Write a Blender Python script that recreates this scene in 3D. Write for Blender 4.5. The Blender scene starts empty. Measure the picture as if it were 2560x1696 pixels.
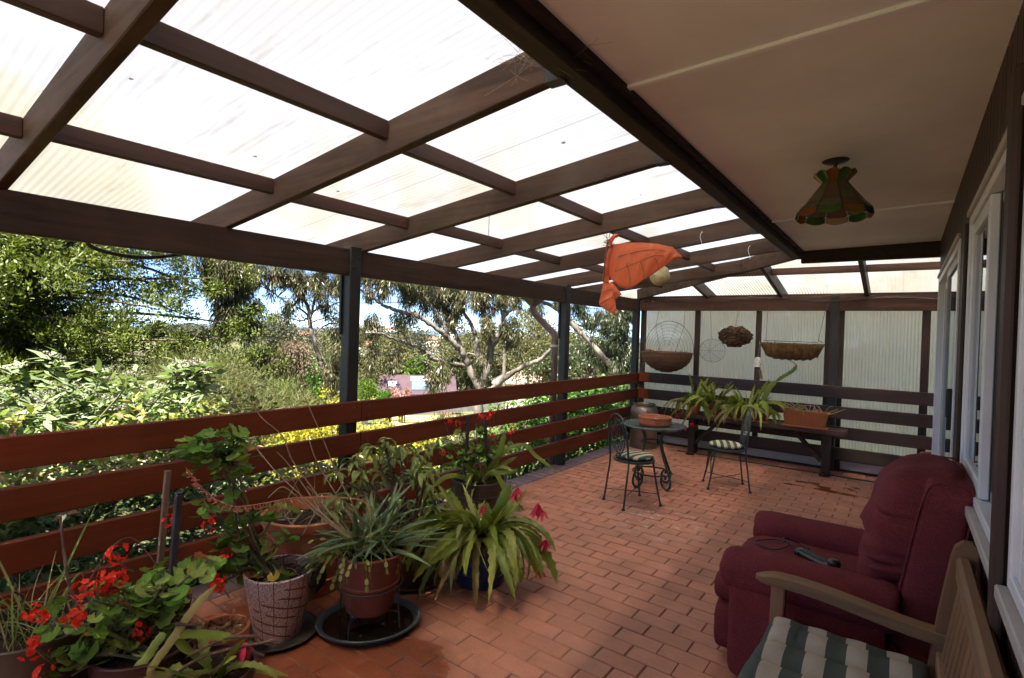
import bpy, math, random
import numpy as np
from mathutils import Matrix, Vector

SC = bpy.context.scene
COL = SC.collection
R = math.radians

# ------------------------------------------------------------------ camera
YAW, PITCH, ROLL, LENS = R(36.636), R(-0.634), R(1.836), 18.5626
CAM = np.array([0.0, 0.0, 1.6])
fw = np.array([-math.sin(YAW) * math.cos(PITCH), math.cos(YAW) * math.cos(PITCH), math.sin(PITCH)])
_rt = np.array([math.cos(YAW), math.sin(YAW), 0.0])
_up = np.cross(_rt, fw)
rt = _rt * math.cos(ROLL) + _up * math.sin(ROLL)
up = -_rt * math.sin(ROLL) + _up * math.cos(ROLL)
cd = bpy.data.cameras.new('camera')
cd.lens = LENS
cd.sensor_width = 36.0
cd.sensor_fit = 'HORIZONTAL'
cd.clip_start = 0.05
cd.clip_end = 60000.0
co = bpy.data.objects.new('camera', cd)
COL.objects.link(co)
co.matrix_world = Matrix(((rt[0], up[0], -fw[0], CAM[0]), (rt[1], up[1], -fw[1], CAM[1]),
                          (rt[2], up[2], -fw[2], CAM[2]), (0, 0, 0, 1)))
SC.camera = co

# ------------------------------------------------------------------ world, sun, exposure
SUN_TO = np.array([0.08, -0.42, 0.90])
SUN_TO /= np.linalg.norm(SUN_TO)
elev = math.asin(SUN_TO[2])
azim = math.atan2(SUN_TO[0], SUN_TO[1])
w = bpy.data.worlds.new('World')
SC.world = w
w.use_nodes = True
nt = w.node_tree
nt.nodes.clear()
wo = nt.nodes.new('ShaderNodeOutputWorld')
bg = nt.nodes.new('ShaderNodeBackground')
sky = nt.nodes.new('ShaderNodeTexSky')
sky.sky_type = 'NISHITA'
sky.sun_disc = False
sky.sun_elevation = elev
sky.sun_rotation = azim
sky.air_density = 0.42
sky.dust_density = 0.0
sky.altitude = 1200.0
sky.ozone_density = 2.0
bg.inputs['Strength'].default_value = 0.05
nt.links.new(sky.outputs[0], bg.inputs[0])
nt.links.new(bg.outputs[0], wo.inputs[0])
sd = bpy.data.lights.new('sun', 'SUN')
sd.energy = 5.0
sd.angle = R(0.53)
sd.color = (1.0, 0.955, 0.88)
so = bpy.data.objects.new('sun', sd)
COL.objects.link(so)
so.rotation_euler = Vector(SUN_TO).to_track_quat('Z', 'Y').to_euler()
so.location = (20, -30, 40)
SC.view_settings.view_transform = 'Standard'
SC.view_settings.look = 'None'
SC.view_settings.exposure = 2.85
SC.view_settings.gamma = 1.0
SC.view_settings.use_curve_mapping = False
SC.cycles.use_denoising = True
SC.cycles.max_bounces = 10
SC.cycles.diffuse_bounces = 6
SC.cycles.transparent_max_bounces = 16
SC.cycles.sample_clamp_indirect = 6.0
SC.cycles.caustics_reflective = False
SC.cycles.caustics_refractive = True

rng = np.random.default_rng(7)
random.seed(7)


def at(px, py, d):
    """world point at horizontal distance d in the direction of photo pixel (2560 x 1696)."""
    f = LENS / 36.0 * 2560.0
    r = (px - 1280.0) / f * rt - (py - 848.0) / f * up + fw
    return CAM + r * d / math.hypot(r[0], r[1])


# ------------------------------------------------------------------ object helpers
def nrm(v):
    v = np.asarray(v, float)
    return v / (np.linalg.norm(v) + 1e-12)


def rotz(a):
    c, s = math.cos(a), math.sin(a)
    return np.array([[c, -s, 0], [s, c, 0], [0, 0, 1.0]])


def root_of(o):
    while o.parent:
        o = o.parent
    return o


def tag(o, label=None, cat=None, group=None, kind=None):
    if label: o['label'] = label
    if cat: o['category'] = cat
    if group: o['group'] = group
    if kind: o['kind'] = kind
    return o


def thing(name, label, cat, loc=(0, 0, 0), rz=0.0, group=None):
    o = bpy.data.objects.new(name, None)
    COL.objects.link(o)
    o.location = loc
    o.rotation_euler = (0, 0, rz)
    o.empty_display_size = 0.1
    return tag(o, label, cat, group)


def put(name, me, parent=None, loc=None, rot=None, scale=None):
    o = bpy.data.objects.new(name, me)
    COL.objects.link(o)
    if parent: o.parent = parent
    if loc is not None: o.location = loc
    if rot is not None: o.rotation_euler = rot
    if scale is not None: o.scale = scale if hasattr(scale, '__len__') else (scale,) * 3
    return o


class G:
    """collects geometry in arrays, builds ONE mesh object"""
    def __init__(self):
        self.v, self.f, self.n = [], [], 0

    def add(self, v, f):
        v = np.asarray(v, float).reshape(-1, 3)
        self.v.append(v)
        self.f += [tuple(i + self.n for i in q) for q in f]
        self.n += len(v)
        return self

    def box(self, c, s, M=None, bev=0.0):
        hx, hy, hz = s[0] / 2, s[1] / 2, s[2] / 2
        if bev <= 0:
            v = np.array([(x, y, z) for x in (-hx, hx) for y in (-hy, hy) for z in (-hz, hz)])
            f = [(0, 1, 3, 2), (4, 6, 7, 5), (0, 4, 5, 1), (2, 3, 7, 6), (0, 2, 6, 4), (1, 5, 7, 3)]
        else:
            b = min(bev, hx * .9, hy * .9, hz * .9)
            v, idx, f = [], {}, []
            for sx in (-1, 1):
                for sy in (-1, 1):
                    for sz in (-1, 1):
                        idx[(sx, sy, sz)] = len(v)
                        v += [(sx * hx, sy * (hy - b), sz * (hz - b)), (sx * (hx - b), sy * hy, sz * (hz - b)),
                              (sx * (hx - b), sy * (hy - b), sz * hz)]
            def q(*k): f.append(tuple(k))
            I = idx
            for s_ in (-1, 1):
                q(I[s_, -1, -1], I[s_, -1, 1], I[s_, 1, 1], I[s_, 1, -1])
                q(I[-1, s_, -1] + 1, I[-1, s_, 1] + 1, I[1, s_, 1] + 1, I[1, s_, -1] + 1)
                q(I[-1, -1, s_] + 2, I[-1, 1, s_] + 2, I[1, 1, s_] + 2, I[1, -1, s_] + 2)
            for a in (-1, 1):
                for b2 in (-1, 1):
                    q(I[a, b2, -1], I[a, b2, 1], I[a, b2, 1] + 1, I[a, b2, -1] + 1)
                    q(I[a, -1, b2], I[a, 1, b2], I[a, 1, b2] + 2, I[a, -1, b2] + 2)
                    q(I[-1, a, b2] + 1, I[1, a, b2] + 1, I[1, a, b2] + 2, I[-1, a, b2] + 2)
            for k in idx.values():
                q(k, k + 1, k + 2)
            v = np.array(v)
        if M is not None: v = v @ np.asarray(M).T
        return self.add(v + np.asarray(c, float), f)

    def span(self, a, b, bev=0.0):
        a, b = np.asarray(a, float), np.asarray(b, float)
        return self.box((a + b) / 2, np.abs(b - a), None, bev)

    def beam(self, p0, p1, wd, ht, upv=(0, 0, 1), bev=0.003):
        p0, p1 = np.asarray(p0, float), np.asarray(p1, float)
        d = p1 - p0
        L = np.linalg.norm(d)
        x = d / L
        y = nrm(np.cross(upv, x))
        z = np.cross(x, y)
        return self.box((p0 + p1) / 2, (L, wd, ht), np.array([x, y, z]).T, bev)

    def tube(self, pts, r, n=8, cap=True, closed=False):
        P = np.asarray(pts, float)
        m = len(P)
        rr = np.full(m, r, float) if np.isscalar(r) else np.asarray(r, float)
        T = np.zeros_like(P)
        if closed:
            T = np.roll(P, -1, 0) - np.roll(P, 1, 0)
        else:
            T[1:-1] = P[2:] - P[:-2]
            T[0] = P[1] - P[0]
            T[-1] = P[-1] - P[-2]
        T /= (np.linalg.norm(T, axis=1, keepdims=True) + 1e-12)
        ref = np.array([0, 0, 1.0]) if abs(T[0][2]) < .9 else np.array([1.0, 0, 0])
        u = nrm(np.cross(T[0], ref))
        V = []
        for i in range(m):
            u = nrm(u - T[i] * (u @ T[i]))
            w_ = np.cross(T[i], u)
            a = np.arange(n) * 2 * math.pi / n
            V.append(P[i] + rr[i] * (np.cos(a)[:, None] * u + np.sin(a)[:, None] * w_))
        V = np.concatenate(V)
        F = []
        for i in range(m if closed else m - 1):
            i2 = (i + 1) % m
            for k in range(n):
                F.append((i * n + k, i * n + (k + 1) % n, i2 * n + (k + 1) % n, i2 * n + k))
        if cap and not closed:
            F.append(tuple(range(n))[::-1])
            F.append(tuple((m - 1) * n + k for k in range(n)))
        return self.add(V, F)

    def lathe(self, prof, n=32, c=(0, 0, 0), wob=0.0):
        prof = np.asarray(prof, float)
        a = np.arange(n) * 2 * math.pi / n
        V = np.stack([np.outer(prof[:, 0], np.cos(a)), np.outer(prof[:, 0], np.sin(a)),
                      np.repeat(prof[:, 1:2], n, 1)], -1).reshape(-1, 3)
        F = []
        for i in range(len(prof) - 1):
            for k in range(n):
                F.append((i * n + k, i * n + (k + 1) % n, (i + 1) * n + (k + 1) % n, (i + 1) * n + k))
        return self.add(V + np.asarray(c, float), F)

    def grid(self, P, closeu=False, closev=False):
        P = np.asarray(P, float)
        nu, nv = P.shape[:2]
        F = []
        for i in range(nu if closeu else nu - 1):
            for j in range(nv if closev else nv - 1):
                i2, j2 = (i + 1) % nu, (j + 1) % nv
                F.append((i * nv + j, i2 * nv + j, i2 * nv + j2, i * nv + j2))
        return self.add(P.reshape(-1, 3), F)

    def mesh(self, name, mat, smooth=None, off=(0, 0, 0)):
        me = bpy.data.meshes.new(name)
        V = np.concatenate(self.v) - np.asarray(off, float)
        me.from_pydata(V.tolist(), [], self.f)
        if mat: me.materials.append(mat)
        if smooth:
            me.polygons.foreach_set('use_smooth', [True] * len(me.polygons))
            me.set_sharp_from_angle(angle=R(smooth))
        me.update()
        return me

    def build(self, name, mat, parent=None, smooth=None, local=False):
        off = (0, 0, 0)
        if parent is not None and not local:
            off = root_of(parent).location
        return put(name, self.mesh(name, mat, smooth, off), parent)


def single(name, g, mat, loc, smooth=None):
    """a thing that is one mesh: origin at loc, geometry given in world coordinates"""
    return put(name, g.mesh(name, mat, smooth, loc), None, loc)


def quads(name, V, mat, parent=None, loc=(0, 0, 0)):
    """V (n,4,3) separate quads, fast"""
    V = np.ascontiguousarray(V, np.float32)
    n = len(V)
    me = bpy.data.meshes.new(name)
    me.vertices.add(4 * n)
    off = np.asarray(root_of(parent).location if parent is not None else loc, np.float32)
    me.vertices.foreach_set('co', (V.reshape(-1, 3) - off).ravel())
    me.loops.add(4 * n)
    me.loops.foreach_set('vertex_index', np.arange(4 * n, dtype=np.int32))
    me.polygons.add(n)
    me.polygons.foreach_set('loop_start', np.arange(0, 4 * n, 4, dtype=np.int32))
    me.materials.append(mat)
    me.update(calc_edges=True)
    return put(name, me, parent, loc if parent is None else None)


# ------------------------------------------------------------------ materials
def new_mat(name):
    m = bpy.data.materials.new(name)
    m.use_nodes = True
    t = m.node_tree
    t.nodes.clear()
    out = t.nodes.new('ShaderNodeOutputMaterial')
    return m, t, out


def nd(t, typ, **kw):
    n = t.nodes.new(typ)
    for k, v in kw.items():
        if k in n.inputs: n.inputs[k].default_value = v
        else: setattr(n, k, v)
    return n


def ramp(t, stops, inp=None, interp='LINEAR'):
    r_ = t.nodes.new('ShaderNodeValToRGB')
    r_.color_ramp.interpolation = interp
    e = r_.color_ramp.elements
    while len(e) < len(stops): e.new(0.5)
    for i, (p_, c_) in enumerate(stops):
        e[i].position = p_
        e[i].color = (*c_, 1) if len(c_) == 3 else c_
    if inp is not None: t.links.new(inp, r_.inputs[0])
    return r_


def math_(t, op, a, b=None, c=None, clamp=False):
    n = t.nodes.new('ShaderNodeMath')
    n.operation = op
    n.use_clamp = clamp
    for i, x in enumerate((a, b, c)):
        if x is None: continue
        if isinstance(x, (int, float)): n.inputs[i].default_value = x
        else: t.links.new(x, n.inputs[i])
    return n.outputs[0]


def mixc(t, fac, a, b, mode='MIX'):
    n = t.nodes.new('ShaderNodeMix')
    n.data_type = 'RGBA'
    n.blend_type = mode
    for i, x in ((0, fac), (6, a), (7, b)):
        if isinstance(x, (int, float)): n.inputs[i].default_value = x
        elif isinstance(x, tuple): n.inputs[i].default_value = (*x, 1) if len(x) == 3 else x
        else: t.links.new(x, n.inputs[i])
    return n.outputs[2]


def noise_(t, scale, detail=4, rough=.55, vec=None, stretch=None, dist=0.0, space='Object'):
    if vec is None:
        tc = t.nodes.new('ShaderNodeTexCoord')
        vec = tc.outputs[space]
    if stretch:
        mp = t.nodes.new('ShaderNodeMapping')
        mp.inputs['Scale'].default_value = stretch
        t.links.new(vec, mp.inputs[0])
        vec = mp.outputs[0]
    n = nd(t, 'ShaderNodeTexNoise', Scale=scale, Detail=detail, Roughness=rough, Distortion=dist)
    t.links.new(vec, n.inputs['Vector'])
    return n.outputs[0]


def rnd(t):
    """random per object and per mesh island"""
    a = t.nodes.new('ShaderNodeObjectInfo').outputs['Random']
    b = t.nodes.new('ShaderNodeNewGeometry').outputs['Random Per Island']
    return math_(t, 'FRACT', math_(t, 'ADD', a, b))


def bump_(t, h, strength=.3, dist=.01):
    b = t.nodes.new('ShaderNodeBump')
    b.inputs['Strength'].default_value = strength
    b.inputs['Distance'].default_value = dist
    t.links.new(h, b.inputs['Height'])
    return b.outputs[0]


def princ(t, out, col, rough=.6, spec=.4, metal=0.0, normal=None, sheen=0.0):
    p = t.nodes.new('ShaderNodeBsdfPrincipled')
    if isinstance(col, tuple): p.inputs['Base Color'].default_value = (*col, 1)
    else: t.links.new(col, p.inputs['Base Color'])
    if isinstance(rough, (int, float)): p.inputs['Roughness'].default_value = rough
    else: t.links.new(rough, p.inputs['Roughness'])
    p.inputs['Specular IOR Level'].default_value = spec
    p.inputs['Metallic'].default_value = metal
    if sheen: p.inputs['Sheen Weight'].default_value = sheen
    if normal is not None: t.links.new(normal, p.inputs['Normal'])
    if out is not None: t.links.new(p.outputs[0], out.inputs[0])
    return p


def plain(name, c1, c2=None, rough=.6, spec=.4, scale=6, stretch=None, metal=0.0, bump=.15, bscale=60, bdist=.004,
          ori=0.0, sheen=0.0, lo=.35, hi=.65):
    m, t, out = new_mat(name)
    c2 = c2 or tuple(x * .7 for x in c1)
    n1 = noise_(t, scale, 5, .6, stretch=stretch)
    col = ramp(t, [(lo, c1), (hi, c2)], n1).outputs[0]
    if ori:
        v = rnd(t)
        f = math_(t, 'MULTIPLY_ADD', v, 2 * ori, 1 - ori)
        col = mixc(t, 1.0, col, f, 'MULTIPLY')
    nb = noise_(t, bscale, 4, .6, stretch=stretch)
    rg = math_(t, 'MULTIPLY_ADD', n1, .25, rough - .12, clamp=True)
    princ(t, out, col, rg, spec, metal, bump_(t, nb, bump, bdist), sheen)
    return m


def wood(name, c1, c2, axis=0, rough=.6, spec=.3, dust=None, ori=.12, gs=1.0):
    """grain stretched along the given world axis"""
    m, t, out = new_mat(name)
    st = [22 * gs] * 3
    st[axis] = 1.2 * gs
    g1 = noise_(t, 1.0, 6, .65, stretch=tuple(st), dist=.4)
    st2 = [3.0] * 3
    st2[axis] = .6
    g2 = noise_(t, 1.0, 3, .5, stretch=tuple(st2))
    col = ramp(t, [(.3, c1), (.7, c2)], g1).outputs[0]
    col = mixc(t, ramp(t, [(.35, (0, 0, 0)), (.7, (1, 1, 1))], g2).outputs[0], col, mixc(t, .5, col, c2))
    if dust:
        g3 = noise_(t, 2.3, 6, .7)
        col = mixc(t, math_(t, 'MULTIPLY', ramp(t, [(.45, (0, 0, 0)), (.75, (1, 1, 1))], g3).outputs[0], .35), col, dust)
    f = math_(t, 'MULTIPLY_ADD', rnd(t), 2 * ori, 1 - ori)
    col = mixc(t, 1.0, col, f, 'MULTIPLY')
    princ(t, out, col, math_(t, 'MULTIPLY_ADD', g1, .2, rough - .1), spec, 0, bump_(t, g1, .35, .003))
    return m


def leaf_mat(name, cols, trans=.35, rough=.45, spec=.35, tint=(1.15, 1.25, .55), vein=0.0):
    m, t, out = new_mat(name)
    v = rnd(t)
    n = len(cols)
    c = ramp(t, [(i / max(1, n - 1), x) for i, x in enumerate(cols)], v).outputs[0]
    ns = noise_(t, 9, 3, .5)
    c = mixc(t, 1.0, c, math_(t, 'MULTIPLY_ADD', ns, .7, .65), 'MULTIPLY')
    p = princ(t, None, c, rough, spec)
    tr = t.nodes.new('ShaderNodeBsdfTranslucent')
    t.links.new(mixc(t, 1.0, c, tuple(tint), 'MULTIPLY'), tr.inputs[0])
    mx = t.nodes.new('ShaderNodeMixShader')
    mx.inputs[0].default_value = trans
    t.links.new(p.outputs[0], mx.inputs[1])
    t.links.new(tr.outputs[0], mx.inputs[2])
    t.links.new(mx.outputs[0], out.inputs[0])
    return m


BROWN1, BROWN2 = (.060, .032, .022), (.028, .015, .011)
M = {}
M['timber_x'] = wood('timber_dark_x', (.078, .044, .029), (.016, .009, .006), 0, .7, .15, (.12, .09, .07))
M['timber_y'] = wood('timber_dark_y', (.060, .031, .020), (.013, .007, .005), 1, .65, .2, (.07, .04, .028))
M['timber_purlin'] = wood('timber_purlin', (.075, .033, .020), (.032, .014, .009), 1, .6, .3)
M['timber_px'] = wood('timber_purlin_x', (.095, .042, .026), (.045, .02, .013), 0, .6, .3)
M['timber_z'] = wood('timber_dark_z', (.055, .03, .022), (.026, .014, .010), 2, .6, .3)
M['ledger'] = wood('timber_ledger', (.045, .026, .019), (.018, .011, .008), 1, .65, .3)
M['steel'] = plain('painted_steel', (.009, .0085, .0085), (.016, .015, .014), .5, .45, 4, bump=.08)
M['rail'] = wood('red_stained_rail', (.155, .031, .010), (.10, .020, .007), 1, .5, .18, (.17, .05, .025), ori=.08)
M['rail_x'] = wood('red_stained_rail_x', (.155, .031, .010), (.10, .020, .007), 0, .5, .18)
M['rail_dark'] = wood('dark_rail', (.052, .030, .024), (.030, .018, .015), 0, .5, .35)
M['bolt'] = plain('rail_bolt', (.12, .028, .012), (.08, .02, .01), .4, .5, 20)
M['soffit'] = plain('soffit_sheet', (.86, .90, .97), (.72, .74, .79), .7, .25, 1.1, bump=.05, bscale=25)
M['white_strip'] = plain('white_strip', (.84, .90, .98), (.78, .84, .92), .5, .4, 3)
M['fascia'] = wood('fascia_dark', (.045, .024, .018), (.02, .012, .01), 1, .7, .2, (.09, .07, .06))
M['clad'] = wood('cladding_brown', (.060, .034, .028), (.04, .023, .019), 2, .55, .3, ori=.15)
M['alu'] = plain('white_aluminium', (.74, .76, .80), (.66, .68, .72), .35, .5, 3, bump=.03)
M['alu_grey'] = plain('grey_aluminium', (.40, .42, .45), (.33, .35, .38), .4, .5, 3, bump=.03)
M['rubber'] = plain('black_rubber', (.012, .012, .013), (.02, .02, .02), .6, .4, 8)
M['sill'] = plain('sill_paint', (.48, .45, .42), (.40, .37, .34), .5, .4, 4)
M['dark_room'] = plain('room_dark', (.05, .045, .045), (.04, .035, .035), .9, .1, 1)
M['curtain'] = plain('curtain_grey', (.35, .36, .38), (.28, .29, .31), .9, .1, 1, stretch=(1, 14, .2))
M['tile'] = plain('house_roof_tile', (.20, .10, .08), (.14, .07, .06), .8, .2, 4)
M['iron'] = plain('green_iron', (.018, .032, .030), (.03, .045, .042), .45, .45, 20, bump=.15)
M['wire'] = plain('wire_dark', (.03, .03, .03), (.05, .045, .04), .5, .4, 20)
M['cable'] = plain('cable_black', (.015, .014, .014), (.025, .022, .02), .5, .4, 10)
M['pvc'] = plain('downpipe_brown', (.115, .062, .050), (.085, .046, .038), .45, .4, 3)
M['soil'] = plain('potting_soil', (.045, .026, .017), (.022, .013, .009), .95, .1, 25, bump=.9, bscale=70, bdist=.02)
M['dry'] = plain('dry_litter', (.28, .17, .09), (.14, .075, .04), .9, .15, 14, bump=.8, bscale=50, bdist=.015, ori=.4)
M['stick'] = plain('dry_stalk', (.42, .30, .20), (.26, .17, .11), .8, .2, 12, ori=.25)
M['bark_twig'] = plain('twig_bark', (.16, .10, .07), (.09, .055, .04), .85, .15, 20, ori=.2)
M['stem_green'] = plain('green_stem', (.10, .13, .05), (.14, .10, .06), .6, .3, 20, ori=.2)


def glass_mat():
    m, t, out = new_mat('window_glass')
    g = nd(t, 'ShaderNodeBsdfGlossy', Roughness=.02)
    g.inputs[0].default_value = (.85, .9, .95, 1)
    tr = t.nodes.new('ShaderNodeBsdfTransparent')
    tr.inputs[0].default_value = (.75, .78, .8, 1)
    fr = nd(t, 'ShaderNodeFresnel', IOR=1.55)
    mx = t.nodes.new('ShaderNodeMixShader')
    t.links.new(math_(t, 'MULTIPLY_ADD', fr.outputs[0], 1.0, .06, clamp=True), mx.inputs[0])
    t.links.new(tr.outputs[0], mx.inputs[1])
    t.links.new(g.outputs[0], mx.inputs[2])
    t.links.new(mx.outputs[0], out.inputs[0])
    return m


M['glass'] = glass_mat()


def poly_sheet(name, base, trans_col, fac, dirt=True, axis=0, gloss=.08, thru=0.0, trough=.38):
    """corrugated translucent plastic: light passes diffused; dirt spots and streaks along the ribs"""
    m, t, out = new_mat(name)
    tc = t.nodes.new('ShaderNodeTexCoord').outputs['Object']
    n1 = noise_(t, .9, 4, .6, tc)
    c = ramp(t, [(.3, trans_col), (.75, tuple(x * y for x, y in zip(trans_col, (.93, .90, .85))))], n1).outputs[0]
    if dirt:
        st = [7.0, 7.0, 7.0]
        st[axis] = .9
        n2 = noise_(t, 1.0, 5, .7, tc, tuple(st))
        c = mixc(t, ramp(t, [(.56, (0, 0, 0)), (.78, (.55, .55, .55))], n2).outputs[0], c, (.36, .27, .17))
        vo = nd(t, 'ShaderNodeTexVoronoi', Scale=5.0, Randomness=1.0)
        t.links.new(tc, vo.inputs['Vector'])
        sp = math_(t, 'LESS_THAN', vo.outputs['Distance'], math_(t, 'MULTIPLY', noise_(t, 2.2, 2, .5, tc), .10))
        n3 = math_(t, 'GREATER_THAN', noise_(t, 1.1, 2, .5, tc), .5)
        c = mixc(t, math_(t, 'MULTIPLY', math_(t, 'MULTIPLY', sp, n3), .85), c, (.12, .085, .05))
    if dirt:
        st = [16.0, 16.0, 16.0]
        st[axis] = .55
        n4 = noise_(t, 1.0, 3, .6, tc, tuple(st))
        n5 = math_(t, 'GREATER_THAN', noise_(t, .7, 2, .5, tc), .53)
        c = mixc(t, math_(t, 'MULTIPLY', ramp(t, [(.70, (0, 0, 0)), (.76, (1, 1, 1))], n4).outputs[0], math_(t, 'MULTIPLY', n5, .75)), c, (.20, .13, .07))
        n6 = noise_(t, .55, 5, .65, tc)
        c = mixc(t, ramp(t, [(.5, (0, 0, 0)), (.8, (.6, .6, .6))], n6).outputs[0], c, (.42, .37, .28))
    di = t.nodes.new('ShaderNodeBsdfDiffuse')
    di.inputs[0].default_value = (*base, 1)
    tr = t.nodes.new('ShaderNodeBsdfTranslucent')
    t.links.new(c, tr.inputs[0])
    mx = t.nodes.new('ShaderNodeMixShader')
    mx.inputs[0].default_value = fac
    t.links.new(di.outputs[0], mx.inputs[1])
    t.links.new(tr.outputs[0], mx.inputs[2])
    last = mx.outputs[0]
    if thru:
        rf = nd(t, 'ShaderNodeBsdfRefraction', Roughness=trough, IOR=1.03)
        t.links.new(c, rf.inputs[0])
        m3 = t.nodes.new('ShaderNodeMixShader')
        m3.inputs[0].default_value = thru
        t.links.new(last, m3.inputs[1])
        t.links.new(rf.outputs[0], m3.inputs[2])
        last = m3.outputs[0]
    gl = nd(t, 'ShaderNodeBsdfGlossy', Roughness=.22)
    m2 = t.nodes.new('ShaderNodeMixShader')
    m2.inputs[0].default_value = gloss
    t.links.new(last, m2.inputs[1])
    t.links.new(gl.outputs[0], m2.inputs[2])
    t.links.new(m2.outputs[0], out.inputs[0])
    return m


M['roof_sheet'] = poly_sheet('roof_sheet_plastic', (.86, .84, .80), (.86, .81, .73), .90, True, 0, .02, .87, .62)
M['roof_sheet_y'] = poly_sheet('roof_sheet_plastic_y', (.86, .84, .80), (.86, .81, .73), .90, True, 1, .02, .87, .62)
M['screen'] = poly_sheet('screen_plastic', (.55, .525, .49), (.82, .785, .735), .74, False, 2, .06, .08)


def brick_mat():
    m, t, out = new_mat('terracotta_paver')
    pos = t.nodes.new('ShaderNodeNewGeometry').outputs['Position']
    v = rnd(t)
    c = ramp(t, [(0, (.41, .165, .097)), (.35, (.45, .185, .108)), (.7, (.48, .20, .12)), (1, (.45, .195, .122))], v).outputs[0]
    n1 = noise_(t, 5, 5, .65, pos)
    c = mixc(t, 1.0, c, math_(t, 'MULTIPLY_ADD', n1, .9, .58), 'MULTIPLY')
    n5 = noise_(t, 55, 3, .6, pos)
    c = mixc(t, 1.0, c, math_(t, 'MULTIPLY_ADD', n5, .35, .82), 'MULTIPLY')
    # broad worn and greyed areas
    n2 = noise_(t, .9, 4, .6, pos)
    c = mixc(t, ramp(t, [(.46, (0, 0, 0)), (.70, (.6, .6, .6))], n2).outputs[0], c, (.25, .125, .08))
    # pale lime bloom near the table
    sx = t.nodes.new('ShaderNodeSeparateXYZ')
    t.links.new(pos, sx.inputs[0])

    def blob(cx, cy, rx, ry):
        a = math_(t, 'DIVIDE', math_(t, 'SUBTRACT', sx.outputs[0], cx), rx)
        b = math_(t, 'DIVIDE', math_(t, 'SUBTRACT', sx.outputs[1], cy), ry)
        d = math_(t, 'SQRT', math_(t, 'ADD', math_(t, 'MULTIPLY', a, a), math_(t, 'MULTIPLY', b, b)))
        return math_(t, 'SUBTRACT', 1.0, d, clamp=True)
    n3 = noise_(t, 1.0, 6, .75, pos, (7, 14, 7), .8)
    bl = math_(t, 'MULTIPLY', blob(-1.75, 4.55, .75, .75), ramp(t, [(.52, (0, 0, 0)), (.66, (1, 1, 1))], n3).outputs[0])
    c = mixc(t, math_(t, 'MULTIPLY', bl, 1.3, clamp=True), c, (.62, .50, .45))
    # standing water, shapes of their own
    n4 = noise_(t, 3.4, 2.5, .5, pos, (1, 2.2, 1))
    w1 = math_(t, 'GREATER_THAN', math_(t, 'ADD', math_(t, 'MULTIPLY', blob(-.62, 6.75, .8, .55), .62), n4), .93)
    w1 = math_(t, 'MULTIPLY', w1, math_(t, 'GREATER_THAN', v, .38))
    n6 = noise_(t, 1.6, 5, .6, pos)
    w2 = math_(t, 'ADD', math_(t, 'MULTIPLY', blob(-2.30, 1.40, 1.15, .9), 1.0), math_(t, 'MULTIPLY', n6, .8))
    w2 = ramp(t, [(.60, (0, 0, 0)), (.76, (1, 1, 1))], w2).outputs[0]
    n7 = noise_(t, 2.2, 4, .6, pos)
    w3 = math_(t, 'ADD', math_(t, 'MULTIPLY', blob(-1.55, 3.35, .55, .5), .5), math_(t, 'MULTIPLY', n7, .8))
    w3 = math_(t, 'MULTIPLY', ramp(t, [(.62, (0, 0, 0)), (.8, (1, 1, 1))], w3).outputs[0], .45)
    c = mixc(t, w1, c, (.20, .055, .014))
    c = mixc(t, w2, c, mixc(t, 1.0, c, (.50, .34, .27), 'MULTIPLY'))
    c = mixc(t, w3, c, mixc(t, 1.0, c, (.6, .62, .7), 'MULTIPLY'))
    wet = math_(t, 'MAXIMUM', w1, w2)
    rg = math_(t, 'MULTIPLY_ADD', wet, -.48, math_(t, 'MULTIPLY_ADD', n1, .25, .48))
    princ(t, out, c, rg, .35, 0, bump_(t, math_(t, 'ADD', n5, math_(t, 'MULTIPLY', n1, .6)), .25, .002))
    return m


M['brick'] = brick_mat()
M['mortar'] = plain('mortar', (.20, .12, .085), (.13, .08, .06), .95, .1, 6, bump=.5)
M['edge_paver'] = plain('edge_paver', (.20, .125, .11), (.15, .09, .08), .5, .3, 8, ori=.2)
M['slab'] = plain('slab_edge', (.22, .20, .18), (.16, .14, .13), .9, .15, 4)
M['grey_board'] = plain('grey_board', (.34, .34, .38), (.28, .28, .31), .7, .2, 3)

# ------------------------------------------------------------------ terrain and sea (structure)
_hd = np.array([0, 6, 12, 25, 38, 70, 110, 170, 260, 430, 620, 760, 900, 1200, 3000], float)
_hz = np.array([-.95, -1.0, -1.5, -2.7, -4.6, -9.3, -13.5, -17, -18, -13, -7.5, -5.2, -9, -60, -60], float)


def ground_z(x, y):
    d = np.hypot(x, y)
    z = np.interp(d, _hd, _hz)
    b = np.clip((d - 60) / 300, 0, 1)
    z = z + b * (2.2 * np.sin(x * .011 + 1.3) + 1.6 * np.sin(y * .013 + x * .004) + 1.0 * np.sin((x - y) * .03))
    return z


def terrain():
    m, t, out = new_mat('hill_ground')
    n1 = noise_(t, .35, 6, .6)
    n2 = noise_(t, .02, 5, .6)
    c = ramp(t, [(.3, (.05, .065, .025)), (.55, (.10, .095, .04)), (.75, (.15, .125, .06))], n1).outputs[0]
    c = mixc(t, ramp(t, [(.4, (0, 0, 0)), (.65, (1, 1, 1))], n2).outputs[0], c, (.06, .075, .035))
    princ(t, out, c, .95, .1, 0, bump_(t, n1, .5, .1))
    rr = np.concatenate([np.linspace(0, 30, 16), np.geomspace(34, 3000, 46)])
    aa = np.linspace(0, 2 * math.pi, 145)[:-1]
    X, Y = np.outer(rr, np.cos(aa)), np.outer(rr, np.sin(aa))
    P = np.stack([X, Y, ground_z(X, Y)], -1)
    g = G().grid(P, closev=True)
    return tag(g.build('ground', m, smooth=60), kind='structure')


terrain()


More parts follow.
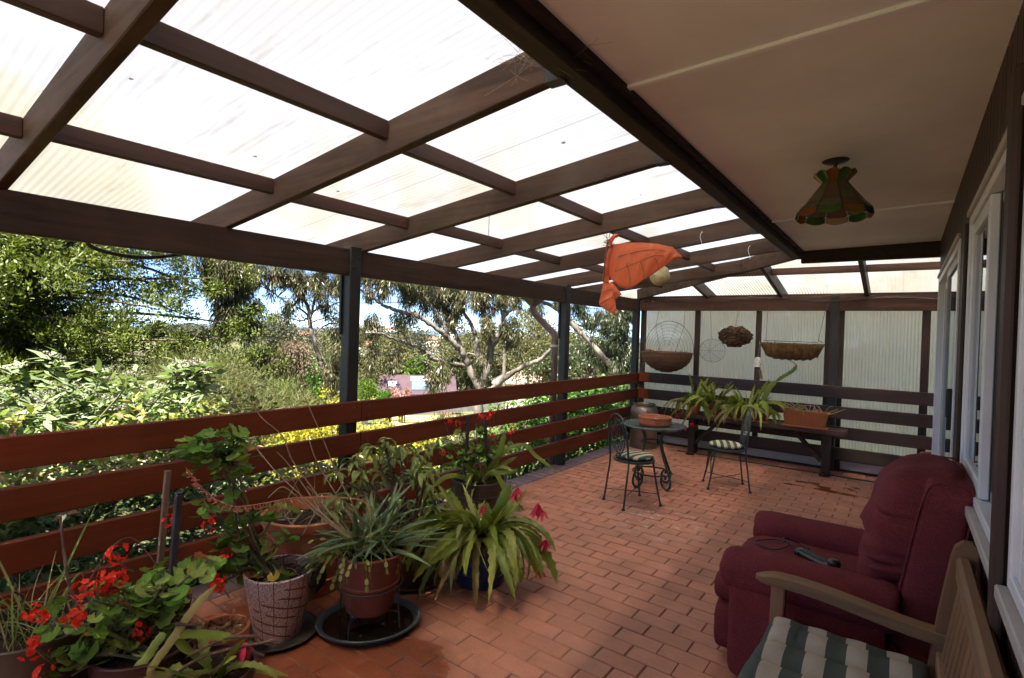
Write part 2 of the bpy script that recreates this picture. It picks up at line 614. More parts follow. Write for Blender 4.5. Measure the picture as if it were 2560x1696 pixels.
def sea():
    m, t, out = new_mat('sea_water')
    n = noise_(t, .02, 4, .6)
    princ(t, out, (.02, .07, .12), .15, .5, 0, bump_(t, n, .3, .5))
    a = np.linspace(0, 2 * math.pi, 97)[:-1]
    P = np.stack([np.outer([600, 5000, 40000], np.cos(a)), np.outer([600, 5000, 40000], np.sin(a)), np.full((3, 96), -45.0)], -1)
    tag(G().grid(P, closev=True).build('sea', m), kind='structure')


sea()
# ------------------------------------------------------------------ paved deck (structure)
XR, YS, XE, Y0 = -3.28, 7.80, -3.42, -2.6     # railing plane, screen plane, deck edge, near end
XH, YH = .235, 6.2                             # house wall plane, house corner


def deck():
    g = G()
    g.span((XE + .012, Y0, -.06), (2.6, 7.95, -.0055))
    floor = tag(g.build('paved_floor', M['mortar']), kind='structure')
    G().span((XE, Y0, -.9), (2.6, 7.95, -.062)).build('slab', M['slab'], floor)
    PX, PY = .2368, .1178
    cells = []
    j0, j1 = int(math.floor((Y0 - 2.60) / PY)), int(math.ceil((7.45 - 2.60) / PY))
    for j in range(j0, j1):
        y = 2.60 + (j + .5) * PY
        off = (0 if j % 2 == 0 else .5) * PX
        k0 = int((-3.30 + 1.434 - off) / PX) - 1
        for k in range(k0, k0 + 18):
            x = -1.434 + off + (k + .5) * PX
            xa, xb = max(x - PX / 2, -3.185), min(x + PX / 2, XH + .02 if y < YH - .05 else 2.4)
            if xb - xa < .05: continue
            cells.append(((xa + xb) / 2, y, xb - xa))
        if y > YH:
            pass
    rngb = np.random.default_rng(3)
    # meshes shared by alike bricks
    protos = []
    for s in range(4):
        protos.append(G().box((0, 0, -.02), (PX - .005 - .001 * s, PY - .005 - .0007 * s, .04), None, .0035).mesh('brick', M['brick']))
    f = LENS / 36 * 2560

    def size(c):
        v = np.array([c[0], c[1], 0]) - CAM
        z = v @ fw
        if z < .3: return 0
        px, py = 1280 + f * (v @ rt) / z, 848 - f * (v @ up) / z
        if px < -60 or px > 2620 or py > 1760: return 0
        if px < 560 + (1696 - py) * .9 and px < 900: return 1 / z ** 2 * .01
        if c[0] > -.7 and 2.5 < c[1] < 3.5: return 1 / z ** 2 * .02
        if c[0] > -.45 and c[1] < 2.6: return 0
        return 1 / z ** 2
    order = sorted(range(len(cells)), key=lambda i: -size(cells[i]))
    big = set(i for i in order[:300] if abs(cells[i][2] - PX) < .01)
    rest = G()
    for i, (x, y, wd) in enumerate(cells):
        dz = rngb.normal(0, .0009)
        jx, jy, rz = rngb.normal(0, .0011), rngb.normal(0, .0009), rngb.normal(0, .0035)
        if i in big:
            put('brick', protos[rngb.integers(4)], floor, (x + jx, y + jy, dz), (rngb.normal(0, .003), rngb.normal(0, .002), rz))
        else:
            rest.box((x + jx, y + jy, dz - .02), (wd - .007, PY - .007, .04), rotz(rz), .003)
    tag(rest.build('far_bricks', M['brick'], floor), kind='stuff')
    # border course at the open edge, laid the other way
    y = Y0
    pe = G().box((0, 0, -.02), (.225, .109, .04), None, .004).mesh('edge_brick', M['edge_paver'])
    while y < 7.4:
        put('edge_brick', pe, floor, (-3.30, y + .058, rngb.normal(0, .0012) + .001), (0, 0, rngb.normal(0, .006)))
        y += .117
    # strip beyond the metal edging under the screen
    st = G()
    x = -3.4
    while x < 2.4:
        st.box((x + .118, 7.62, -.0195), (.229, .30, .04), None, .003)
        x += .236
    st.build('screen_border', M['brick'], floor)
    G().span((-2.55, 7.445, -.01), (2.4, 7.462, .012), .003).build('floor_edging', M['rubber'], floor)


deck()


# ------------------------------------------------------------------ verandah frame and roof
SL = .123
def zb(x): return 2.19 + SL * (x + 3.34)       # underside of rafters
RD = .148                                      # rafter depth
RAF = [-2.52, -1.5, -.48, .54, 1.555, 2.575, 3.60, 4.625, 5.63]
V = thing('verandah', 'dark brown timber verandah frame under white corrugated translucent roof sheets', 'verandah', (-3.34, 2.5, 0))
# outer beam, in lengths between posts
POSTS = [-.66, 2.47, 5.60, 7.74]
for a, b in ((Y0, -.66), (-.66, 2.47), (2.47, 5.60), (5.60, 7.80)):
    G().span((-3.385, a + .002, 1.992), (-3.335, b - .002, 2.188), .004).build('outer_beam', M['timber_y'], V)
for y in POSTS[:3]:
    p = G().span((-3.412, y - .045, -.05), (-3.318, y + .055, 2.21), .006).build('post', M['steel'], V)
    G().span((-3.424, y - .062, 1.55), (-3.40, y - .047, 2.19), .003).build('fixing_strap', M['steel'], p)
    for dy, z in ((.03, 2.13), (-.01, 2.05)):
        o = G().lathe([(0, .012), (.009, .011), (.011, .006), (.011, 0)], 10).build('bolt_head', M['steel'], p, local=True)
        o.location = (-3.318 + 3.34, y + dy - 2.5, z)
        o.rotation_euler = (0, R(90), 0)
p = G().span((-3.41, 7.70, -.05), (-3.318, 7.80, 2.2), .006).build('post', M['steel'], V)

for y in RAF:
    x1 = -.985
    G().beam((-4.06, y, zb(-4.06) + RD / 2), (x1, y, zb(x1) + RD / 2), .046, RD, bev=.004).build('rafter', M['timber_x'], V)
    # joist hanger at the ledger
    h = G()
    for s in (-1, 1):
        h.span((x1 - .05, y + s * .0245 - .0015, zb(x1) - .004), (x1 + .02, y + s * .0245 + .0015, zb(x1) + .11))
    h.span((x1 - .05, y - .026, zb(x1) - .008), (x1 + .02, y + .026, zb(x1) - .004))
    h.build('joist_hanger', M['steel'], V)
# jack rafter running into the hip, hip rafter
HA, HB = np.array([-.97, 6.27]), np.array([-3.36, 7.78])


def zhip(t): return zb(-.985) * (1 - t) + 2.19 * t


xj = HA[0] + (6.645 - HA[1]) / (HB[1] - HA[1]) * (HB[0] - HA[0])
G().beam((-4.06, 6.645, zb(-4.06) + RD / 2), (xj - .03, 6.645, zb(xj) + RD / 2), .046, RD, bev=.004).build('rafter', M['timber_x'], V)
G().beam((HA[0], HA[1], zb(-.985) + RD / 2), (HB[0], HB[1], 2.19 + RD / 2), .048, RD + .012, bev=.004).build('hip_rafter', M['timber_x'], V)


def zfar(y): return 2.19 + (zb(-.985) - 2.19) * (7.78 - y) / (7.78 - 6.27)


for x in (-2.30, -1.34, -.39, .56, 1.5):
    if x < HA[0]:
        t_ = (x - HA[0]) / (HB[0] - HA[0])
        ya = HA[1] + t_ * (HB[1] - HA[1]) + .03
    else: ya = 6.275
    G().beam((x, ya, zfar(ya) + RD / 2), (x, 8.42, zfar(8.42) + RD / 2), .046, RD, bev=.004).build('rafter', M['timber_z'], V)
# purlins between rafters, two rows, staggered a little
for k, (xa, xb) in enumerate(((-1.90, -2.84),) * (len(RAF) - 1)):
    for xx in (xa, xb):
        xx = xx + (.03 if k % 2 else -.02)
        y0, y1 = RAF[k] + .024, RAF[k + 1] - .024
        z = zb(xx) + RD - .042
        G().box((xx, (y0 + y1) / 2, z), (.040, y1 - y0, .080), None, .003).build('purlin', M['timber_purlin'], V)
for xx, y1 in ((-1.90, 6.62), (-2.84, 6.62)):
    G().box((xx, (RAF[-1] + .024 + y1) / 2, zb(xx) + RD - .042), (.040, y1 - RAF[-1] - .024, .08), None, .003).build('purlin', M['timber_purlin'], V)
G().box((-2.84, 7.03, zb(-2.84) + RD - .042), (.04, .72, .08), None, .003).build('purlin', M['timber_purlin'], V)
yp = 7.02
for xa, xb in ((-1.98, -1.365), (-1.315, -.415), (-.365, .535), (.585, 1.475)):
    G().box(((xa + xb) / 2, yp, zfar(yp) + RD - .042), (xb - xa, .04, .08), None, .003).build('purlin', M['timber_px'], V)
# ledger along the eave and its return round the house corner
G().span((-.985, Y0, zb(-.985) - .002), (-.905, 6.30, zb(-.985) + .16), .004).build('ledger', M['ledger'], V)
G().span((-.90, 6.235, zb(-.985) - .05), (2.4, 6.30, zb(-.985) + .14), .004).build('ledger', M['ledger'], V)


def corrug(name, u0, u1, path, amp=.0016, pitch=.036, mat=None, parent=None, lift=0.0):
    """corrugated sheet: path(u) -> two end points of the rib line at u"""
    n = max(2, int(round((u1 - u0) / pitch * 8)))
    us = np.linspace(u0, u1, n + 1)
    P = []
    for u in us:
        a, b = path(u)
        h = amp * math.cos(2 * math.pi * u / pitch) + lift
        P.append([np.asarray(a) + (0, 0, h), np.asarray(b) + (0, 0, h)])
    return G().grid(np.array(P)).build(name, mat, parent, smooth=80)


y = -2.592
k = 0
ZS = RD + .008
while y < 8.0:
    y1 = min(y + .792, 8.15)

    def path(u):
        xa = -.93
        if u > HA[1]:
            t_ = (u - HA[1]) / (HB[1] - HA[1])
            xa = HA[0] + t_ * (HB[0] - HA[0])
        xa = max(xa, -4.0)
        return (-4.10, u, zb(-4.10) + ZS), (xa, u, zb(xa) + ZS)
    corrug('roof_sheet', y, y1 + (.003 if y1 < 8.1 else 0), path, mat=M['roof_sheet'], parent=V, lift=.0015 * (k % 2))
    y, k = y + .792, k + 1
x, k = -3.996, 0
while x < 2.3:
    def path(u):
        ya = 6.24
        if u < HA[0]:
            t_ = (u - HA[0]) / (HB[0] - HA[0])
            ya = HA[1] + t_ * (HB[1] - HA[1])
        return (u, ya, zfar(ya) + ZS), (u, 8.46, zfar(8.46) + ZS)
    corrug('roof_sheet', x, x + .795, path, mat=M['roof_sheet_y'], parent=V, lift=.0015 * (k % 2))
    x, k = x + .792, k + 1
# gutter outside the beam
gp = [(-4.085, 2.20), (-4.085, 2.115), (-4.19, 2.115), (-4.20, 2.21)]
g = G()
P = [[(a, yy, b) for a, b in gp] for yy in (Y0, 8.5)]
g.grid(np.array(P))
g.build('gutter', M['pvc'], V)

# ------------------------------------------------------------------ railing
RL = thing('railing', 'red-brown timber railing of four wide horizontal boards along the open side', 'railing', (XR, 2.5, 0))
TOPS = [1.050, .812, .562, .322]
for zt in TOPS:
    for a, b in ((Y0, 2.532), (2.540, 7.76)):
        G().span((-3.317, a, zt - .157), (-3.28, b, zt), .006).build('rail_board', M['rail'], RL)
bm = G().lathe([(0, .008), (.007, .0075), (.0095, .004), (.0095, 0)], 10).mesh('bolt', M['bolt'], 40)
for zt in TOPS:
    for y in (2.462, 2.60, 5.60, -.66):
        if zt != TOPS[0] and y == 2.462: continue
        for dz in ((.04, .115) if zt == TOPS[0] else (.075,)):
            put('bolt', bm, RL, (0, y - 2.5, zt - dz), (0, R(90), 0))

# ------------------------------------------------------------------ end screen
S = thing('end_screen', 'screen of ribbed translucent panels in dark timber with four dark rails', 'screen', (-1.6, YS, 0))
G().span((-3.315, 7.755, 2.012), (2.2, 7.80, 2.20), .004).build('header_beam', M['timber_px'], S)
G().span((-3.315, 7.80, 2.202), (2.2, 7.88, 2.235), .004).build('top_plate', M['timber_x'], S)
for xa, xb, mt, yf in ((-3.31, -3.235, 'timber_z', 7.80), (-2.475, -2.405, 'timber_z', 7.80), (-1.645, -1.578, 'timber_z', 7.80),
                   (-.82, -.772, 'timber_z', 7.80), (-.668, -.615, 'timber_z', 7.80), (.155, .235, 'timber_z', 7.80), (1.0, 1.08, 'timber_z', 7.80)):
    G().span((xa, yf, .0), (xb, yf + .05, 2.20), .003).build('stud', M[mt], S)
G().span((-.768, 7.742, -.02), (-.672, 7.85, 2.215), .005).build('steel_post', M['steel'], S)
for i, (xa, xb) in enumerate(((-3.24, -2.47), (-2.41, -1.64), (-1.585, -.815), (-.625, .165), (.225, 1.01), (1.07, 2.0))):
    n = int((xb - xa) / .034 * 8)
    us = np.linspace(xa, xb, n)
    yy = 7.855 + .0045 * np.cos(us * 2 * math.pi / .034)
    P = np.stack([np.stack([us, yy, np.full(n, .135)], -1), np.stack([us, yy, np.full(n, 2.19)], -1)], 1)
    G().grid(P).build('screen_panel', M['screen'], S, smooth=80)
FT = [1.068, .815, .565, .305]
for zt in FT:
    G().span((-3.278, 7.716, zt - .152), (-3.105, 7.753, zt), .005).build('rail_board', M['rail_x'], S)
    G().span((-3.103, 7.716, zt - .152), (2.2, 7.753, zt), .005).build('rail_board', M['rail_dark'], S)
dm = G().lathe([(0, .007), (.006, .0065), (.008, .003), (.008, 0)], 10).mesh('bolt', M['steel'], 40)
for dz in (.035, .10):
    put('bolt', dm, S, (-.66 + 1.6, 7.716 - YS, FT[0] - dz), (R(90), 0, 0))
for xa, xb in ((-3.2, -2.4), (-2.38, -.80), (-.60, 2.2)):
    G().span((xa, 7.76, .035), (xb, 7.775, .135), .002).build('kick_board', M['grey_board'], S)
G().span((-3.3, 7.845, .0), (2.2, 7.875, .13)).build('bottom_plate', M['rubber'], S)

# ------------------------------------------------------------------ house: wall, soffit, windows, sliding door
H = thing('house', 'brown board clad house wall with white aluminium windows, sliding door and pale soffit', 'house', (XH, 2.5, 0))
ZSO = 2.565
HEAD, SILL = 2.225, 1.00
OPEN = [(-.9, 1.83, SILL, HEAD), (1.96, 3.29, SILL, HEAD), (3.88, 6.14, .06, HEAD)]
y = Y0
while y < YH - .02:
    y1 = min(y + .098, YH)
    spans = [(0.0, ZSO + .05)]
    ym = (y + y1) / 2
    for a, b, c, d in OPEN:
        if a - .03 < ym < b + .03: spans = [(0.0, c - .03), (d + .02, ZSO + .05)]
    for za, zc in spans:
        if zc - za > .05:
            G().span((XH, y + .004, za), (XH + .02, y1 - .004, zc), .004).build('cladding_board', M['clad'], H)
    y += .098
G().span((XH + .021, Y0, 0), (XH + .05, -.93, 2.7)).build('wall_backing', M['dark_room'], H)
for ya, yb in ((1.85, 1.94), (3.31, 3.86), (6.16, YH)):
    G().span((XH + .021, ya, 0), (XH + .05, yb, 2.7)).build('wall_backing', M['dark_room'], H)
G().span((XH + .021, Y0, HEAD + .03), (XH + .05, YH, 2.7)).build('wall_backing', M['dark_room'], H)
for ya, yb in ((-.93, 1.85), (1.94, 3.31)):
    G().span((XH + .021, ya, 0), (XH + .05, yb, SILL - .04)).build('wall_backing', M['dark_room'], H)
# end wall past the corner, room inside, roof
G().span((XH + .02, YH - .03, 0), (4.2, YH, 2.7)).build('end_wall', M['clad'], H)
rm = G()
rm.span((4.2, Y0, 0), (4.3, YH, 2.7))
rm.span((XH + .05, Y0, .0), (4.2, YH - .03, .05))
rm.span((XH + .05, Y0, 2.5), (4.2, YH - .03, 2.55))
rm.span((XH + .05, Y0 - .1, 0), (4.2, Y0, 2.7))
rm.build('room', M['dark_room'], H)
rf = G()
rf.add([(-.90, Y0 - .2, 2.70), (-.90, YH + .1, 2.70), (5.0, YH + .1, 4.1), (5.0, Y0 - .2, 4.1),
        (-.90, Y0 - .2, 2.75), (-.90, YH + .1, 2.75), (5.0, YH + .1, 4.15), (5.0, Y0 - .2, 4.15)],
       [(0, 1, 2, 3), (7, 6, 5, 4), (0, 4, 5, 1), (1, 5, 6, 2), (2, 6, 7, 3), (3, 7, 4, 0)])
rf.build('roof', M['tile'], H)
# soffit sheets with cover strips
for a, b in ((Y0, 1.862), (1.868, 4.567), (4.573, 6.23)):
    G().add([(-.885, a, ZSO - .012), (XH + .03, a, ZSO + .012), (XH + .03, b, ZSO + .012), (-.885, b, ZSO - .012),
             (-.885, a, ZSO), (XH + .03, a, ZSO + .024), (XH + .03, b, ZSO + .024), (-.885, b, ZSO)],
            [(0, 1, 2, 3), (7, 6, 5, 4), (0, 4, 5, 1), (1, 5, 6, 2), (2, 6, 7, 3), (3, 7, 4, 0)]).build('soffit_sheet', M['soffit'], H)
for y in (1.865, 4.57):
    G().beam((-.88, y, ZSO - .019), (XH, y, ZSO + .005), .030, .014, bev=.004).build('cover_strip', M['white_strip'], H)
# fascia with ragged lower edge
g = G()
ys = np.linspace(Y0, 6.233, 260)
lo = ZSO - .040 + rng.normal(0, .0022, 260)
P = np.stack([np.stack([np.full(260, -.902), ys, np.full(260, 2.72)], -1), np.stack([np.full(260, -.902), ys, lo], -1),
              np.stack([np.full(260, -.872), ys, lo + .002], -1), np.stack([np.full(260, -.872), ys, np.full(260, 2.72)], -1)], 1)
g.grid(P).build('fascia', M['fascia'], H)
# window trims, frames, panes
def frame(parent, y0, y1, z0, z1, x, wd, dp, mat, name='frame'):
    g = G()
    g.span((x, y0, z0), (x + dp, y0 + wd, z1), .003)
    g.span((x, y1 - wd, z0), (x + dp, y1, z1), .003)
    g.span((x + .001, y0 + wd, z1 - wd), (x + dp - .001, y1 - wd, z1), .003)
    g.span((x + .001, y0 + wd, z0), (x + dp - .001, y1 - wd, z0 + wd), .003)
    return g.build(name, mat, parent)


def window(y0, y1, mid):
    wn = frame(H, y0, y1, SILL, HEAD - .012, XH - .008, .036, .07, M['alu'], 'window')
    frame(wn, y0 + .04, mid + .03, SILL + .04, HEAD - .054, XH + .034, .034, .016, M['alu_grey'], 'sash')
    frame(wn, mid - .028, y1 - .04, SILL + .04, HEAD - .054, XH + .002, .055, .03, M['alu'], 'sash')
    for a, b, xx in ((y0 + .075, mid, XH + .040), (mid + .03, y1 - .09, XH + .016)):
        G().span((xx, a, SILL + .07), (xx + .005, b, HEAD - .085)).build('pane', M['glass'], wn)
    G().span((XH + .0325, mid - .035, SILL + .04), (XH + .0338, mid - .03, HEAD - .05)).build('seal', M['rubber'], wn)
    G().span((XH - .030, y0 - .01, SILL - .04), (XH + .03, y1 + .01, SILL - .004), .004).build('sill', M['sill'], wn)
    G().span((XH - .018, y0 - .01, HEAD - .008), (XH - .001, y1 + .01, HEAD + .018), .003).build('head_trim', M['sill'], wn)
    return wn


window(-.9, 1.83, .5)
window(1.96, 3.29, 2.64)
G().span((XH - .032, 1.845, 0), (XH - .002, 1.945, 2.335), .012).build('cover_board', M['clad'], H)
G().span((XH - .020, 3.34, 0), (XH - .002, 3.44, 2.20), .006).build('cover_board', M['clad'], H)
d = frame(H, 3.88, 6.14, .06, HEAD - .012, XH - .008, .045, .08, M['alu'], 'sliding_door')
frame(d, 3.93, 5.10, .11, HEAD - .06, XH + .004, .055, .028, M['alu_grey'], 'door_leaf')
frame(d, 5.02, 6.09, .11, HEAD - .06, XH + .036, .055, .024, M['alu'], 'door_leaf')
G().span((XH + .016, 4.0, .17), (XH + .021, 5.04, HEAD - .12)).build('pane', M['glass'], d)
G().span((XH + .046, 5.08, .17), (XH + .051, 6.03, HEAD - .12)).build('pane', M['glass'], d)
G().span((XH - .034, 3.94, 1.19), (XH + .003, 3.985, 1.36), .008).build('handle', M['rubber'], d)
G().span((XH - .018, 3.87, HEAD - .008), (XH - .001, 6.15, HEAD + .018), .003).build('head_trim', M['sill'], d)
G().span((XH - .03, 3.87, 0), (XH + .02, 6.15, .055), .004).build('threshold', M['sill'], d)
G().grid(np.array([[(XH + .25 + .025 * math.sin(u * 60), u, z) for z in (.06, 2.4)] for u in np.linspace(2.15, 2.75, 60)])).build('curtain', M['curtain'], H, smooth=60)

# ------------------------------------------------------------------ downpipe and cables
D = thing('downpipe', 'brown round downpipe with rain head outside the second post', 'downpipe', (-3.6, 5.5, 0))


def onx(px, py, x):
    f = LENS / 36 * 2560
    r_ = (px - 1280) / f * rt - (py - 848) / f * up + fw
    return CAM + r_ * (x - CAM[0]) / r_[0]


pa, pb, pc = onx(1333, 765, -4.14), onx(1388, 838, -3.6), onx(1378, 1130, -3.6)
rh = G()
zt = 2.16
P = []
for (hx, hy, z) in ((.11, .17, zt), (.11, .17, zt - .05), (.05, .06, zt - .155), (.042, .042, zt - .17)):
    P.append([(-4.14 + sx * hx, pa[1] + sy * hy, z) for sx, sy in ((-1, -1), (1, -1), (1, 1), (-1, 1))])
rh.grid(np.array(P), closev=True)
rh.build('rain_head', M['pvc'], D)
def smooth_path(pts, n=8):
    """Catmull-Rom through points"""
    P = [np.asarray(q, float) for q in pts]
    P = [2 * P[0] - P[1]] + P + [2 * P[-1] - P[-2]]
    out = []
    for i in range(1, len(P) - 2):
        for k in range(n):
            t = k / n
            out.append(.5 * (2 * P[i] + (P[i + 1] - P[i - 1]) * t + (2 * P[i - 1] - 5 * P[i] + 4 * P[i + 1] - P[i + 2]) * t * t
                             + (3 * P[i] - P[i - 1] - 3 * P[i + 1] + P[i + 2]) * t ** 3))
    out.append(P[-2])
    return np.array(out)


qa, qb = np.array([-4.14, pa[1], zt - .26]), np.array([-3.6, pb[1], pb[2]])
pts = [(-4.14, pa[1], zt - .16), qa + (0, 0, .03), qa + (qb - qa) * .06, qa + (qb - qa) * .5, qa + (qb - qa) * .94, qb - (0, 0, .04), qb - (0, 0, .3), (-3.6, pb[1], -1.0)]
G().tube(np.array(pts), .043, 14).build('pipe', M['pvc'], D, smooth=50)
G().tube([(-3.6, pb[1], pb[2] - .05), (-3.6, pb[1], pb[2] - .12)], .0465, 14).build('collar', M['pvc'], D, smooth=40)
G().tube([(-3.6, pb[1], 1.47), (-3.6, pb[1], 1.44)], .047, 14).build('pipe_clip', M['alu_grey'], D, smooth=40)

c1 = onx(225, 615, -3.42)
c2 = onx(300, 638, -3.42)
c3 = onx(380, 644, -3.42)
c4 = onx(465, 632, -3.42)
g = G().tube(smooth_path([c1 + (0, 0, .06), c1, c2, c3, c4, c4 + (0, .05, .05)], 6), .011, 8)
o = single('sagging_cable', g, M['cable'], tuple(c2), 40)
tag(o, 'black cable sagging just below the outer roof beam at left', 'cable')
pts = []
for i, xx in enumerate(np.linspace(-3.25, 2.0, 20)):
    pts.append((xx, 7.74, 2.155 + .02 * math.sin(i * 1.25) - .008 * math.cos(i * .6)))
o = single('loose_cable', G().tube(smooth_path(pts, 5), .006, 6), M['cable'], pts[4], 40)
tag(o, 'thin black cable running loosely along the screen header beam', 'cable')
# ------------------------------------------------------------------ furniture on the deck
from mathutils import noise as mnoise


def soft(g, c, s, e1=.35, e2=.35, nu=40, nv=24, wr=0.0, wf=9.0, Mx=None, seed=0.0, fn=None, cr=0.0):
    """superquadric cushion, s = half sizes, with wrinkle noise"""
    def cs(w_, e): return np.sign(np.cos(w_)) * np.abs(np.cos(w_)) ** e
    def sn(w_, e): return np.sign(np.sin(w_)) * np.abs(np.sin(w_)) ** e
    u = np.linspace(0, 2 * math.pi, nu + 1)[:-1]
    v = np.linspace(-math.pi / 2, math.pi / 2, nv)
    U, Vv = np.meshgrid(u, v, indexing='ij')
    P = np.stack([s[0] * cs(Vv, e1) * cs(U, e2), s[1] * cs(Vv, e1) * sn(U, e2), s[2] * sn(Vv, e1)], -1)
    if wr:
        for i in range(nu):
            for j in range(nv):
                q = P[i, j]
                w_ = mnoise.noise(Vector((q[0] * wf + seed, q[1] * wf, q[2] * wf * 1.6)))
                P[i, j] = q * (1 + wr * w_ / max(.05, np.linalg.norm(q)))
    if fn is not None: P = fn(P)
    if cr:
        C0 = P.reshape(-1, 3).mean(0)
        for i in range(nu):
            for j in range(nv):
                q = P[i, j]
                w_ = mnoise.noise(Vector((q[0] * 5 + seed, q[1] * 4 + q[2] * 3, q[2] * 13 - q[0] * 6)))
                w2 = mnoise.noise(Vector((q[0] * 9 - seed, q[1] * 11, q[2] * 7 + q[1] * 5)))
                k_ = max(0, .16 - abs(w_)) / .16 * max(0, min(1, .5 + 2 * w2))
                P[i, j] = q - nrm(q - C0) * cr * k_
    if Mx is not None: P = P @ np.asarray(Mx).T
    return g.grid(P + np.asarray(c, float), closeu=True)


def fabric(name, c1, c2, scale=150, dots=True):
    m, t, out = new_mat(name)
    tc = t.nodes.new('ShaderNodeTexCoord').outputs['Object']
    vo = nd(t, 'ShaderNodeTexVoronoi', Scale=scale, Randomness=.6)
    t.links.new(tc, vo.inputs['Vector'])
    d = ramp(t, [(.15, (0, 0, 0)), (.55, (1, 1, 1))], vo.outputs['Distance']).outputs[0]
    n = noise_(t, 7, 5, .65, tc)
    c = mixc(t, d, c1, c2)
    c = mixc(t, 1.0, c, math_(t, 'MULTIPLY_ADD', n, .8, .6), 'MULTIPLY')
    princ(t, out, c, .9, .15, 0, bump_(t, math_(t, 'SUBTRACT', 1.0, d), .25, .003))
    return m


M['burgundy'] = fabric('burgundy_chenille', (.205, .042, .046), (.14, .027, .030))
M['teak'] = wood('weathered_teak_x', (.32, .185, .098), (.18, .098, .05), 0, .75, .2, (.24, .20, .16))
M['teak_y'] = wood('weathered_teak_y', (.30, .175, .094), (.17, .094, .048), 1, .75, .2, (.22, .18, .14))
M['teak_z'] = wood('weathered_teak_z', (.29, .15, .075), (.17, .08, .04), 2, .7, .25, (.22, .18, .14))


def stripes(name, c1, c2, pitch, axis=0, tuft=None, shift=0.0):
    m, t, out = new_mat(name)
    tc = t.nodes.new('ShaderNodeTexCoord').outputs['Object']
    sx = t.nodes.new('ShaderNodeSeparateXYZ')
    t.links.new(tc, sx.inputs[0])
    x = sx.outputs[axis]
    if tuft:
        row = math_(t, 'FLOOR', math_(t, 'DIVIDE', sx.outputs[1 - axis], tuft))
        x = math_(t, 'ADD', x, math_(t, 'MULTIPLY', row, shift))
    n0 = noise_(t, 12, 2, .5, tc)
    x = math_(t, 'ADD', x, math_(t, 'MULTIPLY', n0, .004))
    f = math_(t, 'GREATER_THAN', math_(t, 'FRACT', math_(t, 'DIVIDE', x, pitch * 2)), .5)
    n = noise_(t, 7, 5, .65, tc)
    a = mixc(t, n, c1, tuple(q * .75 for q in c1))
    b = mixc(t, n, c2, tuple(q * .7 for q in c2))
    wv = noise_(t, 260, 2, .5, tc)
    c = mixc(t, 1.0, mixc(t, f, a, b), math_(t, 'MULTIPLY_ADD', wv, .4, .8), 'MULTIPLY')
    st = noise_(t, 3.3, 3, .5, tc)
    c = mixc(t, math_(t, 'MULTIPLY', ramp(t, [(.6, (0, 0, 0)), (.72, (1, 1, 1))], st).outputs[0], .35), c, (.22, .19, .15))
    princ(t, out, c, .9, .15, 0, bump_(t, wv, .3, .002))
    return m


M['awning'] = stripes('awning_stripe', (.085, .10, .085), (.50, .44, .35), .062, 0, .155, .010)
M['seat_stripe'] = stripes('seat_stripe', (.06, .085, .075), (.62, .53, .34), .034, 0)
M['black_plastic'] = plain('black_plastic', (.012, .012, .014), (.02, .02, .022), .35, .5, 10)

# recliner: faces the view (towards -x), back to the house wall
RC = thing('recliner', 'burgundy chenille recliner armchair with its back to the house windows', 'armchair', (-.28, 2.98, 0))
MX = np.array([[0, 0, 1.0], [0, 1, 0], [-1, 0, 0]])         # pole axis along x
g = G()
soft(g, (-.30, 2.985, .215), (.335, .39, .195), .2, .14, 48, 20, .004)
g.build('base', M['burgundy'], RC, smooth=60)


def arm(yc, sgn):
    g = G()
    soft(g, (-.32, yc, .30), (.30, .095, .25), .16, .2, 80, 50, .006, 12, None, yc, None, .006)
    def droop(P):
        P[..., 2] -= .02 * (P[..., 0] / .3)
        return P
    o = g.build('arm', M['burgundy'], RC, smooth=60)
    g2 = G()
    soft(g2, (-.32, yc, .525), (.098, .112, .345), .28, .85, 80, 70, .010, 9, MX, yc * 2, None, .007)
    g2.build('arm_pad', M['burgundy'], o, smooth=70)


arm(2.665, -1)
arm(3.325, 1)
g = G()
soft(g, (-.33, 2.99, .455), (.34, .25, .09), .55, .35, 90, 50, .012, 8, None, 5, None, .010)
g.build('seat', M['burgundy'], RC, smooth=70)
g = G()
soft(g, (-.665, 2.99, .36), (.075, .25, .085), .7, .35, 36, 18, .008, 9)
soft(g, (-.675, 2.99, .175), (.055, .26, .135), .5, .3, 36, 18, .008, 9)
g.build('footrest', M['burgundy'], RC, smooth=70)


def lean(P):
    P[..., 0] += .16 * P[..., 2]
    return P


g = G()
soft(g, (.095, 2.99, .62), (.085, .335, .45), .22, .2, 44, 30, .006, 8, None, 3, lambda P: (lean(P * (1, 1, 1))))
bk = g.build('backrest', M['burgundy'], RC, smooth=70)


def sag(P):
    P = lean(P)
    k = np.clip((P[..., 2] + .25) / .5, 0, 1)
    P[..., 0] -= .03 * np.sin(k * math.pi)
    fold = .012 * np.sin(P[..., 2] * 60 + P[..., 1] * 9) * (1 - k) * np.exp(-((P[..., 2] + .08) / .12) ** 2)
    P[..., 0] += fold
    x, y_, z = P[..., 0].copy(), P[..., 1].copy(), P[..., 2].copy()
    for z0, s, ph, w_, dp in ((.135, .018, .3, .013, .10), (.075, .022, 2.1, .011, .08), (-.02, .02, 4.0, .012, .09), (-.085, .026, 1.2, .014, .13), (-.15, .02, 5.0, .012, .12), (.01, .03, 3.0, .008, .06)):
        dz = z - (z0 + s * np.sin(y_ * 9 + ph) + .22 * x * math.sin(ph * 3))
        am = np.clip(.45 + .75 * np.sin(y_ * 6 + ph * 2.3 + x * 9), 0, 1)
        k2 = 1 - dp * am * np.exp(-(dz / w_) ** 2) + dp * .35 * am * np.exp(-((dz - 2 * w_) / w_) ** 2)
        P[..., 0] = P[..., 0] * k2
        P[..., 1] = P[..., 1] * (1 - (1 - k2) * .45)
    return P


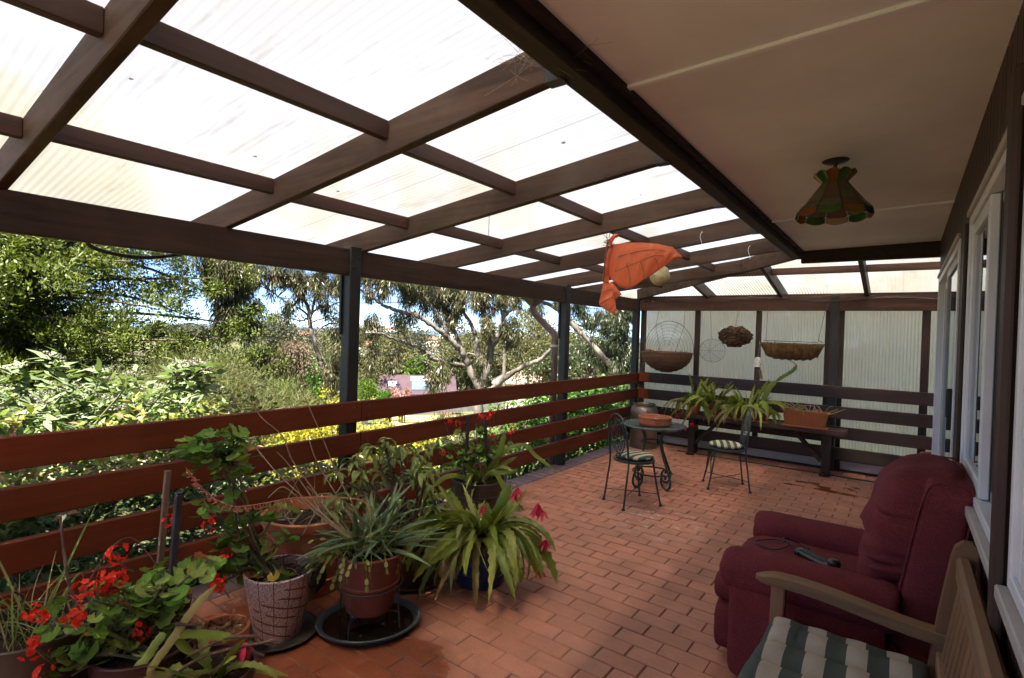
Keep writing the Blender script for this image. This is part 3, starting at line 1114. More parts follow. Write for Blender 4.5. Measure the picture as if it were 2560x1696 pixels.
g = G()
soft(g, (.065, 2.99, .835), (.150, .325, .262), .6, .5, 120, 90, .020, 6, None, 4.4, sag)
g.build('head_pillow', M['burgundy'], bk, smooth=80)
g = G()
soft(g, (-.005, 2.99, .585), (.14, .245, .17), .6, .5, 90, 60, .022, 8, None, 21, lean, .014)
g.build('lumbar_pillow', M['burgundy'], bk, smooth=80)
g = G()
for s_ in (-1, 1):
    for xx in (-.52, .0):
        g.box((xx, 2.99 + s_ * .3, .02), (.05, .05, .04), None, .004)
g.build('feet', M['black_plastic'], RC)

# piping seams on the recliner
def outline(cx, cy, cz, sx, sz, e, yy, n=48, fnx=None):
    P = []
    for a in np.linspace(0, 6.283, n + 1)[:-1]:
        x_ = np.sign(math.cos(a)) * abs(math.cos(a)) ** e * sx
        z_ = np.sign(math.sin(a)) * abs(math.sin(a)) ** e * sz
        P.append((cx + x_ + (.16 * z_ if fnx else 0), yy, cz + z_))
    return P


for yy in (2.661, 3.319):
    G().tube(outline(.095, 2.99, .62, .080, .445, .3, yy, 56, True), .0045, 6, closed=True).build('piping', M['burgundy'], bk, smooth=60)

hs = thing('handset', 'black oblong handset with thin cable lying on the burgundy seat', 'handset', (-.33, 2.93, .525))
a0, a1 = np.array([-.40, 3.00, .553]), np.array([-.215, 2.86, .553])
G().beam(a0, a1, .062, .036, bev=.012).build('body', M['black_plastic'], hs, smooth=40)
dd = nrm(a1 - a0)
G().beam(a0 + dd * .03 + (0, 0, .019), a1 - dd * .06 + (0, 0, .019), .042, .004, bev=.001).build('keypad', M['rubber'], hs)
gg = G()
soft(gg, a1 - dd * .02 + (0, 0, .025), (.028, .028, .02), .8, .9, 16, 10)
gg.build('knob', M['black_plastic'], hs, smooth=60)
G().tube(smooth_path([a0, a0 + (-.05, .05, .01), (-.52, 3.06, .56), (-.60, 3.0, .545), (-.50, 2.94, .55), (-.44, 2.98, .575), (-.47, 3.03, .59),
                      (-.42, 3.10, .56), (-.36, 3.07, .548), (-.36, 3.01, .57), (-.40, 2.93, .555)], 7), .0032, 6).build('cable', M['cable'], hs, smooth=60)

# garden bench along the house wall
GB = thing('garden_bench', 'weathered timber slatted garden bench beside the burgundy armchair', 'bench', (-.1, 1.7, 0))
YB0, YB1 = .98, 2.46
for yy in (YB1 - .03, YB0 + .03):
    arm_g = G()
    xs = np.linspace(-.475, .16, 22)
    P = []
    for i, xx in enumerate(xs):
        k = i / 21
        zt = .635 + .012 * math.sin(k * 5.2) - .02 * max(0, .12 - k) / .12 - .03 * k
        hw = .036 * min(1, math.sqrt(max(.02, k / .06)))
        th = .045 if k > .12 else .045 * (.45 + .55 * k / .12)
        P.append([(xx, yy - hw, zt - .006), (xx, yy - hw * .6, zt), (xx, yy + hw * .6, zt), (xx, yy + hw, zt - .006),
                  (xx, yy + hw, zt - th), (xx, yy - hw, zt - th)])
    arm_g.grid(np.array(P), closev=True)
    arm_g.add(P[0], [(0, 1, 2, 3, 4, 5)])
    arm_g.add(P[-1], [(5, 4, 3, 2, 1, 0)])
    arm_g.build('armrest', M['teak'], GB, smooth=35)
    G().beam((-.395, yy, 0), (-.385, yy, .598), .058, .052, (1, 0, 0), .005).build('front_leg', M['teak_z'], GB)
    # raked back post with rounded top
    bp = G()
    pr = [(0, .10), (.2, .115), (.42, .135), (.65, .16), (.86, .190), (.90, .196), (.925, .20)]
    P = []
    for z, xx in pr:
        hw = .03 if z < .9 else (.027 if z < .92 else .014)
        hx = .034 if z < .9 else (.03 if z < .92 else .012)
        P.append([(xx - hx, yy - hw, z), (xx + hx, yy - hw, z), (xx + hx, yy + hw, z), (xx - hx, yy + hw, z)])
    bp.grid(np.array(P), closev=True)
    bp.add(P[-1], [(0, 1, 2, 3)])
    bp.build('back_post', M['teak_z'], GB, smooth=30)
    G().beam((-.37, yy, .385), (.12, yy, .385), .03, .07, bev=.004).build('side_rail', M['teak'], GB)
G().beam((.188, YB0 + .06, .835), (.188, YB1 - .06, .835), .042, .085, bev=.01).build('top_rail', M['teak_y'], GB)
G().beam((.140, YB0 + .06, .50), (.140, YB1 - .06, .50), .036, .06, bev=.006).build('bottom_rail', M['teak_y'], GB)
G().beam((-.39, YB0 + .06, .385), (-.39, YB1 - .06, .385), .03, .07, bev=.005).build('front_rail', M['teak_y'], GB)
sl = G().beam((.143, 0, .52), (.183, 0, .80), .045, .016, (1, 0, 0), .003).mesh('back_slat', M['teak_z'])
y = YB1 - .115
while y > YB0 + .08:
    put('back_slat', sl, GB, (.1, y - 1.7, 0))
    y -= .078
x = -.36
ss = G().box((0, 0, 0), (.058, YB1 - YB0 - .13, .022), None, .004).mesh('seat_slat', M['teak_y'])
while x < .11:
    put('seat_slat', ss, GB, (x + .1, .02, .440))
    x += .074

# striped bench cushion
nx, ny = 46, 80
xs, ys = np.linspace(-.405, .115, nx), np.linspace(YB0 + .02, YB1 - .085, ny)
XX, YY = np.meshgrid(xs, ys, indexing='ij')
row = ((YY - 1.7) / .155) % 1.0
edge = np.minimum(np.minimum((XX + .405), (.115 - XX)), np.minimum(YY - ys[0], ys[-1] - YY))
edg = np.sqrt(np.clip(edge / .03, 0, 1))
puff = np.sin(np.pi * row) ** .55
top = .460 + .022 * edg + .030 * puff * edg + .004 * np.sin(XX * 50) * puff * edg
P = np.stack([XX + .012 * np.sin(YY * 9) * (XX < -.3), YY, top], -1)
Bt = np.stack([XX, YY, .4535 + 0 * XX], -1)
g = G().grid(P)
g.grid(Bt[::-1])
ring = [(i, 0) for i in range(nx)] + [(nx - 1, j) for j in range(1, ny)] + [(i, ny - 1) for i in range(nx - 2, -1, -1)] + [(0, j) for j in range(ny - 2, 0, -1)]
g.grid(np.array([[P[a], Bt[a]] for a in ring]), closeu=True)
o = single('bench_cushion', g, M['awning'], (-.16, 1.7, .4535), 60)
tag(o, 'green and cream striped tufted cushion on the timber bench', 'cushion')

# ------------------------------------------------------------------ bistro set
TB = thing('bistro_table', 'round dark green bistro table with scrolled iron legs near the corner', 'table', (-2.15, 5.51, 0), R(20))
m, t, out = new_mat('table_glass_top')
n = noise_(t, 5, 4, .6)
princ(t, out, ramp(t, [(.35, (.035, .05, .048)), (.65, (.07, .085, .08))], n).outputs[0], math_(t, 'MULTIPLY_ADD', n, .3, .12), .5)
M['table_top'] = m
G().lathe([(0, .640), (.315, .640), (.33, .646), (.334, .655), (.33, .664), (.318, .668), (.31, .664), (0, .664)], 48).build('table_top', M['table_top'], TB, smooth=40, local=True)


def ring_path(r_, z, n=36): return [(r_ * math.cos(a), r_ * math.sin(a), z) for a in np.linspace(0, 2 * math.pi, n + 1)[:-1]]


for k in range(4):
    a = k * math.pi / 2 + R(45)
    prof = [(.20, .638), (.155, .60), (.125, .54), (.118, .47), (.14, .38), (.19, .27), (.245, .16), (.268, .09), (.255, .035), (.215, .012), (.165, .03), (.14, .075), (.145, .125), (.175, .15), (.198, .135), (.195, .11)]
    pts = smooth_path([(r_ * math.cos(a), r_ * math.sin(a), z) for r_, z in prof], 5)
    lg = G().tube(pts, .0115, 8).build('leg', M['iron'], TB, smooth=50, local=True)
    G().lathe([(0, 0), (.017, 0), (.017, .008), (.010, .014)], 12, (.222 * math.cos(a), .222 * math.sin(a), 0)).build('foot', M['iron'], lg, smooth=40, local=True)
G().tube(ring_path(.118, .478), .008, 8, closed=True).build('upper_ring', M['iron'], TB, smooth=50, local=True)
G().tube(ring_path(.205, .152), .009, 8, closed=True).build('lower_ring', M['iron'], TB, smooth=50, local=True)


def bistro_chair(loc, face, label):
    """local +y is the way it faces"""
    c = thing('bistro_chair', label, 'chair', (loc[0], loc[1], 0), math.atan2(-face[0], face[1]), 'green iron bistro chairs')
    b = dict(local=True)
    G().lathe([(.17, .418), (.188, .414), (.198, .422), (.196, .436), (.186, .440), (.17, .434)], 40).build('seat_ring', M['iron'], c, smooth=50, **b)
    G().lathe([(0, .424), (.172, .424), (.172, .43), (0, .43)], 30).build('seat_plate', M['iron'], c, smooth=40, **b)
    for sx in (-1, 1):
        lg = G().tube([(sx * .125, .13, .42), (sx * .145, .165, .2), (sx * .165, .20, .02)], .0085, 8).build('leg', M['iron'], c, smooth=50, **b)
        G().lathe([(0, 0), (.017, 0), (.017, .01), (.009, .022)], 10, (sx * .166, .202, 0)).build('foot', M['iron'], lg, smooth=40, **b)
        g = G().tube(smooth_path([(sx * .09, .165, .41), (sx * .10, .172, .30), (sx * .152, .178, .14)], 5), .005, 6)
        g.tube(smooth_path([(sx * .12, .14, .40), (sx * .10, .16, .345), (sx * .125, .175, .30), (sx * .145, .17, .33)], 5), .004, 6)
        g.build('scroll', M['iron'], c, smooth=50, **b)
        lg = G().tube(smooth_path([(sx * .168, -.215, .0), (sx * .160, -.19, .2), (sx * .155, -.165, .42), (sx * .155, -.185, .60)], 6), .0085, 8).build('leg', M['iron'], c, smooth=50, **b)
        G().lathe([(0, 0), (.017, 0), (.017, .01), (.009, .022)], 10, (sx * .168, -.217, 0)).build('foot', M['iron'], lg, smooth=40, **b)
    # back hoop
    def bz(z): return -.165 - .11 * max(0, z - .42)
    hoop = []
    for a in np.linspace(0, math.pi, 25):
        z = .62 + .245 * math.sin(a) ** .85
        hoop.append((.156 * math.cos(a) * (1 + .06 * math.sin(a)), bz(z), z))
    hoop = [(.155, bz(.46), .46)] + hoop + [(-.155, bz(.46), .46)]
    G().tube(hoop, .0095, 8).build('back_hoop', M['iron'], c, smooth=50, **b)
    inner = [(.115 * math.cos(a), bz(.655 + .165 * math.sin(a)) + .001, .655 + .165 * math.sin(a)) for a in np.linspace(0, 2 * math.pi, 31)[:-1]]
    G().tube(inner, .0055, 6, closed=True).build('inner_hoop', M['iron'], c, smooth=50, **b)
    lat = G()
    for s in (-1, 1):
        for k in range(-3, 4):
            q = []
            for u in np.linspace(-.17, .17, 40):
                xx, zz = k * .048 + u * .55 * s, .655 + u
                if (xx / .115) ** 2 + ((zz - .655) / .165) ** 2 < 1: q.append((xx, bz(zz) + .004 * s, zz))
            if len(q) > 3: lat.tube([q[0], q[len(q) // 2], q[-1]], .003, 5)
    lat.build('back_lattice', M['iron'], c, smooth=50, **b)
    sc = G()
    for s in (-1, 1):
        sc.tube(smooth_path([(s * .008, bz(.49), .495), (s * .035, bz(.47), .472), (s * .05, bz(.445), .45), (s * .03, bz(.43), .437), (s * .022, bz(.445), .452)], 5), .006, 6)
    sc.build('back_scroll', M['iron'], c, smooth=50, **b)
    st = G()
    st.tube([(.158, .192, .115), (-.164, -.205, .115)], .004, 6)
    st.tube([(-.158, .192, .115), (.164, -.205, .118)], .004, 6)
    st.build('stretcher', M['iron'], c, smooth=50, **b)
    return c


c1 = bistro_chair((-2.06, 4.80), (.52, .855), 'iron bistro chair with lattice back turned to the camera, nearest the railing')
c2 = bistro_chair((-1.52, 6.02), (-.905, -.425), 'iron bistro chair standing between the table and the plank bench')


def seat_pad(loc, z, rz, label):
    g = G()
    soft(g, (loc[0], loc[1], z), (.172, .172, .030), .75, 1.0, 44, 16, .004, 20)
    o = single('seat_cushion', g, M['seat_stripe'], (loc[0], loc[1], z), 70)
    o.rotation_euler = (0, 0, rz)
    tag(o, label, 'cushion', 'round striped seat cushions')


seat_pad((-2.05, 4.81), .462, R(-20), 'round striped cushion on the chair nearest the railing')
seat_pad((-1.525, 6.02), .462, R(20), 'round striped cushion on the chair before the plank bench')


def terracotta(name, c1, c2, grime=(.5, .42, .38), amt=.35, ori=.0):
    m, t, out = new_mat(name)
    n1 = noise_(t, 3.5, 5, .65)
    n2 = noise_(t, 9, 5, .7)
    c = ramp(t, [(.3, c1), (.7, c2)], n1).outputs[0]
    c = mixc(t, math_(t, 'MULTIPLY', ramp(t, [(.52, (0, 0, 0)), (.75, (1, 1, 1))], n2).outputs[0], amt), c, grime)
    princ(t, out, c, .75, .25, 0, bump_(t, noise_(t, 80, 3, .6), .2, .002))
    return m


M['terra'] = terracotta('terracotta', (.46, .15, .065), (.36, .11, .05))
M['terra_red'] = terracotta('terracotta_plastic', (.21, .062, .038), (.16, .046, .03), (.28, .14, .10), .25)
M['terra_brown'] = terracotta('brown_plastic', (.14, .05, .032), (.10, .036, .024), (.2, .1, .07), .3)
M['crumb'] = plain('white_crumbs', (.7, .62, .55), (.6, .5, .42), .9, .1, 30)

bw = thing('terracotta_bowl', 'shallow round terracotta bowl standing on the bistro table', 'bowl', (-2.12, 5.47, .668))
G().lathe([(0, .0), (.155, .0), (.166, .012), (.170, .03), (.167, .033), (.171, .05), (.168, .053), (.172, .07), (.176, .082), (.174, .09), (.160, .091), (.155, .084), (.15, .03), (0, .026)], 48).build('bowl', M['terra'], bw, smooth=35, local=True)
g = G()
for i in range(26):
    a, r_ = rng.uniform(0, 6.28), .135 * math.sqrt(rng.uniform())
    g.box((r_ * math.cos(a), r_ * math.sin(a), .033 + rng.uniform(0, .02)), rng.uniform(.008, .024, 3), rotz(rng.uniform(0, 3)), .002)
g.build('crumbs', M['crumb'], bw, local=True)

# metal urn in the corner
m, t, out = new_mat('dull_metal')
n = noise_(t, 3, 5, .6)
n2 = noise_(t, 1.0, 4, .6, stretch=(3, 3, 22))
c = ramp(t, [(.3, (.30, .265, .23)), (.7, (.19, .155, .13))], n).outputs[0]
c = mixc(t, math_(t, 'MULTIPLY', n2, .5), c, (.22, .13, .10))
princ(t, out, c, math_(t, 'MULTIPLY_ADD', n, .3, .28), .5, .75)
M['urn'] = m
ur = thing('metal_urn', 'squat grey metal drum with open neck in the railing corner', 'urn', (-3.02, 7.35, 0))
G().lathe([(0, 0), (.185, 0), (.19, .01), (.193, .30), (.197, .31), (.193, .32), (.196, .44), (.198, .50), (.192, .545), (.172, .585), (.156, .60), (.154, .612), (.166, .625), (.166, .635), (.155, .638), (.145, .61), (.17, .56), (.18, .45), (.18, .02), (0, .02)], 48).build('body', M['urn'], ur, smooth=30, local=True)
G().tube(ring_path(.193, .31, 48), .006, 6, closed=True).build('band', M['urn'], ur, smooth=50, local=True)

# plank bench with planters
PB = thing('plank_bench', 'dark brown plank bench with braced legs holding planters before the screen', 'bench', (-1.52, 7.47, 0))
M['plank'] = wood('dark_plank', (.10, .062, .048), (.058, .034, .026), 0, .65, .25, (.16, .13, .12))
for ya in (7.335, 7.48):
    G().span((-2.52, ya, .502), (-.52, ya + .138, .56), .005).build('seat_plank', M['plank'], PB)
for xx, sgn in ((-2.34, 1), (-.725, -1)):
    G().span((xx - .042, 7.38, 0), (xx + .042, 7.57, .50), .004).build('leg', M['timber_z'], PB)
    G().beam((xx + sgn * .05, 7.45, .16), (xx + sgn * .36, 7.45, .50), .045, .07, (0, 1, 0), .004).build('brace', M['timber_x'], PB)
    G().lathe([(0, 0), (.06, 0), (.055, .03), (0, .032)], 12, (xx, 7.365, 0)).build('foot_block', M['timber_x'], PB)
G().span((-2.29, 7.46, .40), (-.775, 7.50, .50), .004).build('stretcher', M['timber_x'], PB)

# ------------------------------------------------------------------ hanging things
W = M['wire']


def wbasket():
    o = thing('hanging_basket', 'large fibre lined half bowl basket with wire hoops hanging by the corner post', 'hanging basket', (-2.73, 7.40, 1.11))
    cx, cy, cz, r_ = -2.73, 7.40, 1.395, .35
    m, t, out = new_mat('coir_fibre')
    n = noise_(t, 1.0, 6, .7, stretch=(30, 30, 90))
    princ(t, out, ramp(t, [(.3, (.21, .115, .062)), (.7, (.08, .043, .027))], n).outputs[0], .95, .1, 0, bump_(t, n, 1.0, .01))
    M['coir'] = m
    prof = [(r_ * math.cos(a) if k else 0, -r_ * .80 * math.sin(a)) for k, a in enumerate(np.linspace(math.pi / 2, 0, 14))]
    G().lathe([(a * (1 + .012 * (i % 2)), b) for i, (a, b) in enumerate(prof)] + [(r_ * .95, .01), (r_ * .9, -.03), (0, -.05)], 48, (cx, cy, cz)).build('coir_bowl', M['coir'], o, smooth=60)
    w_ = G()
    for k in range(1, 7):
        a = k / 7 * math.pi / 2
        w_.tube([(cx + (r_ + .006) * math.cos(a) * math.cos(b), cy + (r_ + .006) * math.cos(a) * math.sin(b), cz - (r_ * .8 + .006) * math.sin(a)) for b in np.linspace(0, 6.283, 41)[:-1]], .0035, 5, closed=True)
    w_.tube([(cx + (r_ + .006) * math.cos(b), cy + (r_ + .006) * math.sin(b), cz) for b in np.linspace(0, 6.283, 49)[:-1]], .005, 5, closed=True)
    w_.build('basket_wires', W, o, smooth=60)
    # empty wire half basket standing on its rim behind
    w_ = G()
    for k, q in enumerate(np.linspace(.36, .08, 8)):
        w_.tube([(cx + q * math.cos(b), cy + .06 - .10 * (1 - q / .36), cz + .03 + q * math.sin(b) * 1.17) for b in np.linspace(-.15, math.pi + .15, 33)], .0018 if k else .004, 5)
    for b in (math.pi / 2.6, math.pi - math.pi / 2.6):
        w_.tube([(cx + q * math.cos(b), cy + .06 - .10 * (1 - q / .36), cz + .03 + q * math.sin(b) * 1.17) for q in np.linspace(.36, .03, 8)], .002, 5)
    w_.build('wire_hoops', W, o, smooth=60)
    G().tube([(cx - .10, cy, cz + .01), (cx - .20, cy + .05, cz + .37), (cx - .185, 7.5, 1.97), (cx - .18, 7.72, 2.12)], .0028, 5).build('hanging_wire', W, o, smooth=60)
    G().tube([(cx + .12, cy, cz + .01), (cx + .215, cy + .05, cz + .37), (cx + .205, 7.5, 1.97), (cx + .20, 7.72, 2.12)], .0028, 5).build('hanging_wire', W, o, smooth=60)
    g = G()
    for i in range(70):
        a, q = rng.uniform(0, 6.28), rng.uniform(.05, .33)
        p = np.array([cx + q * math.cos(a), cy + q * math.sin(a), cz - .02])
        g.tube([p, p + rng.normal(0, .05, 3) * (1, 1, .5) + (0, 0, .025)], .0035, 4)
    for i in range(5):
        soft(g, (cx - .18 + rng.normal(0, .04), cy - .2 + rng.normal(0, .04), cz + .02), (.03, .025, .02), .8, .8, 10, 8)
    g.build('litter', M['dry'], o)


wbasket()


def small_basket():
    o = thing('wire_basket', 'small empty round wire basket hanging before the second panel', 'hanging basket', (-2.11, 7.45, 1.28))
    cx, cy, cz = -2.11, 7.45, 1.45
    w_ = G()
    for k, q in enumerate(np.linspace(.172, .03, 7)):
        w_.tube([(cx + q * math.cos(b), cy - .13 * math.sqrt(max(0, 1 - (q / .175) ** 2)), cz + q * math.sin(b) * .92) for b in np.linspace(0, 6.283, 41)[:-1]], .0017 if k else .003, 5, closed=True)
    for a in np.linspace(0, math.pi, 5)[:-1]:
        w_.tube([(cx + q * math.cos(a), cy - .13 * math.sqrt(max(0, 1 - (q / .175) ** 2)), cz + q * math.sin(a) * .92) for q in np.linspace(-.172, .172, 15)], .0017, 5)
    w_.build('wires', W, o, smooth=60)
    G().tube([(cx - .02, cy, cz + .158), (cx - .06, 7.5, 1.98), (cx - .085, 7.72, 2.115)], .0025, 5).build('hanging_wire', W, o)


small_basket()


def staghorn():
    o = thing('staghorn_fern', 'dry brown lobed staghorn fern mount hanging before the second panel', 'hanging plant', (-1.815, 7.42, 1.52))
    m, t, out = new_mat('staghorn_brown')
    tc = t.nodes.new('ShaderNodeTexCoord').outputs['Object']
    wv = nd(t, 'ShaderNodeTexWave', Scale=16, Distortion=4.0, Detail=3.0, wave_type='RINGS', rings_direction='SPHERICAL')
    t.links.new(tc, wv.inputs['Vector'])
    princ(t, out, ramp(t, [(.2, (.03, .016, .011)), (.8, (.11, .06, .038))], wv.outputs[0]).outputs[0], .9, .15, 0, bump_(t, wv.outputs[0], .6, .01))
    M['stag'] = m
    for k, (cx, cz, sx, sz, yy) in enumerate(((-1.815, 1.655, .205, .135, 7.44), (-1.93, 1.66, .10, .095, 7.41), (-1.71, 1.645, .11, .10, 7.405), (-1.82, 1.59, .15, .085, 7.39))):
        nu, nv = 48, 9
        P = []
        for i in range(nu):
            a = i / nu * 6.283
            lob = 1 + .07 * math.sin(a * 7 + k) + .05 * math.sin(a * 11 + 2 * k)
            P.append([(cx + sx * lob * q * math.cos(a), yy - .07 * (1 - q ** 2) + .012 * math.sin(q * 16 + k), cz + sz * lob * q * math.sin(a)) for q in np.linspace(1, 0, nv)])
            P[-1] = [(cx + sx * lob * math.cos(a) * .97, yy + .03, cz + sz * lob * math.sin(a) * .97)] + P[-1]
        G().grid(np.array(P), closeu=True).build('shield_frond', M['stag'], o, smooth=60)
    g = G()
    for i in range(70):
        p = np.array([-1.80 + rng.normal(0, .045), 7.38 + rng.normal(0, .015), 1.735 + rng.normal(0, .022)])
        g.tube([p, p + rng.normal(0, .02, 3)], .004, 4)
    g.build('dry_tuft', M['dry'], o)
    G().tube([(-1.815, 7.42, 1.77), (-1.82, 7.55, 2.0), (-1.825, 7.72, 2.12)], .0022, 5).build('hanging_wire', W, o)


staghorn()


def trough():
    o = thing('hanging_trough', 'long coir lined wire trough hanging before the third panel', 'hanging basket', (-1.14, 7.43, 1.36))
    cx, cy, zt, hw, dp, h = -1.14, 7.43, 1.575, .355, .13, .20
    P = []
    for i in range(25):
        k = -1 + 2 * i / 24
        e = (1 - abs(k) ** 4) ** .5
        row = []
        for j in range(11):
            b = math.pi * j / 10
            row.append((cx + hw * k * (1 - .10 * math.sin(b)), cy - dp * math.cos(b) * (.55 + .45 * e), zt - h * math.sin(b) ** .8 * (.35 + .65 * e) + .008 * math.sin(i * 2.1) * math.sin(b)))
        P.append(row)
    m, t, out = new_mat('coir_gold')
    n = noise_(t, 14, 6, .7)
    princ(t, out, ramp(t, [(.35, (.26, .145, .055)), (.65, (.11, .06, .026))], n).outputs[0], .95, .1, 0, bump_(t, n, 1.0, .012))
    G().grid(np.array(P)).build('coir_liner', m, o, smooth=60)
    w_ = G()
    w_.tube([(cx + hw * 1.02 * math.cos(a), cy + (dp + .008) * math.sin(a), zt + .008) for a in np.linspace(0, 6.283, 49)[:-1]], .0055, 6, closed=True)
    for k in np.linspace(-.85, .85, 8):
        e = (1 - abs(k) ** 4) ** .5
        w_.tube([(cx + hw * k * (1 - .06 * math.sin(b)), cy - (dp + .008) * math.cos(b) * (.55 + .45 * e), zt + .005 - (h + .008) * math.sin(b) ** .8 * (.35 + .65 * e)) for b in np.linspace(0, math.pi, 13)], .004, 5)
    w_.tube([(cx - .34, cy, zt + .04), (cx - .30, cy, zt + .035), (cx + .28, cy, zt + .03), (cx + .30, cy, zt + .055), (cx + .34, cy, zt + .03)], .0035, 5)
    w_.build('trough_wires', W, o, smooth=60)
    G().tube([(cx - .30, cy, zt + .035), (cx - .305, 7.5, 1.98), (cx - .305, 7.72, 2.10)], .0028, 5).build('hanging_wire', W, o)
    G().tube([(cx + .29, cy, zt + .05), (cx + .34, 7.5, 1.98), (cx + .355, 7.72, 2.11)], .0028, 5).build('hanging_wire', W, o)
    g = G()
    for i in range(160):
        p = np.array([cx + rng.uniform(-.3, .3), cy + rng.uniform(-.09, .09), zt - .04 + rng.uniform(-.01, .035)])
        g.tube([p, p + rng.normal(0, .03, 3) * (1.2, 1, .7)], .0035, 4)
    g.build('litter', M['dry'], o)
    G().grid(np.array([[(cx + a * .33, cy + b * .1, zt - .05 + .01 * math.sin(a * 9 + b * 5)) for b in (-1, 0, 1)] for a in np.linspace(-1, 1, 12)])).build('soil', M['soil'], o, smooth=60)


trough()


def bell():
    o = thing('ceramic_bell', 'small white ceramic bell with printed flowers hanging left of the trough', 'bell', (-1.50, 7.30, 1.27))
    m, t, out = new_mat('bell_ceramic')
    tc = t.nodes.new('ShaderNodeTexCoord').outputs['Object']
    sx = t.nodes.new('ShaderNodeSeparateXYZ')
    t.links.new(tc, sx.inputs[0])
    vo = nd(t, 'ShaderNodeTexVoronoi', Scale=75)
    t.links.new(tc, vo.inputs['Vector'])
    band = math_(t, 'MULTIPLY', math_(t, 'GREATER_THAN', sx.outputs[2], .015), math_(t, 'LESS_THAN', sx.outputs[2], .07))
    sp = math_(t, 'MULTIPLY', band, math_(t, 'GREATER_THAN', noise_(t, 45, 2, .5, tc), .5))
    c = mixc(t, math_(t, 'MULTIPLY', sp, .7), (.78, .76, .72), ramp(t, [(0, (.45, .1, .1)), (.4, (.5, .3, .12)), (.7, (.15, .2, .1)), (1, (.25, .12, .3))], vo.outputs['Color']).outputs[0])
    princ(t, out, c, .2, .5)
    G().lathe([(.046, 0), (.050, .004), (.045, .03), (.038, .07), (.034, .10), (.028, .118), (.012, .126), (0, .127), (0, .121), (.024, .112), (.034, .06), (.044, .004), (.046, 0)], 28).build('bell_body', m, o, smooth=40, local=True)
    g = G().tube([(0, 0, .127), (.004, .03, .2), (.0, .12, .30)], .002, 5)
    g.tube([(.009 * math.cos(a), 0, .136 + .009 * math.sin(a)) for a in np.linspace(0, 6.28, 13)[:-1]], .002, 5, closed=True)
    g.build('hanging_loop', W, o, local=True)


bell()


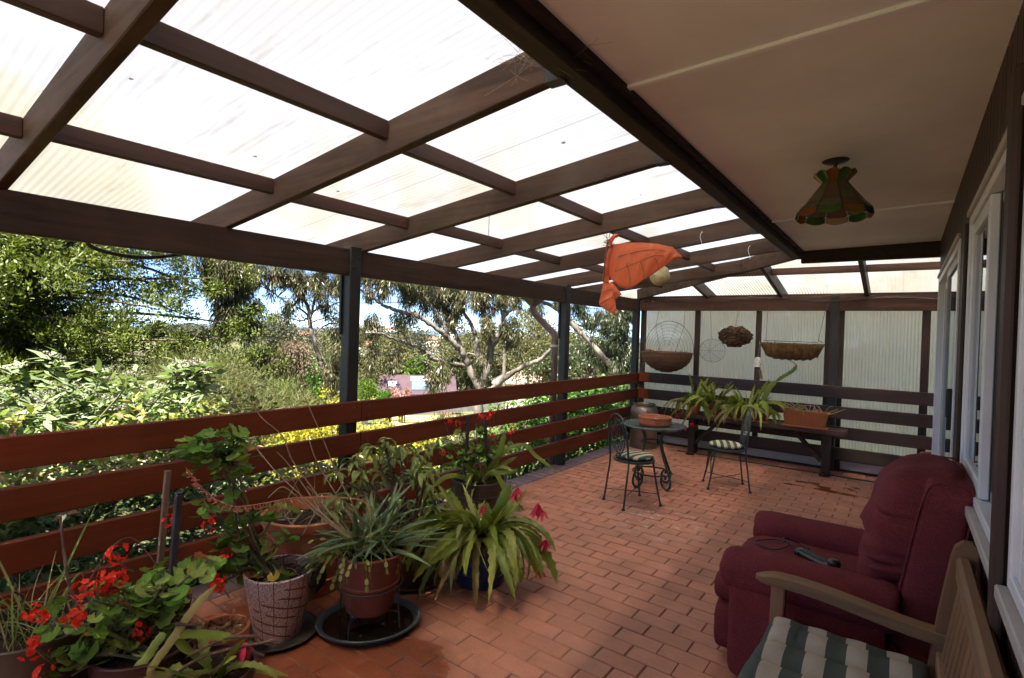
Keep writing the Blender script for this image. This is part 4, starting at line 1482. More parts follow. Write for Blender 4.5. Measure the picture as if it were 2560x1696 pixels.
def kite():
    o = thing('orange_hanging', 'orange vinyl wing shaped hanging with dark seams tied under a rafter', 'ornament', (-1.785, 3.6, 1.76))
    m, t, out = new_mat('orange_vinyl')
    n = noise_(t, 6, 5, .65)
    n2 = noise_(t, 1.0, 5, .7, stretch=(5, 5, 20))
    c = ramp(t, [(.35, (.80, .21, .085)), (.65, (.70, .16, .06))], n).outputs[0]
    c = mixc(t, math_(t, 'MULTIPLY', ramp(t, [(.55, (0, 0, 0)), (.72, (1, 1, 1))], n2).outputs[0], .4), c, (.45, .25, .2))
    p = princ(t, None, c, .5, .35, 0, bump_(t, n, .3, .01))
    tr = t.nodes.new('ShaderNodeBsdfTranslucent')
    t.links.new(c, tr.inputs[0])
    mx = t.nodes.new('ShaderNodeMixShader')
    mx.inputs[0].default_value = .35
    t.links.new(p.outputs[0], mx.inputs[1])
    t.links.new(tr.outputs[0], mx.inputs[2])
    t.links.new(mx.outputs[0], out.inputs[0])

    def lerp(poly, k):
        poly = np.asarray(poly, float)
        s = np.concatenate([[0], np.cumsum(np.linalg.norm(np.diff(poly, axis=0), axis=1))])
        s /= s[-1]
        return np.array([np.interp(k, s, poly[:, i]) for i in range(2)])

    def sheet(topl, botl, nu, nv, bulge, name):
        P = np.zeros((nu, nv, 3))
        for i in range(nu):
            a, b = lerp(topl, i / (nu - 1)), lerp(botl, i / (nu - 1))
            for j in range(nv):
                q = j / (nv - 1)
                xz = a * (1 - q) + b * q
                yy = 3.6 - bulge * math.sin(math.pi * q) * (.4 + .6 * math.sin(math.pi * i / (nu - 1))) + .007 * math.sin(i * 1.1 + q * 3.0) * math.sin(math.pi * q)
                P[i, j] = (xz[0], yy, xz[1])
        ob = G().grid(P).build(name, m, o, smooth=70)
        md = ob.modifiers.new('thickness', 'SOLIDIFY')
        md.thickness = .003
        return ob, P
    wing, P = sheet([(-1.78, 2.285), (-1.66, 2.288), (-1.545, 2.282), (-1.42, 2.262), (-1.311, 2.231), (-1.241, 2.157)],
                    [(-1.805, 2.06), (-1.765, 2.02), (-1.70, 1.965), (-1.643, 1.95), (-1.60, 1.956), (-1.45, 2.05), (-1.30, 2.150), (-1.241, 2.150)], 34, 16, .02, 'wing')
    ob, P2 = sheet([(-1.80, 2.26), (-1.825, 2.19), (-1.835, 2.10), (-1.84, 2.0)], [(-1.76, 2.285), (-1.775, 2.2), (-1.785, 2.10), (-1.79, 2.0)], 14, 8, .03, 'fold')
    ob, P3 = sheet([(-1.835, 2.01), (-1.85, 1.93), (-1.871, 1.84), (-1.80, 1.79), (-1.727, 1.755)], [(-1.765, 2.01), (-1.745, 1.97), (-1.74, 1.93), (-1.735, 1.88), (-1.722, 1.80)], 16, 10, .012, 'tail')
    ob, P4 = sheet([(-1.75, 1.99), (-1.72, 1.95), (-1.682, 1.913)], [(-1.755, 1.93), (-1.735, 1.89), (-1.725, 1.875)], 8, 8, .02, 'tail_flap')
    sm = G()
    sm.tube(smooth_path([P[i, j] - (0, .004, 0) for i, j in ((2, 6), (8, 4), (15, 3), (22, 3), (28, 5))], 6), .0018, 4)
    sm.tube(smooth_path([P[i, j] - (0, .004, 0) for i, j in ((4, 11), (9, 8), (14, 7), (20, 6), (25, 7))], 6), .0018, 4)
    for i in (9, 15, 21):
        sm.tube(smooth_path([P[i, 7] - (0, .004, 0), P[i + 1, 9] - (0, .004, 0), P[i + 2, 12] - (0, .004, 0), P[i + 2, 14] - (0, .004, 0)], 5), .0018, 4)
    for i in (4, 8, 12):
        sm.tube([P3[i, j] - (0, .004, 0) for j in range(1, 9)], .002, 4)
    sm.build('seams', M['bark_twig'], o)
    G().tube([(-1.787, 3.55, 2.31), (-1.80, 3.54, 2.15), (-1.812, 3.55, 2.0)], .006, 6).build('stick', M['terra_red'], o, smooth=60)
    kn = G()
    kn.tube(smooth_path([(-1.78, 3.57, 2.28), (-1.76, 3.56, 2.315), (-1.735, 3.57, 2.345), (-1.722, 3.57, 2.335)], 4), [.02, .018, .016, .016, .016, .016, .015, .014, .013, .014, .016, .018, .012], 8)
    kn.build('knot', m, o, smooth=60)
    g = G()
    for i in range(10):
        p = np.array([-1.785, 3.565, 2.29])
        g.tube(smooth_path([p, p + rng.normal(0, .02, 3), p + rng.normal(0, .035, 3)], 4), .002, 4)
    g.tube([(-1.785, 3.565, 2.29), (-1.79, 3.58, 2.35), (-1.79, 3.6, 2.40)], .0025, 5)
    g.build('ties', M['terra_red'], o)


kite()

m, t, out = new_mat('cracked_cream')
n = noise_(t, 13, 6, .75, dist=1.2)
c = ramp(t, [(.35, (.10, .075, .035)), (.44, (.46, .38, .21)), (.7, (.60, .52, .32))], n).outputs[0]
princ(t, out, c, .8, .2, 0, bump_(t, n, .5, .01))
bl = thing('hanging_ball', 'cream cracked ball hanging behind the orange wing', 'ball', (-1.81, 4.66, 2.073))
g = G()
soft(g, (-1.81, 4.66, 2.168), (.093, .093, .092), 1, 1, 32, 20, .006, 12)
g.build('ball', m, bl, smooth=80)
G().tube([(-1.81, 4.66, 2.258), (-1.81, 4.64, 2.37)], .0025, 5).build('cord', W, bl)

# lamp
LP = thing('pendant_lamp', 'stained glass pendant lamp in green and amber under the pale soffit', 'lamp', (-.325, 3.25, 2.25))
M['lamp_metal'] = plain('lamp_metal', (.05, .03, .026), (.03, .02, .018), .5, .4, 10)
M['lead'] = plain('lead_came', (.10, .11, .13), (.07, .075, .09), .4, .5, 20, metal=.6)


def stained(name, c):
    m, t, out = new_mat(name)
    n = noise_(t, 16, 4, .6)
    col = mixc(t, n, c, tuple(x * .55 for x in c))
    p = princ(t, None, col, .18, .5)
    tr = t.nodes.new('ShaderNodeBsdfTranslucent')
    t.links.new(col, tr.inputs[0])
    mx = t.nodes.new('ShaderNodeMixShader')
    mx.inputs[0].default_value = .5
    t.links.new(p.outputs[0], mx.inputs[1])
    t.links.new(tr.outputs[0], mx.inputs[2])
    t.links.new(mx.outputs[0], out.inputs[0])
    return m


SG = [stained('glass_green', (.12, .25, .045)), stained('glass_amber', (.48, .25, .045)), stained('glass_green_dark', (.07, .18, .035)), stained('glass_orange', (.46, .14, .03))]
SB = [stained('glass_smoke', (.30, .29, .17)), stained('glass_brown', (.32, .21, .12))]
lx, ly = -.325, 3.25
G().lathe([(0, 2.574), (.062, 2.574), (.066, 2.565), (.05, 2.556), (.014, 2.552), (.009, 2.54), (.009, 2.47), (0, 2.465)], 28, (lx, ly, 0)).build('ceiling_rose', M['lamp_metal'], LP, smooth=35)
NP = 10
lv = [(.100, 2.492), (.058, 2.450), (.140, 2.338), (.174, 2.304)]


def pane(r0, z0, r1, z1, k, mat, name, arc=0.0):
    a0, a1 = k / NP * 2 * math.pi + .02, (k + 1) / NP * 2 * math.pi - .02
    P = []
    for a in np.linspace(a0, a1, 7):
        w_ = math.cos((a - (a0 + a1) / 2))
        f_ = math.cos(math.pi / NP) / w_ if w_ else 1
        s_ = math.sin(math.pi * (a - a0) / (a1 - a0))
        P.append([(lx + r0 * f_ * math.cos(a), ly + r0 * f_ * math.sin(a), z0 + (arc * s_ if z0 > z1 and r0 > r1 else 0)),
                  (lx + r1 * f_ * math.cos(a), ly + r1 * f_ * math.sin(a), z1 - (arc * s_ if not (z0 > z1 and r0 > r1) else 0))])
    ob = G().grid(np.array(P)).build(name, mat, LP)
    md = ob.modifiers.new('thickness', 'SOLIDIFY')
    md.thickness = .0025
    # lead edge
    q = [p[0] for p in P] + [p[1] for p in P[::-1]]
    G().tube(q, .0022, 5, closed=True).build('lead_edge', M['lead'], ob)


for k in range(NP):
    pane(lv[0][0], lv[0][1], lv[1][0], lv[1][1], k, SG[k % 4], 'crown_pane', .012)
    pane(lv[1][0], lv[1][1], lv[2][0], lv[2][1], k, SB[k % 2], 'shade_pane', .006)
    pane(lv[2][0], lv[2][1], lv[3][0], lv[3][1], k, SB[(k + 1) % 2], 'lower_pane', .006)
    pane(lv[3][0], lv[3][1] - .006, .180, 2.272, k, SG[(k + 1) % 4], 'skirt_pane', .012)
g = G()
soft(g, (lx, ly, 2.37), (.028, .028, .04), 1, 1, 16, 12)
g.build('bulb', M['white_strip'], LP, smooth=80)
G().tube([(lx, ly, 2.47), (lx, ly, 2.405)], .015, 10).build('bulb_holder', M['black_plastic'], LP, smooth=40)

# hooks and a short chain under the rafters
for nm, px, py, yy, lab in (('chain', 1221, 606, 2.575, 'short fine chain hanging from a rafter left of the orange wing'),):
    f = LENS / 36 * 2560
    r_ = (px - 1280) / f * rt - (py - 848) / f * up + fw
    p = CAM + r_ * yy / r_[1]
    g = G()
    for i in range(14):
        z = zb(p[0]) - .004 - i * .012
        pl = [(p[0] + (.003 * math.cos(a) if i % 2 else 0), yy + (0 if i % 2 else .003 * math.cos(a)), z + .007 * math.sin(a)) for a in np.linspace(0, 6.28, 9)[:-1]]
        g.tube(pl, .0011, 4, closed=True)
    o = single('chain', g, M['wire'], (p[0], yy, zb(p[0])))
    tag(o, lab, 'chain')
for xx, yy, lab in ((-1.42, 4.60, 'bent wire hook on the rafter right of the orange wing'), (-1.26, 5.60, 'bent wire hook on the rafter nearest the hip corner')):
    z = zb(xx) + .09
    g = G().tube(smooth_path([(xx, yy, z), (xx, yy - .026, z), (xx - .01, yy - .032, z - .04), (xx + .005, yy - .03, z - .10), (xx + .012, yy - .036, z - .125)], 5), .0022, 5)
    tag(single('wire_hook', g, M['white_strip'], (xx, yy, z), 60), lab, 'hook')

M['web'] = plain('cobweb_grey', (.30, .26, .22), (.22, .19, .16), .9, .1, 20)
# cobweb at the first hanger, dry leaves on the floor
g = G()
r_ = np.random.default_rng(9)
b_ = np.array([-1.03, 1.50, zb(-1.03) + .10])
for i in range(70):
    p = b_ + r_.normal(0, 1, 3) * (.07, .035, .05)
    e = b_ + r_.normal(0, 1, 3) * (.11, .05, .07) + (-.04, -.02, 0)
    g.tube(smooth_path([p, (p + e) / 2 - (0, 0, .012), e], 4), .0005, 3, cap=False)
tag(single('cobweb', g, M['web'], tuple(b_)), 'grey cobweb strands where the nearest full rafter meets the eave beam', 'cobweb')
fm = strap_leaf = G().add([(0, 0, .002), (.02, .011, .010), (.045, 0, .004), (.02, -.011, .008)], [(0, 1, 2), (0, 2, 3)]).mesh('fallen_leaf', M['dry'])
for x, y in ((-1.93, 2.28), (-1.75, 2.5), (-.95, 3.9), (-1.2, 4.6), (-1.0, 7.2), (-.85, 7.25), (-1.9, 3.1), (-2.0, 1.9)):
    tag(put('fallen_leaf', fm, None, (x, y, .001), (0, 0, r_.uniform(0, 6)), r_.uniform(.7, 1.2)), 'small dry leaf fallen on the brick floor', 'leaf', 'dry leaves on the floor')
# ------------------------------------------------------------------ pots and plants
M['epi'] = leaf_mat('orchid_cactus_leaf', [(.16, .21, .028), (.30, .32, .06), (.22, .26, .04), (.11, .16, .025), (.35, .35, .09)], .2, .4, .35)
M['epi_old'] = leaf_mat('old_cactus_leaf', [(.26, .22, .07), (.20, .15, .05), (.16, .17, .04)], .15, .5, .3)
M['aloe'] = leaf_mat('aloe_leaf', [(.075, .12, .05), (.12, .17, .075), (.06, .10, .045)], .08, .45, .35)
M['geranium'] = leaf_mat('geranium_leaf', [(.10, .20, .025), (.15, .27, .04), (.075, .16, .02), (.19, .28, .055), (.24, .27, .06)], .3, .65, .18)
M['geranium_old'] = leaf_mat('geranium_old_leaf', [(.30, .22, .03), (.35, .12, .04), (.22, .2, .05)], .25, .6, .2)
M['flower_red'] = leaf_mat('geranium_petal', [(.80, .035, .012), (.9, .06, .02), (.7, .02, .012)], .3, .5, .3, (1.1, .6, .5))
M['flower_pink'] = leaf_mat('cactus_bud', [(.55, .02, .055), (.45, .015, .04), (.62, .04, .09)], .2, .4, .35, (1.1, .5, .6))
M['flower_coral'] = leaf_mat('aloe_flower', [(.60, .17, .12), (.5, .22, .14), (.45, .12, .08)], .2, .5, .3)
M['jade'] = leaf_mat('drooping_leaf', [(.19, .235, .045), (.24, .27, .065), (.14, .185, .038)], .2, .42, .35)
M['grass'] = leaf_mat('grass_blade', [(.12, .19, .03), (.20, .24, .06), (.33, .27, .12)], .3, .5, .3)
M['saucer_grey'] = plain('grey_plastic', (.055, .065, .075), (.04, .048, .056), .45, .45, 6)
M['pot_dark'] = plain('dark_plastic', (.022, .017, .015), (.035, .024, .02), .5, .4, 6, stretch=(14, 14, 1), bump=.5, bscale=10)
M['pot_maroon'] = plain('maroon_glaze', (.055, .016, .014), (.03, .01, .01), .3, .5, 6)
M['pot_blue'] = plain('blue_glaze', (.018, .035, .075), (.012, .022, .05), .3, .5, 6)
M['pot_olive'] = plain('brown_glaze', (.075, .05, .032), (.05, .032, .022), .4, .45, 6)
M['stake_wood'] = wood('stake_wood', (.26, .17, .12), (.17, .11, .08), 2, .8, .2)
M['stake_black'] = plain('stake_black', (.025, .027, .032), (.04, .042, .048), .55, .35, 10)

m, t, out = new_mat('speckled_glaze')
tc = t.nodes.new('ShaderNodeTexCoord').outputs['Object']
vo = noise_(t, 190, 2, .6, tc)
c = ramp(t, [(.42, (.20, .08, .08)), (.50, (.50, .41, .40))], vo).outputs[0]
sx = t.nodes.new('ShaderNodeSeparateXYZ')
t.links.new(tc, sx.inputs[0])
ang = math_(t, 'ARCTAN2', sx.outputs[1], sx.outputs[0])
wob = math_(t, 'MULTIPLY', math_(t, 'SUBTRACT', noise_(t, 12, 3, .6, tc), .5), .10)
gx = math_(t, 'ABSOLUTE', math_(t, 'SUBTRACT', math_(t, 'FRACT', math_(t, 'ADD', math_(t, 'MULTIPLY', ang, 2.2), wob)), .5))
gz = math_(t, 'ABSOLUTE', math_(t, 'SUBTRACT', math_(t, 'FRACT', math_(t, 'ADD', math_(t, 'MULTIPLY', sx.outputs[2], 20.0), math_(t, 'ADD', math_(t, 'MULTIPLY', ang, .8), math_(t, 'MULTIPLY', wob, 3.0)))), .5))
zone = math_(t, 'GREATER_THAN', noise_(t, 5, 2, .5, tc), .46)
ln = math_(t, 'MAXIMUM', math_(t, 'LESS_THAN', gx, .035), math_(t, 'MULTIPLY', math_(t, 'LESS_THAN', gz, .09), zone))
c = mixc(t, ln, c, (.16, .04, .035))
princ(t, out, c, .4, .4, 0, bump_(t, vo, .3, .003))
M['speckle'] = m


def pot_prof(r0, r1, h, rim=.0, lip=.03, th=.012, ribs=()):
    p = [(0, 0), (r0, 0)]
    zs = sorted(set([h - lip] + [q for q in ribs]))
    for q in ribs:
        rq = r0 + (r1 - r0) * q / h
        p += [(rq, q - .008), (rq + .006, q - .004), (rq + .006, q + .004), (rq, q + .008)]
    rl = r0 + (r1 - r0) * (h - lip) / h
    p += [(rl, h - lip), (rl + rim, h - lip + .003), (r1 + rim, h - .004), (r1 + rim - .003, h), (r1 - th, h), (r1 - th - .004, h - .02), (rl - th, h * .78)]
    return p


def potted(name, label, loc, r0, r1, h, mat, group=None, soil='soil', z0=0.0, **kw):
    o = thing(name, label, 'potted plant', (loc[0], loc[1], z0), 0, group)
    pt = G().lathe(pot_prof(r0, r1, h, **kw), 44).build('pot', mat, o, smooth=35, local=True)
    g = G()
    n = 20
    rr_ = r1 - .02
    P = [[(q * rr_ * math.cos(a), q * rr_ * math.sin(a), h * .86 + rng.normal(0, .004) + .012 * (1 - q)) for q in np.linspace(0.02, 1, 6)] for a in np.linspace(0, 6.283, n + 1)[:-1]]
    g.grid(np.array(P), closeu=True)
    g.build('soil', M[soil], pt, smooth=60, local=True)
    return o


def strap(L, wd, el0, droop, notch=.18, nseg=14, fold=.25, taper=.5, twist=0.0):
    """curved strap leaf from the origin along +x; el0 start elevation, droop total bend"""
    pts = [np.zeros(3)]
    a = el0
    for i in range(nseg):
        pts.append(pts[-1] + np.array([math.cos(a), 0, math.sin(a)]) * L / nseg)
        a -= droop / nseg * (1.3 - .6 * i / nseg)
    pts = np.array(pts)
    P = []
    a = el0
    for i, p in enumerate(pts):
        k = i / nseg
        w_ = wd * (min(1, .35 + 2.2 * k)) * (1 - max(0, k - taper) ** 2 / (1 - taper) ** 2 * .85)
        w_ *= 1 - notch * (i % 2)
        tn = nrm(pts[min(i + 1, nseg)] - pts[max(i - 1, 0)])
        nn = np.array([-tn[2], 0, tn[0]])
        b = np.array([0, 1.0, 0])
        tw = twist * k
        b2 = b * math.cos(tw) + nn * math.sin(tw)
        n2 = nn * math.cos(tw) - b * math.sin(tw)
        P.append([p - b2 * w_ + n2 * w_ * fold, p - b2 * w_ * .45 + n2 * w_ * fold * .25, p, p + b2 * w_ * .45 + n2 * w_ * fold * .25, p + b2 * w_ + n2 * w_ * fold])
    return G().grid(np.array(P))


EPI = []
_r = np.random.default_rng(21)
for i in range(14):
    el, dr = (_r.uniform(.5, 1.25), _r.uniform(1.6, 2.7)) if i < 9 else (_r.uniform(.9, 1.45), _r.uniform(.3, 1.0))
    EPI.append(strap(1.0, _r.uniform(.055, .078), el, dr, .36, 20, .28, .6, _r.normal(0, 1.0)).mesh('leaf', M['epi'], 70))
EPI_OLD = [strap(1.0, .06, .9, 2.5, .2, 16, .2, .6, .4).mesh('leaf', M['epi_old'], 70), strap(1.0, .05, .6, 2.0, .2, 16, .2, .6, -.5).mesh('leaf', M['epi_old'], 70)]
BUD = []
for i in range(2):
    g = G()
    for k in range(7):
        a = k / 7 * 6.283
        q = strap(.075, .011, -1.1 + .25 * (k % 2), .25 - .5 * (i), 0, 6, .3, .5)
        V_ = np.concatenate(q.v) @ rotz(a).T
        g.add(V_, q.f)
    g.tube([(0, 0, .0), (0, 0, -.03)], [.009, .012], 7)
    BUD.append(g.mesh('flower', M['flower_pink'], 60))


def epi(o, n, L, z, rad=.08, seed=0, up_frac=.25, sector=None, old=.06, wfac=1.0):
    r_ = np.random.default_rng(seed)
    for i in range(n):
        a = r_.uniform(0, 6.283) if sector is None else r_.uniform(*sector)
        q = rad * math.sqrt(r_.uniform())
        up_ = r_.uniform() < up_frac
        me = EPI_OLD[r_.integers(2)] if r_.uniform() < old else EPI[r_.integers(9, 14) if up_ else r_.integers(0, 9)]
        s = r_.uniform(*L) * (.8 if up_ else 1.0)
        wf_ = min(1.5, .36 / s) * wfac * r_.uniform(.8, 1.2)
        put('leaf', me, o, (q * math.cos(a), q * math.sin(a), z), (r_.normal(0, .25), r_.normal(0, .12), a + r_.normal(0, .3)), (s, s * wf_, s))


def buds(o, pts):
    for i, p in enumerate(pts):
        put('flower', BUD[i % 2], o, p, (rng.normal(0, .35), rng.normal(0, .35), rng.uniform(0, 6)), rng.uniform(.8, 1.15))


# geranium leaf: scalloped cupped disc, and flower head
GL = []
for k in range(3):
    r_ = np.random.default_rng(40 + k)
    n = 22
    P = []
    for i in range(n):
        a = -2.75 + 5.5 * i / (n - 1)
        rad = 1 + .09 * math.cos(a * 7) + .03 * r_.normal()
        row = []
        for q in (0.0, .5, 1.0):
            row.append((q * rad * math.cos(a), q * rad * math.sin(a), (.16 + .05 * k) * q * q + .05 * q * math.cos(a * 7 + k)))
        P.append(row)
    GL.append(G().grid(np.array(P)).mesh('leaf', M['geranium'], 70))
    GL[-1].materials[0] = M['geranium']
GLO = GL[0].copy()
GLO.materials[0] = M['geranium_old']
GF = []
for k in range(3):
    r_ = np.random.default_rng(60 + k)
    g = G()
    for i in range(9 + 2 * k):
        d = nrm(r_.normal(0, 1, 3) + (0, 0, .5))
        c = d * .036 * r_.uniform(.75, 1.2)
        ax = nrm(np.cross(d, r_.normal(0, 1, 3)))
        ay = np.cross(d, ax)
        for p in range(5):
            a = p / 5 * 6.283
            e = math.cos(a) * ax + math.sin(a) * ay
            s = np.cross(d, e)
            w_ = .0062
            g.add([c, c + e * .009 + s * w_ + d * .003, c + e * .0150 + d * .004, c + e * .009 - s * w_ + d * .003], [(0, 1, 2, 3)])
    GF.append(g.mesh('flower_head', M['flower_red']))


def geranium(o, stems, leaves_per, leaf_r, flowers, seed=0, old=.06, spread=.07, tipf=.33):
    """stems: list of polylines local to o; leaves gather round the upper part of each stem"""
    r_ = np.random.default_rng(seed)
    st = G()
    for s, nl in zip(stems, leaves_per):
        P = smooth_path(s, 6)
        st.tube(P, np.linspace(.0075, .004, len(P)), 6)
        for i in range(nl):
            k = 1 - abs(r_.normal(0, tipf))
            k = min(1, max(.08, k))
            b = P[int(k * (len(P) - 1))]
            d = nrm(r_.normal(0, 1, 3) * (1, 1, .45) + (0, 0, .35))
            e = b + d * r_.uniform(.35, 1.2) * spread
            st.tube([b, (b + e) / 2 + (0, 0, .008), e], .0018, 4, cap=False)
            tilt = r_.normal(0, .42, 2)
            put('leaf', GLO if r_.uniform() < old else GL[r_.integers(3)], o, e, (tilt[0] + .25 * d[1] * -1, tilt[1] + .3 * d[0], math.atan2(d[1], d[0])), leaf_r * r_.uniform(.6, 1.2))
    for b, e in flowers:
        b, e = np.asarray(b, float), np.asarray(e, float)
        st.tube(smooth_path([b, (b + e) / 2 + r_.normal(0, .02, 3), e], 4), .002, 5)
        put('flower_head', GF[r_.integers(3)], o, e, r_.uniform(0, 6, 3), r_.uniform(.7, 1.05))
    st.build('stems', M['stem_green'], o, smooth=60, local=True)


def L(o, *pts): return [np.asarray(p, float) - np.asarray(o.location) for p in pts]


def on_axis(px, py, x0, y0):
    """world point on the photo ray nearest to the vertical line through x0, y0"""
    f = LENS / 36 * 2560
    r_ = (px - 1280) / f * rt - (py - 848) / f * up + fw
    h = r_[:2]
    return CAM + r_ * ((x0 * h[0] + y0 * h[1]) / (h @ h))


# --- left foreground: brown tub with grass and bare branches
o = potted('potted_plant', 'wide brown tub with grass and bare branches at the lower left corner', (-2.72, .56), .17, .22, .40, M['pot_olive'])
g = G()
for px, py in ((0, 1510), (150, 1290), (35, 1480), (110, 1500)):
    e = on_axis(px, py, -2.72, .56)
    b = np.array([-2.72 + rng.normal(0, .05), .56 + rng.normal(0, .05), .36])
    g.tube(smooth_path(L(o, b, (b + e) / 2 + rng.normal(0, .03, 3), e), 5), np.linspace(.009, .004, 11), 6)
e = L(o, (-2.62, .62, .36), (-2.62, .75, .62), (-2.66, .86, .66), (-2.62, .95, .52))
g.tube(smooth_path(e, 6), .003, 5)
g.build('branches', M['bark_twig'], o, smooth=60, local=True)
GR = [strap(1.0, .008, 1.3, d, 0, 10, .4, .3).mesh('grass_blade', M['grass'], 60) for d in (.4, .9, 1.6, 2.2)]


def grass(o, n, Lr, z, rad, seed, el=1.0):
    r_ = np.random.default_rng(seed)
    for i in range(n):
        a = r_.uniform(0, 6.283)
        q = rad * math.sqrt(r_.uniform())
        s = r_.uniform(*Lr)
        put('grass_blade', GR[r_.integers(4)], o, (q * math.cos(a), q * math.sin(a), z), (r_.normal(0, .2), r_.normal(0, .2), r_.uniform(0, 6.28)), (s, s * 1.2, s))


grass(o, 60, (.12, .34), .34, .17, 5)
grass(o, 5, (.45, .6), .36, .05, 6)

# --- maroon pot with the flowering geranium
X0, Y0g = -2.44, .84
o = potted('potted_plant', 'dark maroon pot with red flowering geranium and black stake in the foreground', (X0, Y0g), .14, .185, .30, M['pot_maroon'])
st, nl = [], []
for px, py, n in ((120, 1560, 9), (230, 1500, 10), (330, 1480, 12), (400, 1470, 12), (460, 1440, 10), (520, 1400, 8), (200, 1610, 12), (280, 1570, 14), (340, 1540, 12), (130, 1660, 12), (230, 1650, 14), (60, 1640, 6), (430, 1500, 10), (300, 1640, 10), (480, 1520, 8), (180, 1690, 8)):
    e = on_axis(px, py, X0 + rng.normal(0, .07), Y0g + rng.normal(0, .05))
    b = np.array([X0 + rng.normal(0, .05), Y0g + rng.normal(0, .05), .27])
    st.append(L(o, b, (b * .55 + e * .45) + (0, 0, .03), e))
    nl.append(n)
fl = []
for px, py in ((95, 1540), (297, 1383), (284, 1440), (210, 1470), (182, 1540), (354, 1580), (97, 1625), (105, 1685), (275, 1460), (250, 1470), (545, 1455)):
    e = on_axis(px, py, X0 + .03, Y0g)
    fl.append(L(o, e + (-.02, .06, -.10), e))
    fl.append(L(o, e + (-.02, .06, -.10), e + rng.normal(0, .018, 3)))
geranium(o, st, nl, .034, fl, 1, .06, .085)
e0, e1 = on_axis(447, 1231, X0, Y0g + .12), on_axis(415, 1570, X0, Y0g + .12)
G().beam(np.array(L(o, e1 - (0, 0, .12))[0]), np.array(L(o, e0)[0]), .024, .024, (1, 0, 0), .002).build('stake', M['stake_black'], o, local=True)

# --- small pots behind: timber stake, broken terracotta pot
o = potted('potted_plant', 'brown pot with upright timber stake close to the railing', (-2.86, 1.05), .10, .135, .24, M['terra_brown'])
e0, e1 = on_axis(420, 1177, -2.86, 1.05), on_axis(393, 1435, -2.86, 1.05)
G().beam(np.array(L(o, e1 - (0, 0, .16))[0]), np.array(L(o, e0)[0]), .026, .022, (1, 0, 0), .002).build('stake', M['stake_wood'], o, local=True)
st = [L(o, (-2.86, 1.05, .2), (-2.84, 1.0, .35), e) for e in (on_axis(560, 1420, -2.8, 1.1), on_axis(480, 1390, -2.8, 1.1), on_axis(430, 1420, -2.8, 1.05))]
geranium(o, st, (12, 12, 10), .030, [], 2, .1, .07)
o = potted('potted_plant', 'old terracotta pot of dead leaves behind the maroon pot', (-2.45, 1.16), .085, .112, .22, M['terra'], soil='dry')
g = G()
for i in range(110):
    a, q = rng.uniform(0, 6.28), .1 * math.sqrt(rng.uniform())
    p = np.array([q * math.cos(a), q * math.sin(a), .195 + rng.uniform(0, .035)])
    d = nrm(rng.normal(0, 1, 3) * (1, 1, .4)) * rng.uniform(.015, .03)
    s = nrm(np.cross(d, rng.normal(0, 1, 3))) * .010
    g.add([p, p + d * .5 + s, p + d, p + d * .5 - s], [(0, 1, 2, 3)])
g.build('dead_leaves', M['dry'], o, local=True)
# front trailing cactus pot: strap leaves, thorny stems
o = potted('potted_plant', 'low maroon pot with long strap leaves and thorny stems at the bottom edge', (-2.16, .98), .13, .165, .24, M['pot_maroon'])


def ribbon(o, pts, wd, mat, notch=.15, name='leaf'):
    P = smooth_path(pts, 6)
    n = len(P)
    rows = []
    view = nrm(CAM - np.asarray(o.location) - P.mean(0))
    for i, p in enumerate(P):
        k = i / (n - 1)
        tn = nrm(P[min(i + 1, n - 1)] - P[max(i - 1, 0)])
        b = nrm(np.cross(tn, view) + .35 * np.array([0, 0, 1]))
        nn = np.cross(tn, b)
        w_ = wd * min(1, .3 + 4 * k) * min(1, .15 + (1 - k) * 5) * (1 - notch * (i % 2))
        rows.append([p - b * w_ + nn * w_ * .2, p, p + b * w_ + nn * w_ * .2])
    return G().grid(np.array(rows)).build(name, mat, o, smooth=60, local=True)


ax = (-2.16, .98)
q = lambda px, py, dx=0, dy=0: on_axis(px, py, ax[0] + dx, ax[1] + dy)
ribbon(o, L(o, (-2.16, .98, .22), q(380, 1690), q(430, 1600), q(490, 1515), q(540, 1462)), .017, M['epi_old'])
ribbon(o, L(o, (-2.16, .98, .22), q(345, 1690, -.05), q(370, 1640, -.05), q(400, 1595, -.05), q(415, 1585, -.05)), .018, M['epi'])
ribbon(o, L(o, (-2.16, .98, .23), q(440, 1595), q(490, 1585), q(550, 1590), q(600, 1598)), .018, M['epi'])
ribbon(o, L(o, (-2.16, .98, .23), q(450, 1696), q(540, 1682), q(640, 1672), q(720, 1690)), .016, M['epi'])
th = G()
for a_, b_, c_ in (((430, 1690), (520, 1650), (690, 1600)), ((470, 1640), (560, 1610), (640, 1590)), ((440, 1560), (470, 1575), (505, 1560)), ((520, 1690), (600, 1640), (660, 1640))):
    P = smooth_path(L(o, q(*a_), q(*b_) + (0, 0, .02), q(*c_)), 8)
    th.tube(P, .006, 6)
    for p in P:
        for k in range(4):
            th.tube([p, p + nrm(rng.normal(0, 1, 3)) * .016], [.0013, .0003], 3, cap=False)
th.build('thorny_stem', M['bark_twig'], o, local=True)
buds(o, [L(o, q(612, 1610))[0]])
epi(o, 10, (.15, .3), .2, .08, 9, .2)

